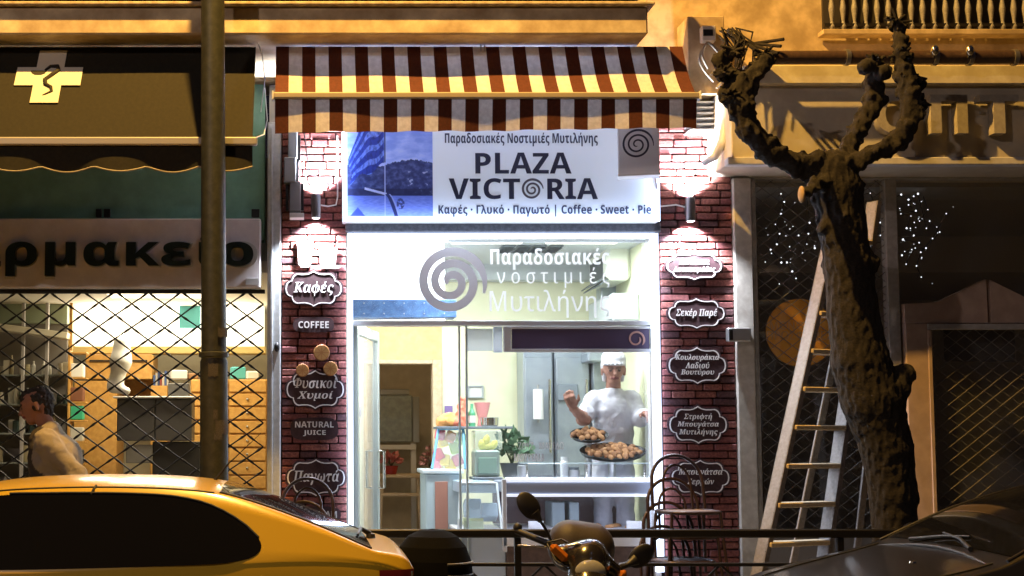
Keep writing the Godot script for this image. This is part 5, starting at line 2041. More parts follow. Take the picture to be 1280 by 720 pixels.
	bx(st, -3.8027, -2.2512, 0.2, 2.6829, -12.6, -12.5)
	part(o, "shelf_back", st, mat("shelf_back", Color(0.20, 0.18, 0.16), 0.7))
	st = stn()
	cbox(st, (Vector3(-3.6086, 2.7408, -12.1) + Vector3(-2.189, 2.5159, -12.25)) * 0.5, Vector3(1.48, 0.06, 0.3), 0.006, Basis(Vector3.BACK, -0.13))
	part(o, "sloping_shelf", st, mat("cream_shelf", Color(0.58, 0.54, 0.42), 0.5))
	for q in [-60.0, -10.0, 26.0, 56.0, 86.0]:
		st = stn()
		var x: float = (q - 380.0) / 1650.0 * 12.2
		bx(st, x, x + 0.03, 0.2, 2.85, -12.22, -12.18, 0.003)
		part(o, "upright", st, mats["grey_bar"] if q != 86.0 else oak)
	for r in 7:
		st = stn()
		var y: float = 0.55 + r * 0.27
		bx(st, -3.6958, -2.1435, y, y + 0.015, -12.49, -12.2, 0.002)
		part(o, "shelf", st, mat("glass_shelf", Color(0.22, 0.24, 0.22), 0.2))
	var bc := [Color(0.55, 0.55, 0.5), Color(0.10, 0.3, 0.2), Color(0.5, 0.46, 0.36), Color(0.05, 0.08, 0.07), Color(0.4, 0.34, 0.2), Color(0.62, 0.6, 0.55)]
	var bm := []
	for k in 3:
		st = stn()
		if k == 0:
			lathe(st, [Vector2(0, 0), Vector2(0.028, 0), Vector2(0.028, 0.09), Vector2(0.012, 0.11), Vector2(0.012, 0.135), Vector2(0, 0.135)], Vector3.ZERO, 10)
		elif k == 1:
			cbox(st, Vector3(0, 0.06, 0), Vector3(0.07, 0.12, 0.05), 0.004)
		else:
			lathe(st, [Vector2(0, 0), Vector2(0.035, 0), Vector2(0.035, 0.06), Vector2(0.03, 0.065), Vector2(0.03, 0.085), Vector2(0, 0.085)], Vector3.ZERO, 10)
		bm.append(st.commit())
	var names := ["bottle", "carton", "jar"]
	var cn := ["pale grey", "dark green", "beige", "black", "ochre", "cream"]
	for r in 7:
		for k in 17:
			if rng.randf() < 0.3:
				continue
			var kind := rng.randi() % 3
			var ci := rng.randi() % 6
			var x: float = -2.9808 + k * 0.05 + rng.randf() * 0.01
			if x > -2.176:
				continue
			var bt = thing("medicine_" + names[kind], "%s medicine %s on the pharmacy shelves" % [cn[ci], names[kind]], names[kind], Vector3(x, 0.566 + r * 0.27, -12.33 + rng.randf() * 0.06), "medicines on the pharmacy shelves")
			var mi := MeshInstance3D.new()
			mi.name = ["bottle_body", "carton_body", "jar_body"][kind]
			mi.mesh = bm[kind]
			mi.material_override = mat("medicine_%d" % ci, bc[ci], 0.4)
			mi.scale = Vector3(0.75, 0.9 + rng.randf() * 0.5, 0.75)
			bt.add_child(mi)
	# goods on the narrow oak shelf beside the wall unit
	o = thing("narrow_shelf", "narrow oak shelf of parcels behind the walking man", "shelf", Vector3(-2.0488, 0.2, -12.0))
	st = stn()
	bx(st, -2.1502, -2.1284, 0.2, 2.3944, -12.15, -12.0, 0.003)
	part(o, "upright", st, oak)
	for y in [1.1757, 1.3632, 1.5655, 1.7611, 1.9281, 2.1464, 2.3798]:
		st = stn()
		bx(st, -2.1284, -1.9831, y - 0.012, y, -12.15, -12.0, 0.002)
		part(o, "board", st, oak)
	var k2 := 0
	for y in [1.1757, 1.3632, 1.5655, 1.7611, 1.9281, 2.1464]:
		var c := Vector3(-2.0643, y, -12.07)
		var t = thing("parcel", ["ochre parcel low on the narrow oak shelf", "black and cream parcel on the narrow oak shelf", "cream parcel on the narrow oak shelf", "bright green parcel on the narrow oak shelf", "brown parcel on the narrow oak shelf", "white parcel high on the narrow oak shelf"][k2], "parcel", c)
		st = stn()
		bx(st, c.x - 0.065, c.x + 0.055, y + 0.002, y + 0.13, -12.12, -12.02, 0.008)
		part(t, "wrapping", st, mat("parcel_%d" % k2, [Color(0.35, 0.25, 0.06), Color(0.06, 0.06, 0.05), Color(0.5, 0.48, 0.4), Color(0.04, 0.4, 0.22), Color(0.2, 0.08, 0.04), Color(0.7, 0.7, 0.66)][k2], 0.6))
		k2 += 1


# ---------------------------------------------------------------- optician

func diamond(o, x0, x1, y0, y1, z, stepx, slope, r, m) -> void:
	var span: float = (y1 - y0) / slope
	for dirn in [-1.0, 1.0]:
		var x: float = x0 - span if dirn > 0 else x0
		while x < (x1 if dirn > 0 else x1 + span):
			# clip the straight wire to the opening
			var t0 := 0.0
			var t1 := span
			if dirn > 0:
				t0 = maxf(t0, x0 - x)
				t1 = minf(t1, x1 - x)
			else:
				t0 = maxf(t0, x - x1)
				t1 = minf(t1, x - x0)
			if t1 - t0 > 0.05:
				var st = stn()
				var zz: float = z + (r if dirn > 0 else -r)
				tube(st, [Vector3(x + dirn * t0, y0 + t0 * slope, zz), Vector3(x + dirn * t1, y0 + t1 * slope, zz)], r, 4)
				part(o, "wire", st, m)
			x += stepx


func build_optician() -> void:
	var dark = mat("optician_grey", Color(0.34, 0.33, 0.31), 0.85)
	var x0 := 3.4316
	wall_box("optician_floor", x0, 9, 0.13, 0.2, -15.2, -10.05, dark, "floor of the closed optician")
	wall_box("optician_ceiling", x0, 9, 3.55, 3.65, -15.2, -10.2, dark, "ceiling of the closed optician")
	wall_box("optician_wall", x0, 9, 0.2, 3.6, -15.3, -15.2, dark, "back wall of the closed optician")
	# raised letters
	var o = thing("optician_letters", "raised cream block letters on the fascia above the dark windows", "sign letters", Vector3(4.4, 3.7228, -9.2))
	var lm = grain("cream_letter", Color(0.42, 0.38, 0.31), Color(0.34, 0.30, 0.24), 0.7, 0.0, 0.6)
	var cps := [["Ο", 1092.0, 1142.0], ["Π", 1160.0, 1206.0], ["Τ", 1222.0, 1270.0], ["Ι", 1290.0, 1304.0], ["Κ", 1322.0, 1372.0], ["Α", 1384.0, 1440.0]]
	for q in cps:
		var k := 9.33 / 1650.0 / 0.985
		part(o, "letter", letters(q[0], (q[1] - 380.0) * k, (q[2] - 380.0) * k, 3.7647, 4.0443, -9.375, 0.085), lm)
		var st0 = stn()
		bx(st0, (q[1] - 372.0) * k, (q[1] - 368.0) * k, 3.9277, 3.951, -9.402, -9.374)
		part(o, "standoff", st0, mats["brushed_steel"])
	# window frames and glass
	var fr = grain("window_paint", Color(0.46, 0.45, 0.43), Color(0.36, 0.34, 0.32), 0.6, 0.0, 0.8, 0.02)
	o = thing("optician_window", "tall dark shop window with pale frame and wire grille", "window", Vector3(4.3, 0.2, -10.0))
	var top := 3.5736
	for q in [[944.0, 950.0], [1113.0, 1128.0], [1390.0, 1402.0]]:
		var st = stn()
		var k := 10.0 / 1650.0
		bx(st, (q[0] - 380.0) * k, (q[1] - 380.0) * k, 0.2, top, -10.08, -9.99, 0.006)
		part(o, "frame_post", st, fr)
	var st2 = stn()
	bx(st2, x0, 6.2, top, 3.6046, -10.08, -9.985, 0.004)
	part(o, "frame_head", st2, fr)
	st2 = stn()
	bx(st2, x0, 4.4223, 0.2, 0.8719, -10.08, -10.02, 0.006)
	part(o, "sill_panel", st2, mat("sill_grey", Color(0.18, 0.175, 0.17), 0.7))
	for q in [[3.4681, 4.4598], [4.5511, 6.1]]:
		st2 = stn()
		bx(st2, q[0], q[1], 0.2, top, -10.076, -10.07)
		part(o, "pane", st2, pane("dark_glass", Color(0.6, 0.65, 0.7), 0.02))
	var gw = mat("grille_zinc", Color(0.22, 0.21, 0.20), 0.5, 0.3)
	diamond(o, 3.4681, 4.4598, 0.6, top, -10.03, 0.135, 0.78, 0.0028, gw)
	diamond(o, 4.7458, 6.0, 0.6, 2.466, -10.03, 0.135, 0.78, 0.0028, gw)
	# gabled surround
	o = thing("gabled_surround", "pinkish wooden house-shaped door surround in the optician window", "door surround", Vector3(5.2, 0.2, -10.0))
	var wd = grain("pink_wood", Color(0.50, 0.37, 0.30), Color(0.41, 0.30, 0.24), 0.75, 0.0, 1.2, 0.012)
	var k := 9.96 / 1650.0
	var e0 := 4.5511
	var e1 := 4.7207
	st2 = stn()
	bx(st2, e0, e1, 0.2, 2.4625, -10.02, -9.955, 0.006)
	part(o, "side_board", st2, wd)
	var gy := 2.4625
	var poly := PackedVector2Array([Vector2(e0, gy + 0.002), Vector2(e0, 2.6086), Vector2(4.7915, 2.6208), Vector2(5.1741, 2.7977), Vector2(5.1802, gy + 0.002)])
	st2 = stn()
	prism(st2, poly, -10.02, -9.955)
	part(o, "gable_board", st2, wd)
	poly = PackedVector2Array([Vector2(5.2045, gy + 0.002), Vector2(5.2045, 2.7916), Vector2(5.5561, 2.6147), Vector2(5.8104, 2.6086), Vector2(5.8104, gy + 0.002)])
	st2 = stn()
	prism(st2, poly, -10.02, -9.955)
	part(o, "gable_board", st2, wd)
	st2 = stn()
	bx(st2, 5.6358, 5.8055, 0.2, gy, -10.02, -9.955, 0.006)
	part(o, "side_board", st2, wd)
	st2 = stn()
	bx(st2, e1 - 0.004, 5.6358, 2.4138, 2.4564, -10.0, -9.94, 0.003)
	part(o, "lintel_trim", st2, fr)
	st2 = stn()
	bx(st2, e1 - 0.004, e1 + 0.024, 0.2, 2.4077, -10.0, -9.945, 0.003)
	part(o, "jamb_trim", st2, wd)
	o = thing("hanging_notice", "dark blank notice hanging inside the gabled surround", "notice", Vector3(5.2426, 2.3183, -10.15))
	st2 = stn()
	bx(st2, 4.9342, 5.477, 2.1824, 2.4297, -10.16, -10.14, 0.003)
	part(o, "board", st2, mat("dim_board", Color(0.07, 0.065, 0.055), 0.7))
	# round orange sticker
	var oc := Vector3(3.8074, 2.4009, -10.1)
	o = thing("round_sign", "round orange offer sign hanging in the dark window behind the ladder", "sign", oc)
	st2 = stn()
	lathe(st2, [Vector2(0, -0.006), Vector2(0.262, -0.006), Vector2(0.262, 0.006), Vector2(0, 0.006)], oc, 48, Basis(Vector3.RIGHT, PI / 2))
	part(o, "disc", st2, mat("sign_orange", Color(0.80, 0.38, 0.03), 0.6))
	var pale = mat("faded_print", Color(0.62, 0.40, 0.18), 0.6)
	part(o, "lettering", letters("ΜΟNΟ", 3.5753, 3.8333, 2.4255, 2.4872, oc.z + 0.0062, 0.002, "Droid Sans", 400), pale)
	part(o, "lettering", letters("ΠΡΟΣΦΟΡΕΣ", 3.5489, 4.0524, 2.3455, 2.4132, oc.z + 0.0062, 0.002, "Droid Sans", 400), pale)
	# fairy lights
	var strings := [
		[[977, 242], [981, 252], [977, 267], [970, 280], [975, 292], [972, 305], [964, 312], [977, 328], [984, 328], [991, 339], [995, 348]],
		[[1013, 278], [999, 294], [1011, 292], [1004, 316], [1019, 310]],
		[[1069, 238], [1078, 243], [1089, 241], [1094, 256], [1092, 267], [1101, 278], [1101, 294], [1107, 301], [1087, 306], [1094, 322]],
		[[1127, 243], [1137, 249], [1143, 245], [1136, 256], [1146, 263], [1127, 267], [1139, 270], [1134, 285], [1143, 294], [1130, 299], [1150, 303], [1128, 319]],
		[[1148, 242], [1159, 285], [1183, 267], [1166, 298], [1152, 315], [1147, 332], [1153, 346]],
		[[1160, 262], [1150, 276], [1163, 276], [1175, 290], [1158, 310], [1140, 312], [1133, 330]]]
	var bm = stn()
	ball(bm, Vector3.ZERO, Vector3(0.0095, 0.0095, 0.0095), 6, 5)
	var bulb = bm.commit()
	var gl = glow("fairy_glow", Color(0.95, 0.97, 1.0), 2.0)
	var names := ["string of tiny white lights nearest the cream post in the dark window", "short string of tiny white lights behind the ladder top", "string of tiny white lights beside the window mullion, tree side", "dense string of tiny white lights beside the mullion above the gable", "loose string of tiny white lights above the gable board", "tangled string of tiny white lights above the gabled surround"]
	for i in strings.size():
		var p0: Vector3 = Vector3((strings[i][0][0] - 380.0) / 1650.0 * 10.35, 3.5, -10.32)
		var s = thing("fairy_lights", names[i], "string lights", p0)
		var pts := [p0]
		for q in strings[i]:
			var t = 10.3 / (0.99756 - (434.6 - q[1]) / 1650.0 * 0.06976)
			pts.append(Vector3((q[0] - 380.0) / 1650.0 * t, 1.58 + t * ((434.6 - q[1]) / 1650.0 * 0.99756 + 0.06976), -10.3 - 0.02 * rng.randf()))
		st2 = stn()
		tube(st2, pts, 0.003, 4)
		part(s, "wire", st2, mats["black_wire"])
		for j in range(1, pts.size()):
			for e in 3:
				if e > 0 and rng.randf() < 0.45:
					continue
				var b := MeshInstance3D.new()
				b.name = "light_bulb"
				b.mesh = bulb
				b.material_override = gl
				b.position = pts[j] - p0 + (Vector3.ZERO if e == 0 else Vector3((rng.randf() - 0.5) * 0.2, (rng.randf() - 0.5) * 0.22, -0.05 * rng.randf()))
				b.scale = Vector3.ONE * (0.45 + 0.4 * rng.randf() if e == 0 else 0.2 + 0.3 * rng.randf())
				s.add_child(b, true)


# ---------------------------------------------------------------- street furniture

func make_chair(label, group, at: Vector3, turn: float, proto):
	if proto != null:
		var c = proto.duplicate()
		c.name = numbered("bistro_chair")
		add_child(c)
		c.position = at
		c.rotation.y = turn
		c.set_meta("label", label)
		c.set_meta("group", group)
		return c
	var o = thing("bistro_chair", label, "chair", Vector3.ZERO, group)
	var iron = mat("brown_iron", Color(0.035, 0.018, 0.014), 0.4, 0.3)
	var st = stn()
	var pts := []
	for k in 17:
		var a := PI * k / 16.0
		pts.append(Vector3(-0.185 * cos(a), 0.64 + 0.19 * sin(a), -0.20 - 0.05 * sin(a)))
	pts.push_front(Vector3(-0.19, 0.44, -0.17))
	pts.append(Vector3(0.19, 0.44, -0.17))
	tube(st, pts, 0.0125, 8)
	part(o, "back_hoop", st, iron)
	st = stn()
	pts = []
	for k in 13:
		var a := PI * k / 12.0
		pts.append(Vector3(-0.10 * cos(a), 0.62 + 0.14 * sin(a), -0.205 - 0.035 * sin(a)))
	pts.push_front(Vector3(-0.105, 0.45, -0.18))
	pts.append(Vector3(0.105, 0.45, -0.18))
	tube(st, pts, 0.0095, 8)
	part(o, "inner_hoop", st, iron)
	st = stn()
	var ring := []
	for k in 33:
		var a := TAU * k / 32.0
		ring.append(Vector3(0.2 * signf(cos(a)) * pow(absf(cos(a)), 0.7), 0.44, 0.2 * signf(sin(a)) * pow(absf(sin(a)), 0.7)))
	tube(st, ring, 0.013, 8, false)
	part(o, "seat_ring", st, iron)
	st = stn()
	lathe(st, [Vector2(0, 0.432), Vector2(0.19, 0.434), Vector2(0.19, 0.446), Vector2(0, 0.45)], Vector3.ZERO, 24)
	part(o, "seat", st, mat("cane_seat", Color(0.10, 0.06, 0.04), 0.7))
	for q in [[-1, 1], [1, 1], [-1, -1], [1, -1]]:
		st = stn()
		tube(st, [Vector3(0.17 * q[0], 0.44, 0.16 * q[1]), Vector3(0.185 * q[0], 0.22, 0.18 * q[1]), Vector3(0.2 * q[0], 0.0, 0.21 * q[1])], 0.0115, 8)
		part(o, "leg", st, iron)
	o.position = at
	o.rotation.y = turn
	return o


func dull_black():
	var m = mat("bin_black", Color(0.005, 0.005, 0.005), 0.85)
	m.metallic_specular = 0.15
	return m


func build_street() -> void:
	# stacked chairs before the pillar and behind the taxi
	var g := "stacked bistro chairs"
	var c0 = make_chair("lowest dark metal bistro chair of the stack before the brick pillar", g, Vector3(2.573, 0.14, -9.18), 0.15, null)
	var lab := ["second dark metal bistro chair up in the stack before the brick pillar", "third dark metal bistro chair up in the stack before the brick pillar", "topmost dark metal bistro chair of the stack before the brick pillar"]
	for k in 3:
		make_chair(lab[k], g, Vector3(2.573 + 0.035 * (k + 1), 0.14 + 0.167 * (k + 1), -9.18 - 0.03 * (k + 1)), 0.15 - 0.04 * k, c0)
	lab = ["lowest bistro chair of the stack behind the taxi", "middle bistro chair of the stack behind the taxi", "topmost bistro chair of the stack behind the taxi boot"]
	for k in 3:
		make_chair(lab[k], g, Vector3(-0.0559 + 0.03 * k, 0.14 + 0.167 * k, -9.3 - 0.02 * k), -0.1, c0)

	# railing along the kerb
	var o = thing("pavement_railing", "low black iron railing along the kerb with crossed braces", "railing", Vector3(1.6, 0.14, -8.45))
	var blk = mat("rail_black", Color(0.010, 0.009, 0.009), 0.45, 0.3)
	var st = stn()
	bx(st, -0.6, 6.4, 0.9614, 1.0144, -8.475, -8.425, 0.008)
	part(o, "top_rail", st, blk)
	st = stn()
	bx(st, -0.6, 6.4, 0.7801, 0.8028, -8.462, -8.438, 0.004)
	part(o, "lower_rail", st, blk)
	for px in [-0.55, 1.356, 3.4028, 5.4495]:
		st = stn()
		bx(st, px - 0.021, px + 0.021, 0.14, 0.9614, -8.47, -8.43, 0.004)
		part(o, "post", st, blk)
	for px in [2.641, 4.4185, 1.869, 0.711, 1.0158, 1.5236]:
		for s in [-1.0, 1.0]:
			st = stn()
			tube(st, [Vector3(px, 0.7902, -8.45), Vector3(px + s * 0.16, 0.7902 - 0.15, -8.45), Vector3(px + s * 0.02, 0.2, -8.45)], 0.009, 6)
			part(o, "brace", st, blk)
	# street bin
	var bc := Vector3(0.7786, 0.0, -8.05)
	o = thing("litter_bin", "black domed street bin with slotted sides between taxi and scooter", "bin", bc)
	st = stn()
	lathe(st, [Vector2(0, 0.02), Vector2(0.19, 0.02), Vector2(0.215, 0.1), Vector2(0.24, 0.7), Vector2(0.245, 0.76), Vector2(0.23, 0.86), Vector2(0.2, 0.94), Vector2(0.15, 1.0), Vector2(0.08, 1.035), Vector2(0, 1.045)], bc, 32)
	part(o, "shell", st, dull_black())
	for k in 6:
		st = stn()
		var y := 0.5 + k * 0.07
		var ring := []
		for j in 9:
			var a: float = lerpf(0.1, 1.3, j / 8.0)
			ring.append(bc + Vector3(cos(a), 0, sin(a)) * (0.236 + 0.012 * (y - 0.5)) + Vector3(0, y, 0))
		tube(st, ring, 0.006, 5)
		part(o, "rib", st, mat("bin_grey", Color(0.30, 0.29, 0.28), 0.4, 0.5))
	st = stn()
	lathe(st, [Vector2(0.243, 0.74), Vector2(0.252, 0.745), Vector2(0.252, 0.765), Vector2(0.243, 0.77)], bc, 32)
	part(o, "lid_rim", st, mats["bin_black"])

	# ladder leaning on the tree
	o = thing("step_ladder", "tall aluminium step ladder with wooden treads leaning behind the tree", "ladder", Vector3(3.2118, 0.14, -9.0))
	var alu = grain("ladder_alu", Color(0.31, 0.29, 0.28), Color(0.20, 0.18, 0.17), 0.45, 0.3, 0.5, 0.03)
	var l0 := Vector3(3.0014, 0.566, -8.92)
	var l1 := Vector3(3.7371, 3.2282, -9.18)
	var r0 := Vector3(3.5233, 0.5398, -9.15)
	var r1 := Vector3(4.0747, 3.2837, -9.36)
	l0 = l0 + (l1 - l0) * ((0.14 - l0.y) / (l1.y - l0.y))
	r0 = r0 + (r1 - r0) * ((0.14 - r0.y) / (r1.y - r0.y))
	var face := (r0 - l0).normalized()
	var rails := [[l0, l1], [r0, r1]]
	for q in rails:
		st = stn()
		var up: Vector3 = (q[1] - q[0]).normalized()
		var fz := face.cross(up).normalized()
		var ax := Basis(up.cross(fz), up, fz)
		var mid: Vector3 = (q[0] + q[1]) * 0.5
		var ln: float = q[0].distance_to(q[1])
		cbox(st, mid, Vector3(0.012, ln, 0.10), 0.002, ax)
		cbox(st, mid + ax.z * 0.045 + ax.x * 0.014, Vector3(0.040, ln, 0.012), 0.002, ax)
		cbox(st, mid - ax.z * 0.045 + ax.x * 0.014, Vector3(0.040, ln, 0.012), 0.002, ax)
		var rl = part(o, "side_rail", st, alu)
		for k in 12:
			st = stn()
			var p: Vector3 = q[0].lerp(q[1], (k + 0.7) / 12.0)
			ball(st, p + ax.z * 0.044, Vector3(0.008, 0.008, 0.006), 8, 6)
			part(rl, "rivet", st, mats["black_plastic"])
	var tr = grain("tread_wood", Color(0.66, 0.55, 0.38), Color(0.50, 0.40, 0.25), 0.8, 0.0, 0.4, 0.03)
	for k in 13:
		var y: float = 0.8743 - 0.52 + k * 0.262
		if y > l1.y - 0.1:
			break
		var a: Vector3 = l0.lerp(l1, (y - l0.y) / (l1.y - l0.y))
		var b: Vector3 = r0.lerp(r1, (y - r0.y) / (r1.y - r0.y))
		var d := (b - a).normalized()
		st = stn()
		cbox(st, (a + b) * 0.5, Vector3(a.distance_to(b) - 0.02, 0.034, 0.13), 0.006, Basis(d, Vector3.UP, d.cross(Vector3.UP)).orthonormalized())
		part(o, "tread", st, tr)
	for q in [[Vector3(3.4915, 0.515, -9.62), Vector3(3.7637, 2.2565, -9.3)], [Vector3(4.0536, 0.4895, -9.85), Vector3(4.1476, 2.2696, -9.48)]]:
		var a: Vector3 = q[0]
		var b: Vector3 = q[1]
		a = a + (b - a) * ((0.14 - a.y) / (b.y - a.y))
		st = stn()
		var up: Vector3 = (b - a).normalized()
		cbox(st, (a + b) * 0.5, Vector3(0.06, a.distance_to(b), 0.02), 0.004, Basis(up.cross(face.cross(up).normalized()), up, face.cross(up).normalized()))
		part(o, "rear_leg", st, alu)


# ---------------------------------------------------------------- tree

func build_tree() -> void:
	var base := Vector3(3.8131, 0.0, -8.62)
	var o = thing("pollarded_tree", "knobbly pollarded bare tree with three stubby limbs before the optician", "tree", base)
	var w := Color(1, 1, 1)
	var bones := []
	var tr := [[1121, 800, 34, 8.62], [1119, 700, 31, 8.62], [1117, 620, 32, 8.6], [1108, 560, 36, 8.6], [1090, 500, 43, 8.6], [1075, 450, 40, 8.6], [1066, 390, 35, 8.6], [1060, 330, 34, 8.6], [1052, 280, 33, 8.6], [1046, 240, 36, 8.6], [1040, 215, 33, 8.6]]
	var la := [[1032, 215, 27, 8.6], [1000, 208, 24, 8.58], [965, 193, 23, 8.52], [938, 165, 24, 8.5], [925, 135, 25, 8.5], [930, 108, 23, 8.48], [948, 88, 18, 8.48], [958, 72, 14, 8.48]]
	var lb := [[1046, 212, 22, 8.6], [1062, 182, 16, 8.62], [1077, 155, 17, 8.64], [1092, 128, 19, 8.64], [1092, 100, 17, 8.64], [1093, 80, 18, 8.64]]
	var lc := [[1050, 215, 24, 8.58], [1082, 196, 17, 8.5], [1112, 183, 19, 8.46], [1134, 160, 19, 8.44], [1139, 125, 21, 8.44], [1133, 95, 19, 8.44], [1126, 68, 12, 8.44], [1124, 48, 11, 8.44], [1122, 26, 5, 8.44]]
	var ld := [[1040, 225, 18, 8.55], [1020, 232, 11, 8.4], [1003, 242, 9, 8.3]]
	for chain in [tr, la, lb, lc, ld]:
		var pr = null
		for q in chain:
			var t: float = q[3] / (0.99756 - (434.6 - q[1]) / 1650.0 * 0.06976)
			var p := Vector3((q[0] - 380.0) / 1650.0 * t, 1.58 + t * ((434.6 - q[1]) / 1650.0 * 0.99756 + 0.06976), -q[3])
			var r: float = q[2] / 1650.0 * q[3] * (0.84 if chain == tr else 0.55)
			if pr != null:
				bones.append([pr[0], p, pr[1], r, w])
			pr = [p, r]
	var main := bones.size()
	# knobs: big burls and many small ones along the limbs
	for q in [[1128, 470, 20], [1118, 488, 24], [1040, 300, 14], [1030, 285, 12], [1088, 330, 14], [900, 75, 15], [905, 92, 14], [912, 118, 20], [920, 100, 18], [1020, 200, 16], [1062, 203, 14], [1120, 172, 14], [1143, 108, 16], [1103, 92, 14], [1082, 84, 13]]:
		var t = 8.55 / (0.99756 - (434.6 - q[1]) / 1650.0 * 0.06976)
		var p := Vector3((q[0] - 380.0) / 1650.0 * t, 1.58 + t * ((434.6 - q[1]) / 1650.0 * 0.99756 + 0.06976), -8.55)
		bones.append([p, p + Vector3(0.01, 0.01, 0.01), q[2] / 1650.0 * 6.4, q[2] / 1650.0 * 5.8, w])
	for k in 260:
		var bi := (6 if k < 60 else 10) + rng.randi() % (main - (6 if k < 60 else 10))
		var b = bones[bi]
		var t := rng.randf()
		var c: Vector3 = b[0].lerp(b[1], t)
		var r: float = lerpf(b[2], b[3], t)
		var ax: Vector3 = (b[1] - b[0]).normalized()
		var d := Vector3(rng.randfn(), rng.randfn(), rng.randfn())
		d = (d - ax * d.dot(ax)).normalized()
		var s := 0.016 + 0.018 * rng.randf()
		bones.append([c + d * r * 0.92, c + d * (r + s * (0.1 + rng.randf() * 0.6)), s, s * 0.6, w])
	var bark = grain("bark", Color(0.024, 0.018, 0.012), Color(0.006, 0.0045, 0.0035), 0.95, 0.0, 0.35, 0.035, 1.0)
	part(o, "trunk", skin(bones, 0.0135, 0.028, 0.015, 24.0, 4, Vector3(1, 0.4, 1)), bark)
	# short cut shoots on the knuckles
	var tips := [Vector3(2.7511, 3.9742, -8.5), Vector3(2.8224, 4.1129, -8.5), Vector3(3.0086, 4.075, -8.48), Vector3(2.7776, 3.8092, -8.48), Vector3(3.7825, 4.0779, -8.6), Vector3(3.9531, 3.9149, -8.44), Vector3(3.8711, 4.2863, -8.44), Vector3(3.9895, 3.7565, -8.44), Vector3(3.8968, 4.0679, -8.42)]
	for c in tips:
		for k in 13:
			var st = stn()
			var d := Vector3(rng.randfn(), absf(rng.randfn()) * 0.6, rng.randfn()).normalized()
			var ln := 0.04 + 0.07 * rng.randf()
			tube(st, [c - d * 0.06, c + d * ln * 0.5 + Vector3(0, 0.01, 0), c + d * ln], [0.016, 0.012, 0.008], 6)
			part(o, "cut_shoot", st, bark)
	# pale sawn end
	var st2 = stn()
	var e := Vector3(3.1584, 3.1351, -8.29)
	ball(st2, e, Vector3(0.018, 0.055, 0.045), 10, 8)
	part(o, "sawn_end", st2, mat("sawn_wood", Color(0.36, 0.24, 0.12), 0.9))
	# leafless stems hanging by the meter box
	var tw = thing("dead_vine", "dry dead vine hanging in a clump beside the meter box", "plant", Vector3(3.0142, 4.3864, -9.3))
	for k in 26:
		var st = stn()
		var a := Vector3(2.9746, 4.4897, -9.35) + Vector3(rng.randf() * 0.14, rng.randf() * 0.05, rng.randf() * 0.1)
		var b := a + Vector3((rng.randf() - 0.3) * 0.2, -0.15 - rng.randf() * 0.25, 0.1 * rng.randf())
		tube(st, [a, (a + b) * 0.5 + Vector3(rng.randf() * 0.08, 0.03, 0.04), b], [0.006, 0.008, 0.004], 5)
		part(tw, "stem", st, bark)
	for k in 4:
		var st = stn()
		var a := Vector3(3.1317, 4.5034, -9.3) + Vector3(0.02 * k, 0, 0)
		tube(st, [a + Vector3(-0.08, -0.02 * k, 0), a + Vector3(0.02, -0.1, 0.05), a + Vector3(0.16, -0.28 + 0.05 * k, 0.25)], [0.008, 0.012, 0.012], 6)
		part(tw, "branch", st, bark)


# ---------------------------------------------------------------- people

func join(meshes: Array) -> ArrayMesh:
	var st := SurfaceTool.new()
	st.begin(Mesh.PRIMITIVE_TRIANGLES)
	for m in meshes:
		st.append_from(m, 0, Transform3D())
	return st.commit()


func head_bones(c: Vector3, fwd: Vector3, up: Vector3, sk: Color, dark: Color) -> Array:
	var rt := fwd.cross(up).normalized()
	var b := [
		[c + up * 0.035 - fwd * 0.025, c + up * 0.035 + fwd * 0.012, 0.088, 0.084, sk],
		[c - up * 0.012 + fwd * 0.03, c - up * 0.072 + fwd * 0.048, 0.070, 0.044, sk],
		[c + fwd * 0.094 + up * 0.012, c + fwd * 0.114 - up * 0.022, 0.009, 0.014, sk],
		[c - up * 0.05 - fwd * 0.02, c - up * 0.16 - fwd * 0.035, 0.055, 0.06, sk]]
	for s in [-1.0, 1.0]:
		b.append([c + rt * 0.082 * s - fwd * 0.01 + up * 0.015, c + rt * 0.086 * s - fwd * 0.015 - up * 0.025, 0.017, 0.012, sk])
		b.append([c + rt * 0.034 * s + fwd * 0.087 + up * 0.010, c + rt * 0.030 * s + fwd * 0.089 + up * 0.010, 0.0065, 0.006, Color(0.06, 0.035, 0.03)])
		b.append([c + rt * 0.016 * s + fwd * 0.097 + up * 0.031, c + rt * 0.050 * s + fwd * 0.084 + up * 0.033, 0.0045, 0.003, dark])
		b.append([c + rt * 0.002 * s + fwd * 0.097 - up * 0.050, c + rt * 0.024 * s + fwd * 0.088 - up * 0.050, 0.007, 0.005, Color(0.22, 0.07, 0.06)])
	return b


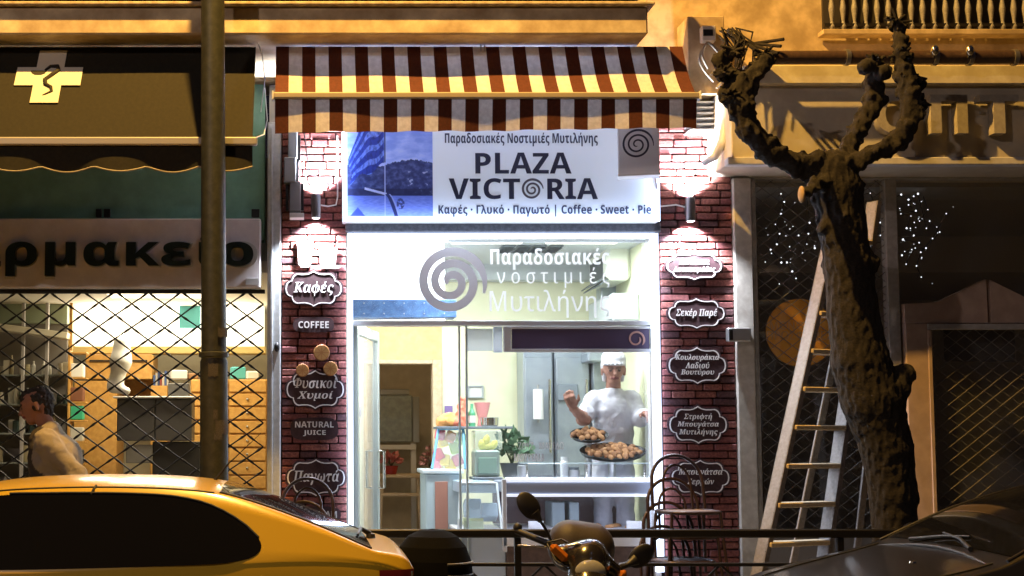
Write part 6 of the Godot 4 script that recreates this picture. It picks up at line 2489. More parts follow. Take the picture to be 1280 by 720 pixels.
# wrist, direction of the fingers, normal out of the palm, thumb side
func hand_bones(w: Vector3, dir: Vector3, pn: Vector3, thumb: Vector3, curl: float, sk: Color) -> Array:
	var b := [[w - dir * 0.03, w + dir * 0.02, 0.027, 0.028, sk], [w + dir * 0.02 + thumb * 0.018, w + dir * 0.085 + thumb * 0.024, 0.024, 0.019, sk], [w + dir * 0.02 - thumb * 0.016, w + dir * 0.08 - thumb * 0.026, 0.023, 0.018, sk]]
	var ln := [0.040, 0.046, 0.043, 0.033]
	for i in 4:
		var p := w + dir * (0.088 - 0.004 * absf(i - 1.2)) + thumb * (0.032 - 0.021 * i)
		var d1 := (dir * cos(curl) + pn * sin(curl)).normalized()
		var d2 := (dir * cos(curl * 2.1) + pn * sin(curl * 2.1)).normalized()
		var q: Vector3 = p + d1 * ln[i]
		b.append([p, q, 0.0098, 0.009, sk])
		b.append([q, q + d2 * ln[i] * 0.85, 0.009, 0.0075, sk])
	var t0 := w + dir * 0.02 + thumb * 0.03
	var t1 := t0 + (dir * 0.6 + thumb * 0.7 + pn * 0.4).normalized() * 0.04
	b.append([t0, t1, 0.014, 0.011, sk])
	b.append([t1, t1 + (dir * 0.85 + thumb * 0.2 + pn * 0.4).normalized() * 0.032, 0.011, 0.008, sk])
	return b


func build_people() -> void:
	# --- man walking past the pharmacy
	var sk := Color(0.36, 0.18, 0.12)
	var hair := Color(0.022, 0.018, 0.015)
	var jk := Color(0.30, 0.26, 0.21)
	var jd := Color(0.045, 0.038, 0.032)
	var tr := Color(0.035, 0.035, 0.04)
	var shoe := Color(0.015, 0.012, 0.01)
	var foot := Vector3(-1.7303, 0.14, -9.0)
	var o = thing("person", "man in a beige jacket walking past the pharmacy grille, head bent forward", "person", foot)
	var hd := Vector3(-1.8261, 1.8084, -9)
	var fwd := Vector3(-0.95, -0.28, 0.08).normalized()
	var up := (Vector3.UP - fwd * fwd.y).normalized()
	var nk := Vector3(-1.731, 1.6289, -9)
	var ch := Vector3(-1.6852, 1.4607, -9)
	var pv := Vector3(-1.6257, 1.0502, -9)
	var z := Vector3(0, 0, 1)
	var body := [
		[nk - Vector3(0, 0.05, 0), ch, 0.10, 0.165, jk], [ch, pv + Vector3(0, 0.05, 0), 0.165, 0.155, jk], [pv + Vector3(0, 0.05, 0), pv - Vector3(0, 0.06, 0), 0.155, 0.165, jk],
		[ch + z * 0.05, ch - z * 0.05, 0.15, 0.15, jk],
		[nk + Vector3(0.01, -0.06, 0.16), nk + Vector3(0.01, -0.06, -0.16), 0.075, 0.075, jk]]
	# dark front and collar
	body.append([nk + Vector3(-0.06, -0.06, 0.05), pv + Vector3(-0.10, 0.1, 0.06), 0.075, 0.11, jd])
	body.append([nk + Vector3(-0.06, -0.06, -0.05), pv + Vector3(-0.10, 0.1, -0.06), 0.075, 0.11, jd])
	body.append([nk + Vector3(-0.03, -0.01, 0.04), nk + Vector3(-0.03, -0.01, -0.04), 0.06, 0.06, jd])
	body.append([nk + Vector3(0.02, 0.02, 0.05), nk + Vector3(0.02, 0.02, -0.05), 0.055, 0.055, jk])
	var sh1 := nk + Vector3(0.01, -0.06, 0.185)
	var el1 := Vector3(-1.5082, 1.3469, -8.8)
	var wr1 := Vector3(-1.5921, 1.1488, -8.75)
	body.append([sh1, el1, 0.078, 0.062, jk])
	body.append([el1, wr1, 0.060, 0.045, jk])
	var sh2 := nk + Vector3(0.0, -0.06, -0.185)
	var el2 := Vector3(-1.7979, 1.27, -9.2)
	var wr2 := Vector3(-1.9394, 1.0825, -9.2)
	body.append([sh2, el2, 0.078, 0.062, jk])
	body.append([el2, wr2, 0.060, 0.045, jk])
	var hip := pv - Vector3(0, 0.06, 0)
	for q in [[1.0, -0.16, -0.28], [-1.0, 0.14, 0.36]]:
		var h0: Vector3 = hip + Vector3(0, -0.02, 0.09 * q[0])
		var kn := Vector3(hip.x + q[1], 0.14 + 0.50, -9.0 + 0.10 * q[0])
		var an := Vector3(hip.x + q[2], 0.14 + 0.10, -9.0 + 0.10 * q[0])
		body.append([h0, kn, 0.098, 0.068, tr])
		body.append([kn, an, 0.064, 0.046, tr])
		body.append([an + Vector3(0.05, -0.045, 0), an + Vector3(-0.14, -0.06, 0), 0.045, 0.035, shoe])
	var skin_mat = grain("person_cloth", Color(1.0, 1.0, 1.0), Color(0.8, 0.8, 0.8), 0.85, 0.0, 0.12, 0.05)
	skin_mat.vertex_color_use_as_albedo = true
	var m0 = skin(body, 0.0125, 0.04, 0.014, 9.0, 2)
	var m1 = skin(head_bones(hd, fwd, up, sk, hair), 0.0065, 0.018)
	var dn1 := (wr1 - el1).normalized()
	var m2 = skin(hand_bones(wr1 + dn1 * 0.04, dn1, Vector3(-0.9, -0.2, -0.4).normalized(), Vector3(-0.4, 0, -0.9).normalized(), 0.4, sk), 0.006, 0.012)
	var dn2 := (wr2 - el2).normalized()
	var m3 = skin(hand_bones(wr2 + dn2 * 0.04, dn2, Vector3(-0.9, -0.2, 0.4).normalized(), Vector3(-0.4, 0, 0.9).normalized(), 0.4, sk), 0.006, 0.012)
	part(o, "body", join([m0, m1, m2, m3]), skin_mat)
	var hb := [
		[hd + up * 0.052 - fwd * 0.045, hd + up * 0.062 + fwd * 0.03, 0.083, 0.066, hair], [hd + up * 0.02 - fwd * 0.06, hd - up * 0.05 - fwd * 0.055, 0.072, 0.05, hair],
		[hd + up * 0.03 + z * 0.05 - fwd * 0.02, hd - up * 0.01 + z * 0.062 - fwd * 0.01, 0.05, 0.03, hair], [hd + up * 0.03 - z * 0.05 - fwd * 0.02, hd - up * 0.01 - z * 0.062 - fwd * 0.01, 0.05, 0.03, hair]]
	part(o, "hair", skin(hb, 0.008, 0.02, 0.012, 30.0, 8), tinted("hair_tint", 0.75))

	# --- baker behind the glass
	sk = Color(0.34, 0.165, 0.12)
	var wh := Color(0.60, 0.60, 0.66)
	hd = Vector3(2.461, 2.1256, -10.48)
	foot = Vector3(hd.x, 0.45, -10.55)
	o = thing("person", "baker in white cap and tunic standing behind the counter glass", "person", foot)
	fwd = Vector3(-0.12, -0.10, 1).normalized()
	up = (Vector3.UP - fwd * fwd.y).normalized()
	nk = Vector3(2.4615, 1.9744, -10.52)
	ch = Vector3(2.459, 1.8215, -10.52)
	pv = Vector3(2.4584, 1.3576, -10.55)
	var xx := Vector3(1, 0, 0)
	body = [
		[nk - Vector3(0, 0.03, 0), ch, 0.07, 0.12, wh], [ch + xx * 0.045, pv + xx * 0.035, 0.115, 0.13, wh], [ch - xx * 0.045, pv - xx * 0.035, 0.115, 0.13, wh],
		[nk + Vector3(-0.135, -0.06, 0), nk + Vector3(0.135, -0.06, 0), 0.06, 0.06, wh]]
	sh1 = nk + Vector3(-0.165, -0.075, 0)
	el1 = Vector3(2.2073, 1.7436, -10.42)
	wr1 = Vector3(2.0979, 1.8222, -10.28)
	body.append([sh1, el1.lerp(sh1, 0.3), 0.064, 0.066, wh])
	body.append([el1.lerp(sh1, 0.35), el1, 0.052, 0.048, sk])
	body.append([el1, wr1, 0.046, 0.034, sk])
	sh2 = nk + Vector3(0.165, -0.075, 0)
	el2 = Vector3(2.6602, 1.7439, -10.44)
	wr2 = Vector3(2.6462, 1.7845, -10.26)
	body.append([sh2, el2, 0.064, 0.056, wh])
	body.append([el2, wr2, 0.056, 0.042, wh])
	for s in [-1.0, 1.0]:
		var h0: Vector3 = pv + Vector3(0.08 * s, -0.06, 0)
		var kn := Vector3(pv.x + 0.09 * s, 0.45 + 0.48, -10.53)
		var an := Vector3(pv.x + 0.10 * s, 0.45 + 0.10, -10.56)
		body.append([h0, kn, 0.095, 0.066, wh])
		body.append([kn, an, 0.062, 0.045, wh])
		body.append([an + Vector3(0, -0.045, -0.04), an + Vector3(0.02 * s, -0.06, 0.14), 0.044, 0.036, shoe])
	m0 = skin(body, 0.0125, 0.035, 0.013, 10.0, 5)
	m1 = skin(head_bones(hd, fwd, up, sk, Color(0.16, 0.09, 0.07)), 0.005, 0.016)
	dn1 = Vector3(-0.35, 0.75, 0.4).normalized()
	m2 = skin(hand_bones(wr1 + dn1 * 0.02, dn1, Vector3(0.2, 0.3, -0.9).normalized(), Vector3(0.85, 0.2, 0.3).normalized(), 0.75, sk), 0.006, 0.012)
	dn2 = Vector3(0.2, -0.2, 0.9).normalized()
	m3 = skin(hand_bones(wr2 + dn2 * 0.02, dn2, Vector3(-0.3, -0.9, 0).normalized(), Vector3(-0.9, 0.3, 0).normalized(), 0.6, sk), 0.006, 0.012)
	part(o, "body", join([m0, m1, m2, m3]), skin_mat)
	var cap := []
	cap.append([hd + up * 0.072 - fwd * 0.03, hd + up * 0.075 + fwd * 0.015, 0.090, 0.084, wh])
	cap.append([hd + up * 0.098 - fwd * 0.03 - xx * 0.03, hd + up * 0.098 + fwd * 0.02 + xx * 0.03, 0.062, 0.062, wh])
	for s in [-1.0, 1.0]:
		cap.append([hd + up * 0.04 + xx * 0.075 * s - fwd * 0.02, hd - up * 0.07 + xx * 0.07 * s - fwd * 0.035, 0.026, 0.018, wh])
	for k in 9:
		var a := PI * k / 8.0
		cap.append([hd + up * 0.068 + xx * cos(a) * 0.075 + fwd * (0.03 + sin(a) * 0.06), hd + up * 0.058 + xx * cos(a) * 0.088 + fwd * (0.03 + sin(a) * 0.095), 0.009, 0.006, wh])
	part(o, "cap", skin(cap, 0.007, 0.022), mat("cap_white", Color(0.58, 0.58, 0.62), 0.85))


# ---------------------------------------------------------------- vehicles

func ip(tb: Array, s: float) -> float:
	var n := tb.size()
	if s <= tb[0][0]:
		return tb[0][1]
	for i in n - 1:
		if s <= tb[i + 1][0]:
			var a = tb[maxi(i - 1, 0)]
			var b = tb[i]
			var c = tb[i + 1]
			var d = tb[mini(i + 2, n - 1)]
			var dt: float = c[0] - b[0]
			var m0: float = (c[1] - a[1]) / maxf(c[0] - a[0], 1e-4) * dt
			var m1: float = (d[1] - b[1]) / maxf(d[0] - b[0], 1e-4) * dt
			var t = (s - b[0]) / dt
			var t2 = t * t
			var t3 = t2 * t
			return b[1] * (2 * t3 - 3 * t2 + 1) + m0 * (t3 - 2 * t2 + t) + c[1] * (-2 * t3 + 3 * t2) + m1 * (t3 - t2)
	return tb[n - 1][1]


# half section at s: points (half width, height) from sill to the middle of the roof
func section(car, s: float) -> Array:
	var r := ip(car.roof, s)
	var b := minf(ip(car.belt, s), r - 0.012)
	var w := ip(car.width, s)
	var wb := w - 0.03
	var lo := ip(car.low, s)
	var out := [Vector2(w - 0.10, lo), Vector2(w - 0.03, lo + 0.03), Vector2(w - 0.005, lo + 0.10), Vector2(w + 0.004, lerpf(lo, b, 0.45)), Vector2(w + 0.002, lerpf(lo, b, 0.65)), Vector2(w - 0.006, lerpf(lo, b, 0.85)), Vector2(wb - 0.004, b - 0.012)]
	var e := Vector2(wb - (r - b) * 0.42, b + (r - b) * 0.87)
	for k in 6:
		out.append(Vector2(wb, b).lerp(e, k / 5.0))
	for k in range(1, 13):
		var q := k / 12.0
		out.append(Vector2(e.x * (1.0 - q), e.y + (r - e.y) * (1.0 - pow(1.0 - q, 2.6))))
	return out


func car_at(car, s, w, y) -> Vector3:
	return Vector3(car.x + car.dir * s, y, car.z + w)


func glass_side(car, lo: Array, hi: Array, s0, s1, side, n = 30) -> SurfaceTool:
	var st = stn()
	var rows := []
	for i in n + 1:
		var s: float = lerpf(s0, s1, pow(float(i) / n, 2.0))
		var r := ip(car.roof, s)
		var b := minf(ip(car.belt, s), r - 0.012)
		var wb := ip(car.width, s) - 0.03
		var a := ip(lo, s)
		var c := maxf(ip(hi, s), a + 0.001)
		var line := []
		for k in 7:
			var y: float = lerpf(a, c, k / 6.0)
			line.append(car_at(car, s, side * (wb - (y - b) * 0.42 / 0.87 + 0.004), y))
		rows.append(line)
	sheet(st, rows, Vector3(rows[0][0].x, 0.8, car.z))
	return st


func glass_slope(car, s0, s1, inset, n = 14) -> SurfaceTool:
	var st = stn()
	var rows := []
	for i in n + 1:
		var s: float = lerpf(s0, s1, float(i) / n)
		var r := ip(car.roof, s)
		var b := minf(ip(car.belt, s), r - 0.012)
		var wb := ip(car.width, s) - 0.03
		var e := Vector2(wb - (r - b) * 0.42, b + (r - b) * 0.87)
		var line := []
		for k in 17:
			var u = (k / 8.0 - 1.0) * (1.0 - inset / e.x)
			var q := 1.0 - absf(u)
			line.append(car_at(car, s, e.x * u, e.y + (r - e.y) * (1.0 - pow(1.0 - q, 2.6)) + 0.005))
		rows.append(line)
	sheet(st, rows, Vector3.ZERO, Vector3(0, 1, 0))
	return st


func slope_edge(car, s, inset, side) -> Vector3:
	var r := ip(car.roof, s)
	var b := minf(ip(car.belt, s), r - 0.012)
	var wb := ip(car.width, s) - 0.03
	var e := Vector2(wb - (r - b) * 0.42, b + (r - b) * 0.87)
	var u: float = 1.0 - inset / e.x
	return car_at(car, s, e.x * u * side, e.y + (r - e.y) * (1.0 - pow(u, 2.6)) + 0.004)


func car_body(car) -> SurfaceTool:
	var st = stn()
	var rows := []
	var s := 0.0
	while s < car.len + 0.001:
		var h := section(car, minf(s, car.len))
		var line := []
		for p in h:
			line.append(car_at(car, s, p.x, p.y))
		for k in range(h.size() - 2, -1, -1):
			line.append(car_at(car, s, -h[k].x, h[k].y))
		rows.append(line)
		s += 0.05 if s > 0.3 and s < car.len - 0.3 else 0.025
	sheet(st, rows, Vector3(car.x + car.dir * car.len * 0.5, 0.7, car.z))
	for e in [0, rows.size() - 1]:
		var l = rows[e]
		var m: int = l.size()
		var nn := Vector3(-car.dir if e == 0 else car.dir, 0, 0)
		for k in m / 2:
			ftri(st, l[k], l[k + 1], l[m - 1 - k], nn)
			ftri(st, l[k + 1], l[m - 2 - k], l[m - 1 - k], nn)
	return st


func wheels(o, car, spots) -> void:
	for s in spots:
		for side in [-1.0, 1.0]:
			var c := car_at(car, s, side * (ip(car.width, s) - 0.10), 0.30)
			var bas := Basis(Vector3.RIGHT, PI / 2 * side)
			var st = stn()
			lathe(st, [Vector2(0.19, -0.09), Vector2(0.27, -0.1), Vector2(0.30, -0.07), Vector2(0.30, 0.09), Vector2(0.27, 0.115), Vector2(0.19, 0.11)], c, 28, bas)
			var t = part(o, "wheel", st, mat("tyre", Color(0.015, 0.015, 0.015), 0.9))
			st = stn()
			lathe(st, [Vector2(0, 0.085), Vector2(0.05, 0.09), Vector2(0.17, 0.075), Vector2(0.19, 0.105), Vector2(0.19, -0.08)], c, 24, bas)
			part(t, "rim", st, mat("brushed_steel", Color.WHITE))


func build_vehicles() -> void:
	# --- taxi, tail towards the scooter
	var car := {"x": 0.559, "z": -7.45, "dir": -1.0, "len": 4.15}
	car.roof = [[0.0, 0.93], [0.03, 0.985], [0.10, 1.012], [0.20, 1.03], [0.26, 1.055], [0.45, 1.145], [0.70, 1.25], [0.95, 1.335], [1.12, 1.365], [1.4, 1.383], [1.8, 1.385], [2.2, 1.36], [2.45, 1.30], [2.7, 1.18], [2.95, 1.04], [3.1, 0.97], [3.5, 0.90], [3.9, 0.80], [4.1, 0.66], [4.15, 0.6]]
	car.belt = [[0.0, 0.90], [0.2, 0.965], [0.6, 0.985], [1.2, 0.955], [2.0, 0.925], [3.0, 0.90], [4.15, 0.58]]
	car.width = [[0.0, 0.70], [0.05, 0.755], [0.2, 0.80], [0.6, 0.825], [1.5, 0.835], [3.0, 0.83], [3.8, 0.78], [4.15, 0.62]]
	car.low = [[0.0, 0.30], [0.2, 0.22], [4.0, 0.22], [4.15, 0.3]]
	var o = thing("taxi", "yellow taxi with dark windows parked before the pharmacy", "car", Vector3(car.x - 2.1, 0, car.z))
	var yl = mat("taxi_yellow", Color(0.60, 0.385, 0.02), 0.32)
	yl.clearcoat_enabled = true
	yl.clearcoat = 0.8
	yl.clearcoat_roughness = 0.14
	part(o, "body", car_body(car), yl)
	var gl = mat("car_glass", Color(0.006, 0.006, 0.007), 0.06)
	gl.metallic_specular = 0.5
	# side windows: one dark band that ends in a rounded tip over the rear wheel
	var sr: float = car.x - -0.2141
	var lo := [[sr, 1.05], [sr + 0.004, 1.034], [sr + 0.015, 1.017], [sr + 0.04, 0.999], [sr + 0.08, 0.984], [sr + 0.2, 0.965], [sr + 0.5, 0.952], [sr + 1.2, 0.935], [sr + 2.0, 0.93]]
	var hi := [[sr, 1.052], [sr + 0.004, 1.066], [sr + 0.014, 1.084], [sr + 0.032, 1.105], [sr + 0.06, 1.13], [sr + 0.14, 1.185], [sr + 0.25, 1.24], [sr + 0.36, 1.272], [sr + 0.5, 1.292], [sr + 0.75, 1.302], [sr + 1.1, 1.302], [sr + 1.4, 1.288], [sr + 1.65, 1.2], [sr + 1.95, 0.96]]
	for side in [-1.0, 1.0]:
		var w = part(o, "rear_side_window", glass_side(car, lo, hi, sr, sr + 0.875, side), gl)
		part(o, "front_side_window", glass_side(car, lo, hi, sr + 0.875, sr + 1.84, side), gl)
		# bright trim round the top of the glass
		var tp := []
		for k in 22:
			var s: float = lerpf(sr + 0.015, sr + 1.3, k / 21.0)
			var y := ip(hi, s) + 0.006
			var r := ip(car.roof, s)
			var b := minf(ip(car.belt, s), r - 0.012)
			tp.append(car_at(car, s, side * (ip(car.width, s) - 0.03 - (y - b) * 0.42 / 0.87 + 0.003), y))
		var st0 = stn()
		tube(st0, tp, 0.006, 5)
		part(w, "window_seal", st0, mat("rubber", Color(0.02, 0.02, 0.02), 0.5))
		# door pillar between the windows and the joint in the roof edge
		st0 = stn()
		var pa := []
		for k in 6:
			var s: float = sr + 0.88 - 0.004 * k
			var y := lerpf(1.30, 1.345, k / 5.0)
			var r := ip(car.roof, s)
			var b := minf(ip(car.belt, s), r - 0.012)
			var e := Vector2(ip(car.width, s) - 0.03 - (r - b) * 0.42, b + (r - b) * 0.87)
			var ww: float = ip(car.width, s) - 0.03 - (y - b) * 0.42 / 0.87 if y < e.y else e.x - (y - e.y) * 1.5
			pa.append(car_at(car, s, side * (ww + 0.001), y))
		tube(st0, pa, 0.007, 6)
		part(o, "door_joint", st0, mats["rubber"])
		st0 = stn()
		cbox(st0, car_at(car, sr + 1.1, side * 0.845, 0.83), Vector3(0.2, 0.035, 0.03), 0.01)
		part(o, "door_handle", st0, yl)
	var rg = part(o, "rear_window", glass_slope(car, 0.215, 0.99, 0.05), gl)
	var st = stn()
	var wp := [car_at(car, 0.19, -0.02, 1.055), car_at(car, 0.24, 0.0, 1.085), car_at(car, 0.27, 0.30, 1.07)]
	tube(st, wp, [0.016, 0.012, 0.008], 8)
	part(o, "rear_wiper", st, mats["rubber"])
	st = stn()
	lathe(st, [Vector2(0, 0), Vector2(0.028, 0), Vector2(0.024, 0.025), Vector2(0, 0.03)], car_at(car, 0.185, -0.02, 1.03), 12)
	part(o, "wiper_hub", st, mats["rubber"])
	part(o, "windscreen", glass_slope(car, 2.28, 3.0, 0.06), gl)
	# seals: round the rear glass, along the roof edges, round the boot lid
	var seal := []
	for k in 15:
		seal.append(slope_edge(car, lerpf(0.215, 0.99, k / 14.0), 0.05, 1.0))
	for k in range(14, -1, -1):
		seal.append(slope_edge(car, lerpf(0.215, 0.99, k / 14.0), 0.05, -1.0))
	st = stn()
	tube(st, seal, 0.007, 5)
	part(rg, "glass_seal", st, mats["rubber"])
	for side in [-1.0, 1.0]:
		st = stn()
		var gut := []
		for k in 16:
			gut.append(slope_edge(car, lerpf(1.02, 2.3, k / 15.0), 0.02, side))
		tube(st, gut, 0.0045, 5)
		part(o, "roof_gutter", st, mats["rubber"])
	st = stn()
	lathe(st, [Vector2(0.078, -0.003), Vector2(0.084, 0.003), Vector2(0.078, 0.003)], car_at(car, 0.42, ip(car.width, 0.42) + 0.002, 0.80), 24, Basis(Vector3.RIGHT, PI / 2))
	part(o, "fuel_flap", st, mats["rubber"])
	st = stn()
	tube(st, [car_at(car, 1.06, 0.0, 1.355), car_at(car, 0.98, 0.0, 1.45), car_at(car, 0.80, 0.0, 1.62)], [0.012, 0.004, 0.002], 6)
	part(o, "aerial", st, mats["rubber"])
	for side in [-1.0, 1.0]:
		st = stn()
		var rows := []
		for k in 6:
			var y := lerpf(0.62, 0.93, k / 5.0)
			var line := []
			for j in 5:
				var s := 0.002 + 0.045 * j
				line.append(car_at(car, s, side * (ip(car.width, s) + 0.006 - (0.02 if k == 5 else 0.0)), y))
			rows.append(line)
		sheet(st, rows, Vector3(car.x - 1.0, 0.8, car.z))
		var tl = part(o, "tail_light", st, mat("tail_red", Color(0.10, 0.012, 0.012), 0.12))
		st = stn()
		tube(st, [car_at(car, 0.015, side * (ip(car.width, 0.015) + 0.01), 0.66), car_at(car, 0.015, side * (ip(car.width, 0.015) + 0.01), 0.92)], 0.008, 6)
		part(tl, "chrome_edge", st, mats["chrome"])
		st = stn()
		cbox(st, car_at(car, 4.0, side * 0.55, 0.66), Vector3(0.2, 0.14, 0.26), 0.05)
		part(o, "headlight", st, mats["chrome"])
		st = stn()
		cbox(st, car_at(car, 2.62, side * 0.93, 0.99), Vector3(0.1, 0.12, 0.16), 0.04)
		part(o, "wing_mirror", st, yl)
	st = stn()
	cbox(st, car_at(car, 0.03, 0, 0.5), Vector3(0.12, 0.2, 1.4), 0.04)
	part(o, "rear_bumper", st, yl)
	wheels(o, car, [0.75, 3.35])

	# --- dark car facing the scooter
	car = {"x": 2.5252, "z": -7.45, "dir": 1.0, "len": 4.2}
	car.roof = [[0.0, 0.66], [0.04, 0.70], [0.15, 0.745], [0.4, 0.81], [0.7, 0.88], [0.88, 0.925], [1.0, 0.965], [1.2, 1.075], [1.45, 1.20], [1.75, 1.31], [2.0, 1.37], [2.4, 1.41], [3.0, 1.40], [3.4, 1.28], [3.7, 1.08], [3.95, 1.0], [4.15, 0.94], [4.2, 0.8]]
	car.belt = [[0.0, 0.62], [0.3, 0.73], [0.9, 0.865], [1.5, 0.93], [3.0, 0.98], [4.0, 0.96], [4.2, 0.78]]
	car.width = [[0.0, 0.60], [0.06, 0.68], [0.3, 0.78], [0.9, 0.83], [2.0, 0.845], [3.4, 0.83], [4.2, 0.72]]
	car.low = [[0.0, 0.30], [0.2, 0.22], [4.0, 0.22], [4.2, 0.3]]
	o = thing("parked_car", "dark grey car parked beside the tree, bonnet towards the scooter", "car", Vector3(car.x + 2.1, 0, car.z))
	var dk = mat("dark_paint", Color(0.011, 0.010, 0.010), 0.35, 0.2)
	dk.clearcoat_enabled = true
	dk.clearcoat = 0.7
	dk.clearcoat_roughness = 0.12
	part(o, "body", car_body(car), dk)
	part(o, "windscreen", glass_slope(car, 1.06, 1.86, 0.05), gl)
	part(o, "rear_window", glass_slope(car, 3.15, 3.8, 0.06), gl)
	for side in [-1.0, 1.0]:
		st = stn()
		var edge := []
		for k in 16:
			edge.append(slope_edge(car, lerpf(1.02, 1.9, k / 15.0), 0.03, side))
		tube(st, edge, 0.010, 6)
		part(o, "pillar_trim", st, dk)
		st = stn()
		var hood := []
		for k in 12:
			hood.append(slope_edge(car, lerpf(0.12, 0.98, k / 11.0), 0.16 - 0.06 * k / 11.0, side))
		tube(st, hood, 0.005, 5)
		part(o, "bonnet_seam", st, mats["rubber"])
	st = stn()
	var scut := []
	for k in 13:
		var u := k / 6.0 - 1.0
		scut.append(car_at(car, 1.02 - 0.05 * u * u, u * 0.66, ip(car.roof, 1.02 - 0.05 * u * u) + 0.006 - 0.025 * u * u))
	tube(st, scut, 0.012, 6)
	part(o, "scuttle_trim", st, mats["rubber"])
	lo = [[1.25, 0.98], [1.4, 0.965], [2.0, 0.97], [3.0, 1.0], [3.5, 1.05]]
	hi = [[1.25, 0.985], [1.4, 1.04], [1.7, 1.19], [2.0, 1.28], [2.4, 1.31], [3.0, 1.28], [3.3, 1.18], [3.5, 1.055]]
	for side in [-1.0, 1.0]:
		part(o, "side_window", glass_side(car, lo, hi, 1.26, 2.3, side), gl)
		part(o, "side_window", glass_side(car, lo, hi, 2.36, 3.48, side), gl)
		st = stn()
		cbox(st, car_at(car, 0.12, side * 0.55, 0.66), Vector3(0.22, 0.15, 0.3), 0.06)
		part(o, "headlight", st, mats["chrome"])
		st = stn()
		ball(st, car_at(car, 1.32, side * 0.93, 1.0), Vector3(0.07, 0.065, 0.10), 14, 10)
		part(o, "wing_mirror", st, dk)
		st = stn()
		tube(st, [car_at(car, 1.03, side * 0.35, 1.0), car_at(car, 1.10, side * 0.1, 1.035), car_at(car, 1.13, -side * 0.15, 1.052)], [0.014, 0.010, 0.007], 6)
		part(o, "wiper", st, mats["rubber"])
	st = stn()
	lathe(st, [Vector2(0, 0), Vector2(0.02, 0), Vector2(0.015, 0.012), Vector2(0, 0.014)], car_at(car, 0.72, 0.35, 0.925), 10)
	part(o, "washer_jet", st, mats["chrome"])
	wheels(o, car, [0.75, 3.4])

	scooter()


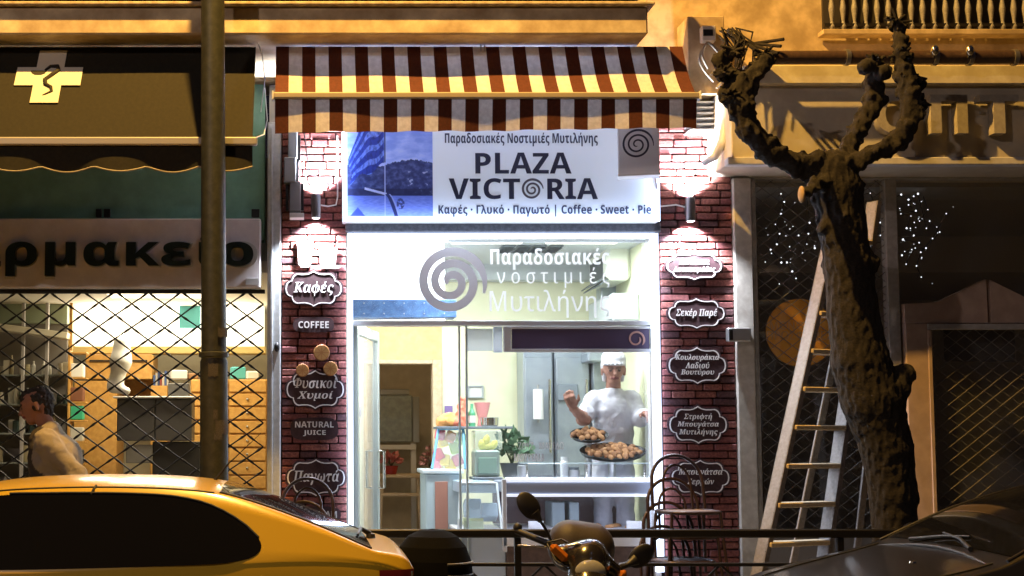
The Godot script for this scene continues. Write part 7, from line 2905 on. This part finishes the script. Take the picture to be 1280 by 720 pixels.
func scooter() -> void:
	var o = thing("scooter", "dark parked scooter with orange indicator and rounded top box", "scooter", Vector3(1.5753, 0, -7.6))
	var blk = mat("scooter_black", Color(0.016, 0.014, 0.013), 0.22)
	blk.clearcoat_enabled = true
	blk.clearcoat = 0.8
	blk.clearcoat_roughness = 0.08
	var plastic = mat("scooter_plastic", Color(0.014, 0.013, 0.013), 0.5)
	var w := Color(1, 1, 1)
	# front fairing
	var f := [
		[Vector3(1.4213, 0.9498, -7.3), Vector3(1.5619, 0.9533, -7.26), 0.060, 0.075, w], [Vector3(1.5619, 0.9533, -7.26), Vector3(1.7098, 0.8503, -7.34), 0.072, 0.05, w], [Vector3(1.5309, 0.9094, -7.22), Vector3(1.5232, 0.6887, -7.1), 0.095, 0.13, w],
		[Vector3(1.5232, 0.6887, -7.1), Vector3(1.5487, 0.385, -7.16), 0.15, 0.12, w], [Vector3(1.4319, 0.7308, -7.28), Vector3(1.7022, 0.7092, -7.28), 0.08, 0.08, w]]
	part(o, "front_fairing", skin(f, 0.012, 0.06), blk)
	var st = stn()
	ball(st, Vector3(1.5325, 0.8711, -7.13), Vector3(0.085, 0.07, 0.05), 18, 12)
	part(o, "headlight", st, mat("lamp_glass", Color(0.25, 0.25, 0.24), 0.08))
	st = stn()
	tube(st, [Vector3(1.419, 1.0025, -7.24), Vector3(1.4827, 1.0178, -7.21), Vector3(1.5496, 1.0014, -7.2), Vector3(1.6138, 0.9438, -7.22), Vector3(1.6673, 0.8572, -7.27)], [0.006, 0.009, 0.009, 0.009, 0.007], 8)
	part(o, "chrome_trim", st, mats["chrome"])
	st = stn()
	cbox(st, Vector3(1.3804, 0.9713, -7.2), Vector3(0.12, 0.05, 0.04), 0.018, Basis(Vector3.BACK, -0.75))
	part(o, "indicator", st, mat("amber_lens", Color(0.45, 0.13, 0.01), 0.2))
	st = stn()
	cbox(st, Vector3(1.7308, 0.8282, -7.3), Vector3(0.10, 0.045, 0.04), 0.018, Basis(Vector3.BACK, 0.9))
	part(o, "indicator", st, mats["amber_lens"])
	# handlebar, grips, levers
	st = stn()
	tube(st, [Vector3(1.3718, 1.0017, -7.36), Vector3(1.2774, 1.0383, -7.4), Vector3(1.1895, 1.074, -7.46)], [0.020, 0.019, 0.019], 10)
	part(o, "grip", st, plastic)
	st = stn()
	tube(st, [Vector3(1.3334, 0.9917, -7.32), Vector3(1.2577, 0.9989, -7.34), Vector3(1.1847, 0.9957, -7.38)], [0.008, 0.006, 0.006], 6)
	part(o, "brake_lever", st, mats["chrome"])
	st = stn()
	tube(st, [Vector3(1.7063, 0.8619, -7.4), Vector3(1.8102, 0.8827, -7.46), Vector3(1.8923, 0.8968, -7.5)], [0.018, 0.019, 0.019], 10)
	part(o, "grip", st, plastic)
	st = stn()
	ball(st, Vector3(1.1987, 1.0918, -7.46), Vector3(0.026, 0.026, 0.026), 12, 8)
	part(o, "bar_end", st, plastic)
	# mirrors
	var mir := [[Vector3(1.2427, 1.2183, -7.34), Vector3(1.3677, 1.0237, -7.36), 0.62, Vector3(1.3097, 1.1298, -7.35)], [Vector3(1.8873, 0.9316, -7.46), Vector3(1.7149, 0.8443, -7.4), -0.9, Vector3(1.8054, 0.8846, -7.44)]]
	for q in mir:
		st = stn()
		tube(st, [q[1], q[1].lerp(q[3], 0.4) + Vector3(0, 0.01, 0), q[3]], 0.0085, 8)
		var ms = part(o, "mirror_stem", st, plastic)
		st = stn()
		ball(st, q[0], Vector3(0.060, 0.084, 0.022), 20, 12, Basis(Vector3.BACK, q[2]) * Basis(Vector3.UP, 0.2))
		tube(st, [q[3], q[3].lerp(q[0], 0.6)], [0.012, 0.035], 10)
		part(ms, "mirror_shell", st, plastic)
		st = stn()
		ball(st, q[0] + Vector3(0, 0, -0.008), Vector3(0.056, 0.079, 0.018), 20, 12, Basis(Vector3.BACK, q[2]) * Basis(Vector3.UP, 0.2))
		part(ms, "mirror_glass", st, mats["chrome"])
	for q in [[Vector3(1.3399, 1.0084, -7.33), Vector3(1.3658, 0.9291, -7.24), Vector3(1.4354, 0.8813, -7.2)], [Vector3(1.733, 0.8619, -7.4), Vector3(1.648, 0.9137, -7.22), Vector3(1.5844, 0.8842, -7.17)], [Vector3(1.3259, 1.0113, -7.35), Vector3(1.4137, 1.0369, -7.3), Vector3(1.5008, 0.9846, -7.3)]]:
		st = stn()
		tube(st, q, 0.006, 6)
		part(o, "control_cable", st, plastic)
	st = stn()
	lathe(st, [Vector2(0, 0), Vector2(0.05, 0), Vector2(0.055, 0.012), Vector2(0.045, 0.02), Vector2(0, 0.02)], Vector3(1.5398, 0.9885, -7.36), 18, Basis(Vector3.RIGHT, -0.5))
	part(o, "speedometer", st, mats["lamp_glass"])
	# seat, tail and top box
	f = [[Vector3(1.6027, 0.4759, -7.4), Vector3(1.7117, 0.448, -7.9), 0.12, 0.15, w], [Vector3(1.6806, 0.5611, -7.75), Vector3(1.7469, 0.6076, -8.05), 0.13, 0.15, w]]
	part(o, "tail_body", skin(f, 0.016, 0.06), blk)
	st = stn()
	cbox(st, Vector3(1.6787, 0.6171, -7.78), Vector3(0.28, 0.10, 0.5), 0.045)
	part(o, "seat", st, plastic)
	f = [[Vector3(1.5933, 0.9768, -7.98), Vector3(1.7274, 0.9577, -7.98), 0.125, 0.125, w], [Vector3(1.602, 0.9102, -7.98), Vector3(1.7168, 0.8911, -7.98), 0.125, 0.13, w], [Vector3(1.6562, 0.9677, -8.1), Vector3(1.7283, 0.9001, -8.1), 0.12, 0.12, w]]
	part(o, "top_box", skin(f, 0.013, 0.06), grain("box_brown", Color(0.045, 0.034, 0.026), Color(0.028, 0.02, 0.016), 0.6, 0.0, 0.3, 0.05, 0.2))
	st = stn()
	tube(st, [Vector3(1.5243, 0.8482, -7.93), Vector3(1.6404, 0.8182, -7.85), Vector3(1.7909, 0.8388, -7.93)], 0.007, 6)
	part(o, "box_seam", st, mats["grey_bar"])
	# wheels, fork, stand
	for q in [[Vector3(1.5507, 0.24, -7.12), 0.24], [Vector3(1.711, 0.24, -8.0), 0.24]]:
		st = stn()
		lathe(st, [Vector2(0.15, -0.045), Vector2(0.21, -0.055), Vector2(0.24, -0.02), Vector2(0.24, 0.02), Vector2(0.21, 0.055), Vector2(0.15, 0.045)], q[0], 26, Basis(Vector3.BACK, PI / 2))
		var t = part(o, "wheel", st, mat("tyre", Color.BLACK))
		st = stn()
		lathe(st, [Vector2(0, -0.05), Vector2(0.04, -0.05), Vector2(0.15, -0.03), Vector2(0.15, 0.03), Vector2(0.04, 0.05), Vector2(0, 0.05)], q[0], 20, Basis(Vector3.BACK, PI / 2))
		part(t, "rim", st, mats["brushed_steel"])
	st = stn()
	tube(st, [Vector3(1.5507 - 0.07, 0.24, -7.12), Vector3(1.5507 - 0.07, 0.6, -7.2)], 0.02, 8)
	tube(st, [Vector3(1.5507 + 0.07, 0.24, -7.12), Vector3(1.5507 + 0.07, 0.6, -7.2)], 0.02, 8)
	part(o, "fork", st, mats["chrome"])
	st = stn()
	cbox(st, Vector3(1.6198, 0.32, -7.52), Vector3(0.34, 0.06, 0.5), 0.02)
	part(o, "floorboard", st, plastic)
	st = stn()
	tube(st, [Vector3(1.6198, 0.3, -7.7), Vector3(1.6198 + 0.2, 0.01, -7.68)], 0.012, 8)
	part(o, "side_stand", st, mats["chrome"])


func build_small() -> void:
	# cables by the gap between the awnings
	for q in [[Vector3(-0.3224, 4.3411, -9), Vector3(-0.2888, 4.2393, -9), Vector3(-0.2748, 4.0975, -9.1), Vector3(-0.3023, 3.8698, -9.1), "thin pale cable hanging between the two awnings"], [Vector3(-0.3141, 3.5538, -8.52), Vector3(-0.2734, 3.664, -8.9), Vector3(-0.2631, 3.8621, -9.3), Vector3(-0.2868, 4.1487, -9.5), "thin cable from the pharmacy awning bar to the wall"]]:
		var o = thing("loose_cable", q[4], "cable", q[0])
		var st = stn()
		tube(st, [q[0], q[1], q[2], q[3]], 0.004, 5)
		part(o, "cable_run", st, mats["white_paint"])
	# white conduit sagging beside the lamp
	var o = thing("white_conduit", "thick white conduit sagging from the meter pilaster to the ledge", "pipe", Vector3(3.0994, 3.9357, -9.6))
	var st = stn()
	tube(st, [Vector3(3.123, 4.1436, -9.66), Vector3(3.1171, 3.9357, -9.6), Vector3(3.0775, 3.7636, -9.58), Vector3(3.0226, 3.6607, -9.6), Vector3(2.9757, 3.6341, -9.7)], [0.03, 0.034, 0.036, 0.032, 0.02], 10)
	part(o, "conduit_run", st, mats["white_paint"])
	# soffit slats over the pillar
	o = thing("louvred_soffit", "white slatted soffit lit from below beside the striped awning", "soffit", Vector3(3.0133, 3.9848, -9.8))
	for k in 6:
		st = stn()
		var y: float = 4.1194 - k * 0.042
		bx(st, 2.9048, 3.1519, y - 0.006, y + 0.006, -9.96, -9.78, 0.002)
		part(o, "slat", st, mats["white_paint"])
	st = stn()
	bx(st, 3.1519, 3.176, 3.887, 4.1439, -9.96, -9.77, 0.003)
	part(o, "end_post", st, mats["white_paint"])
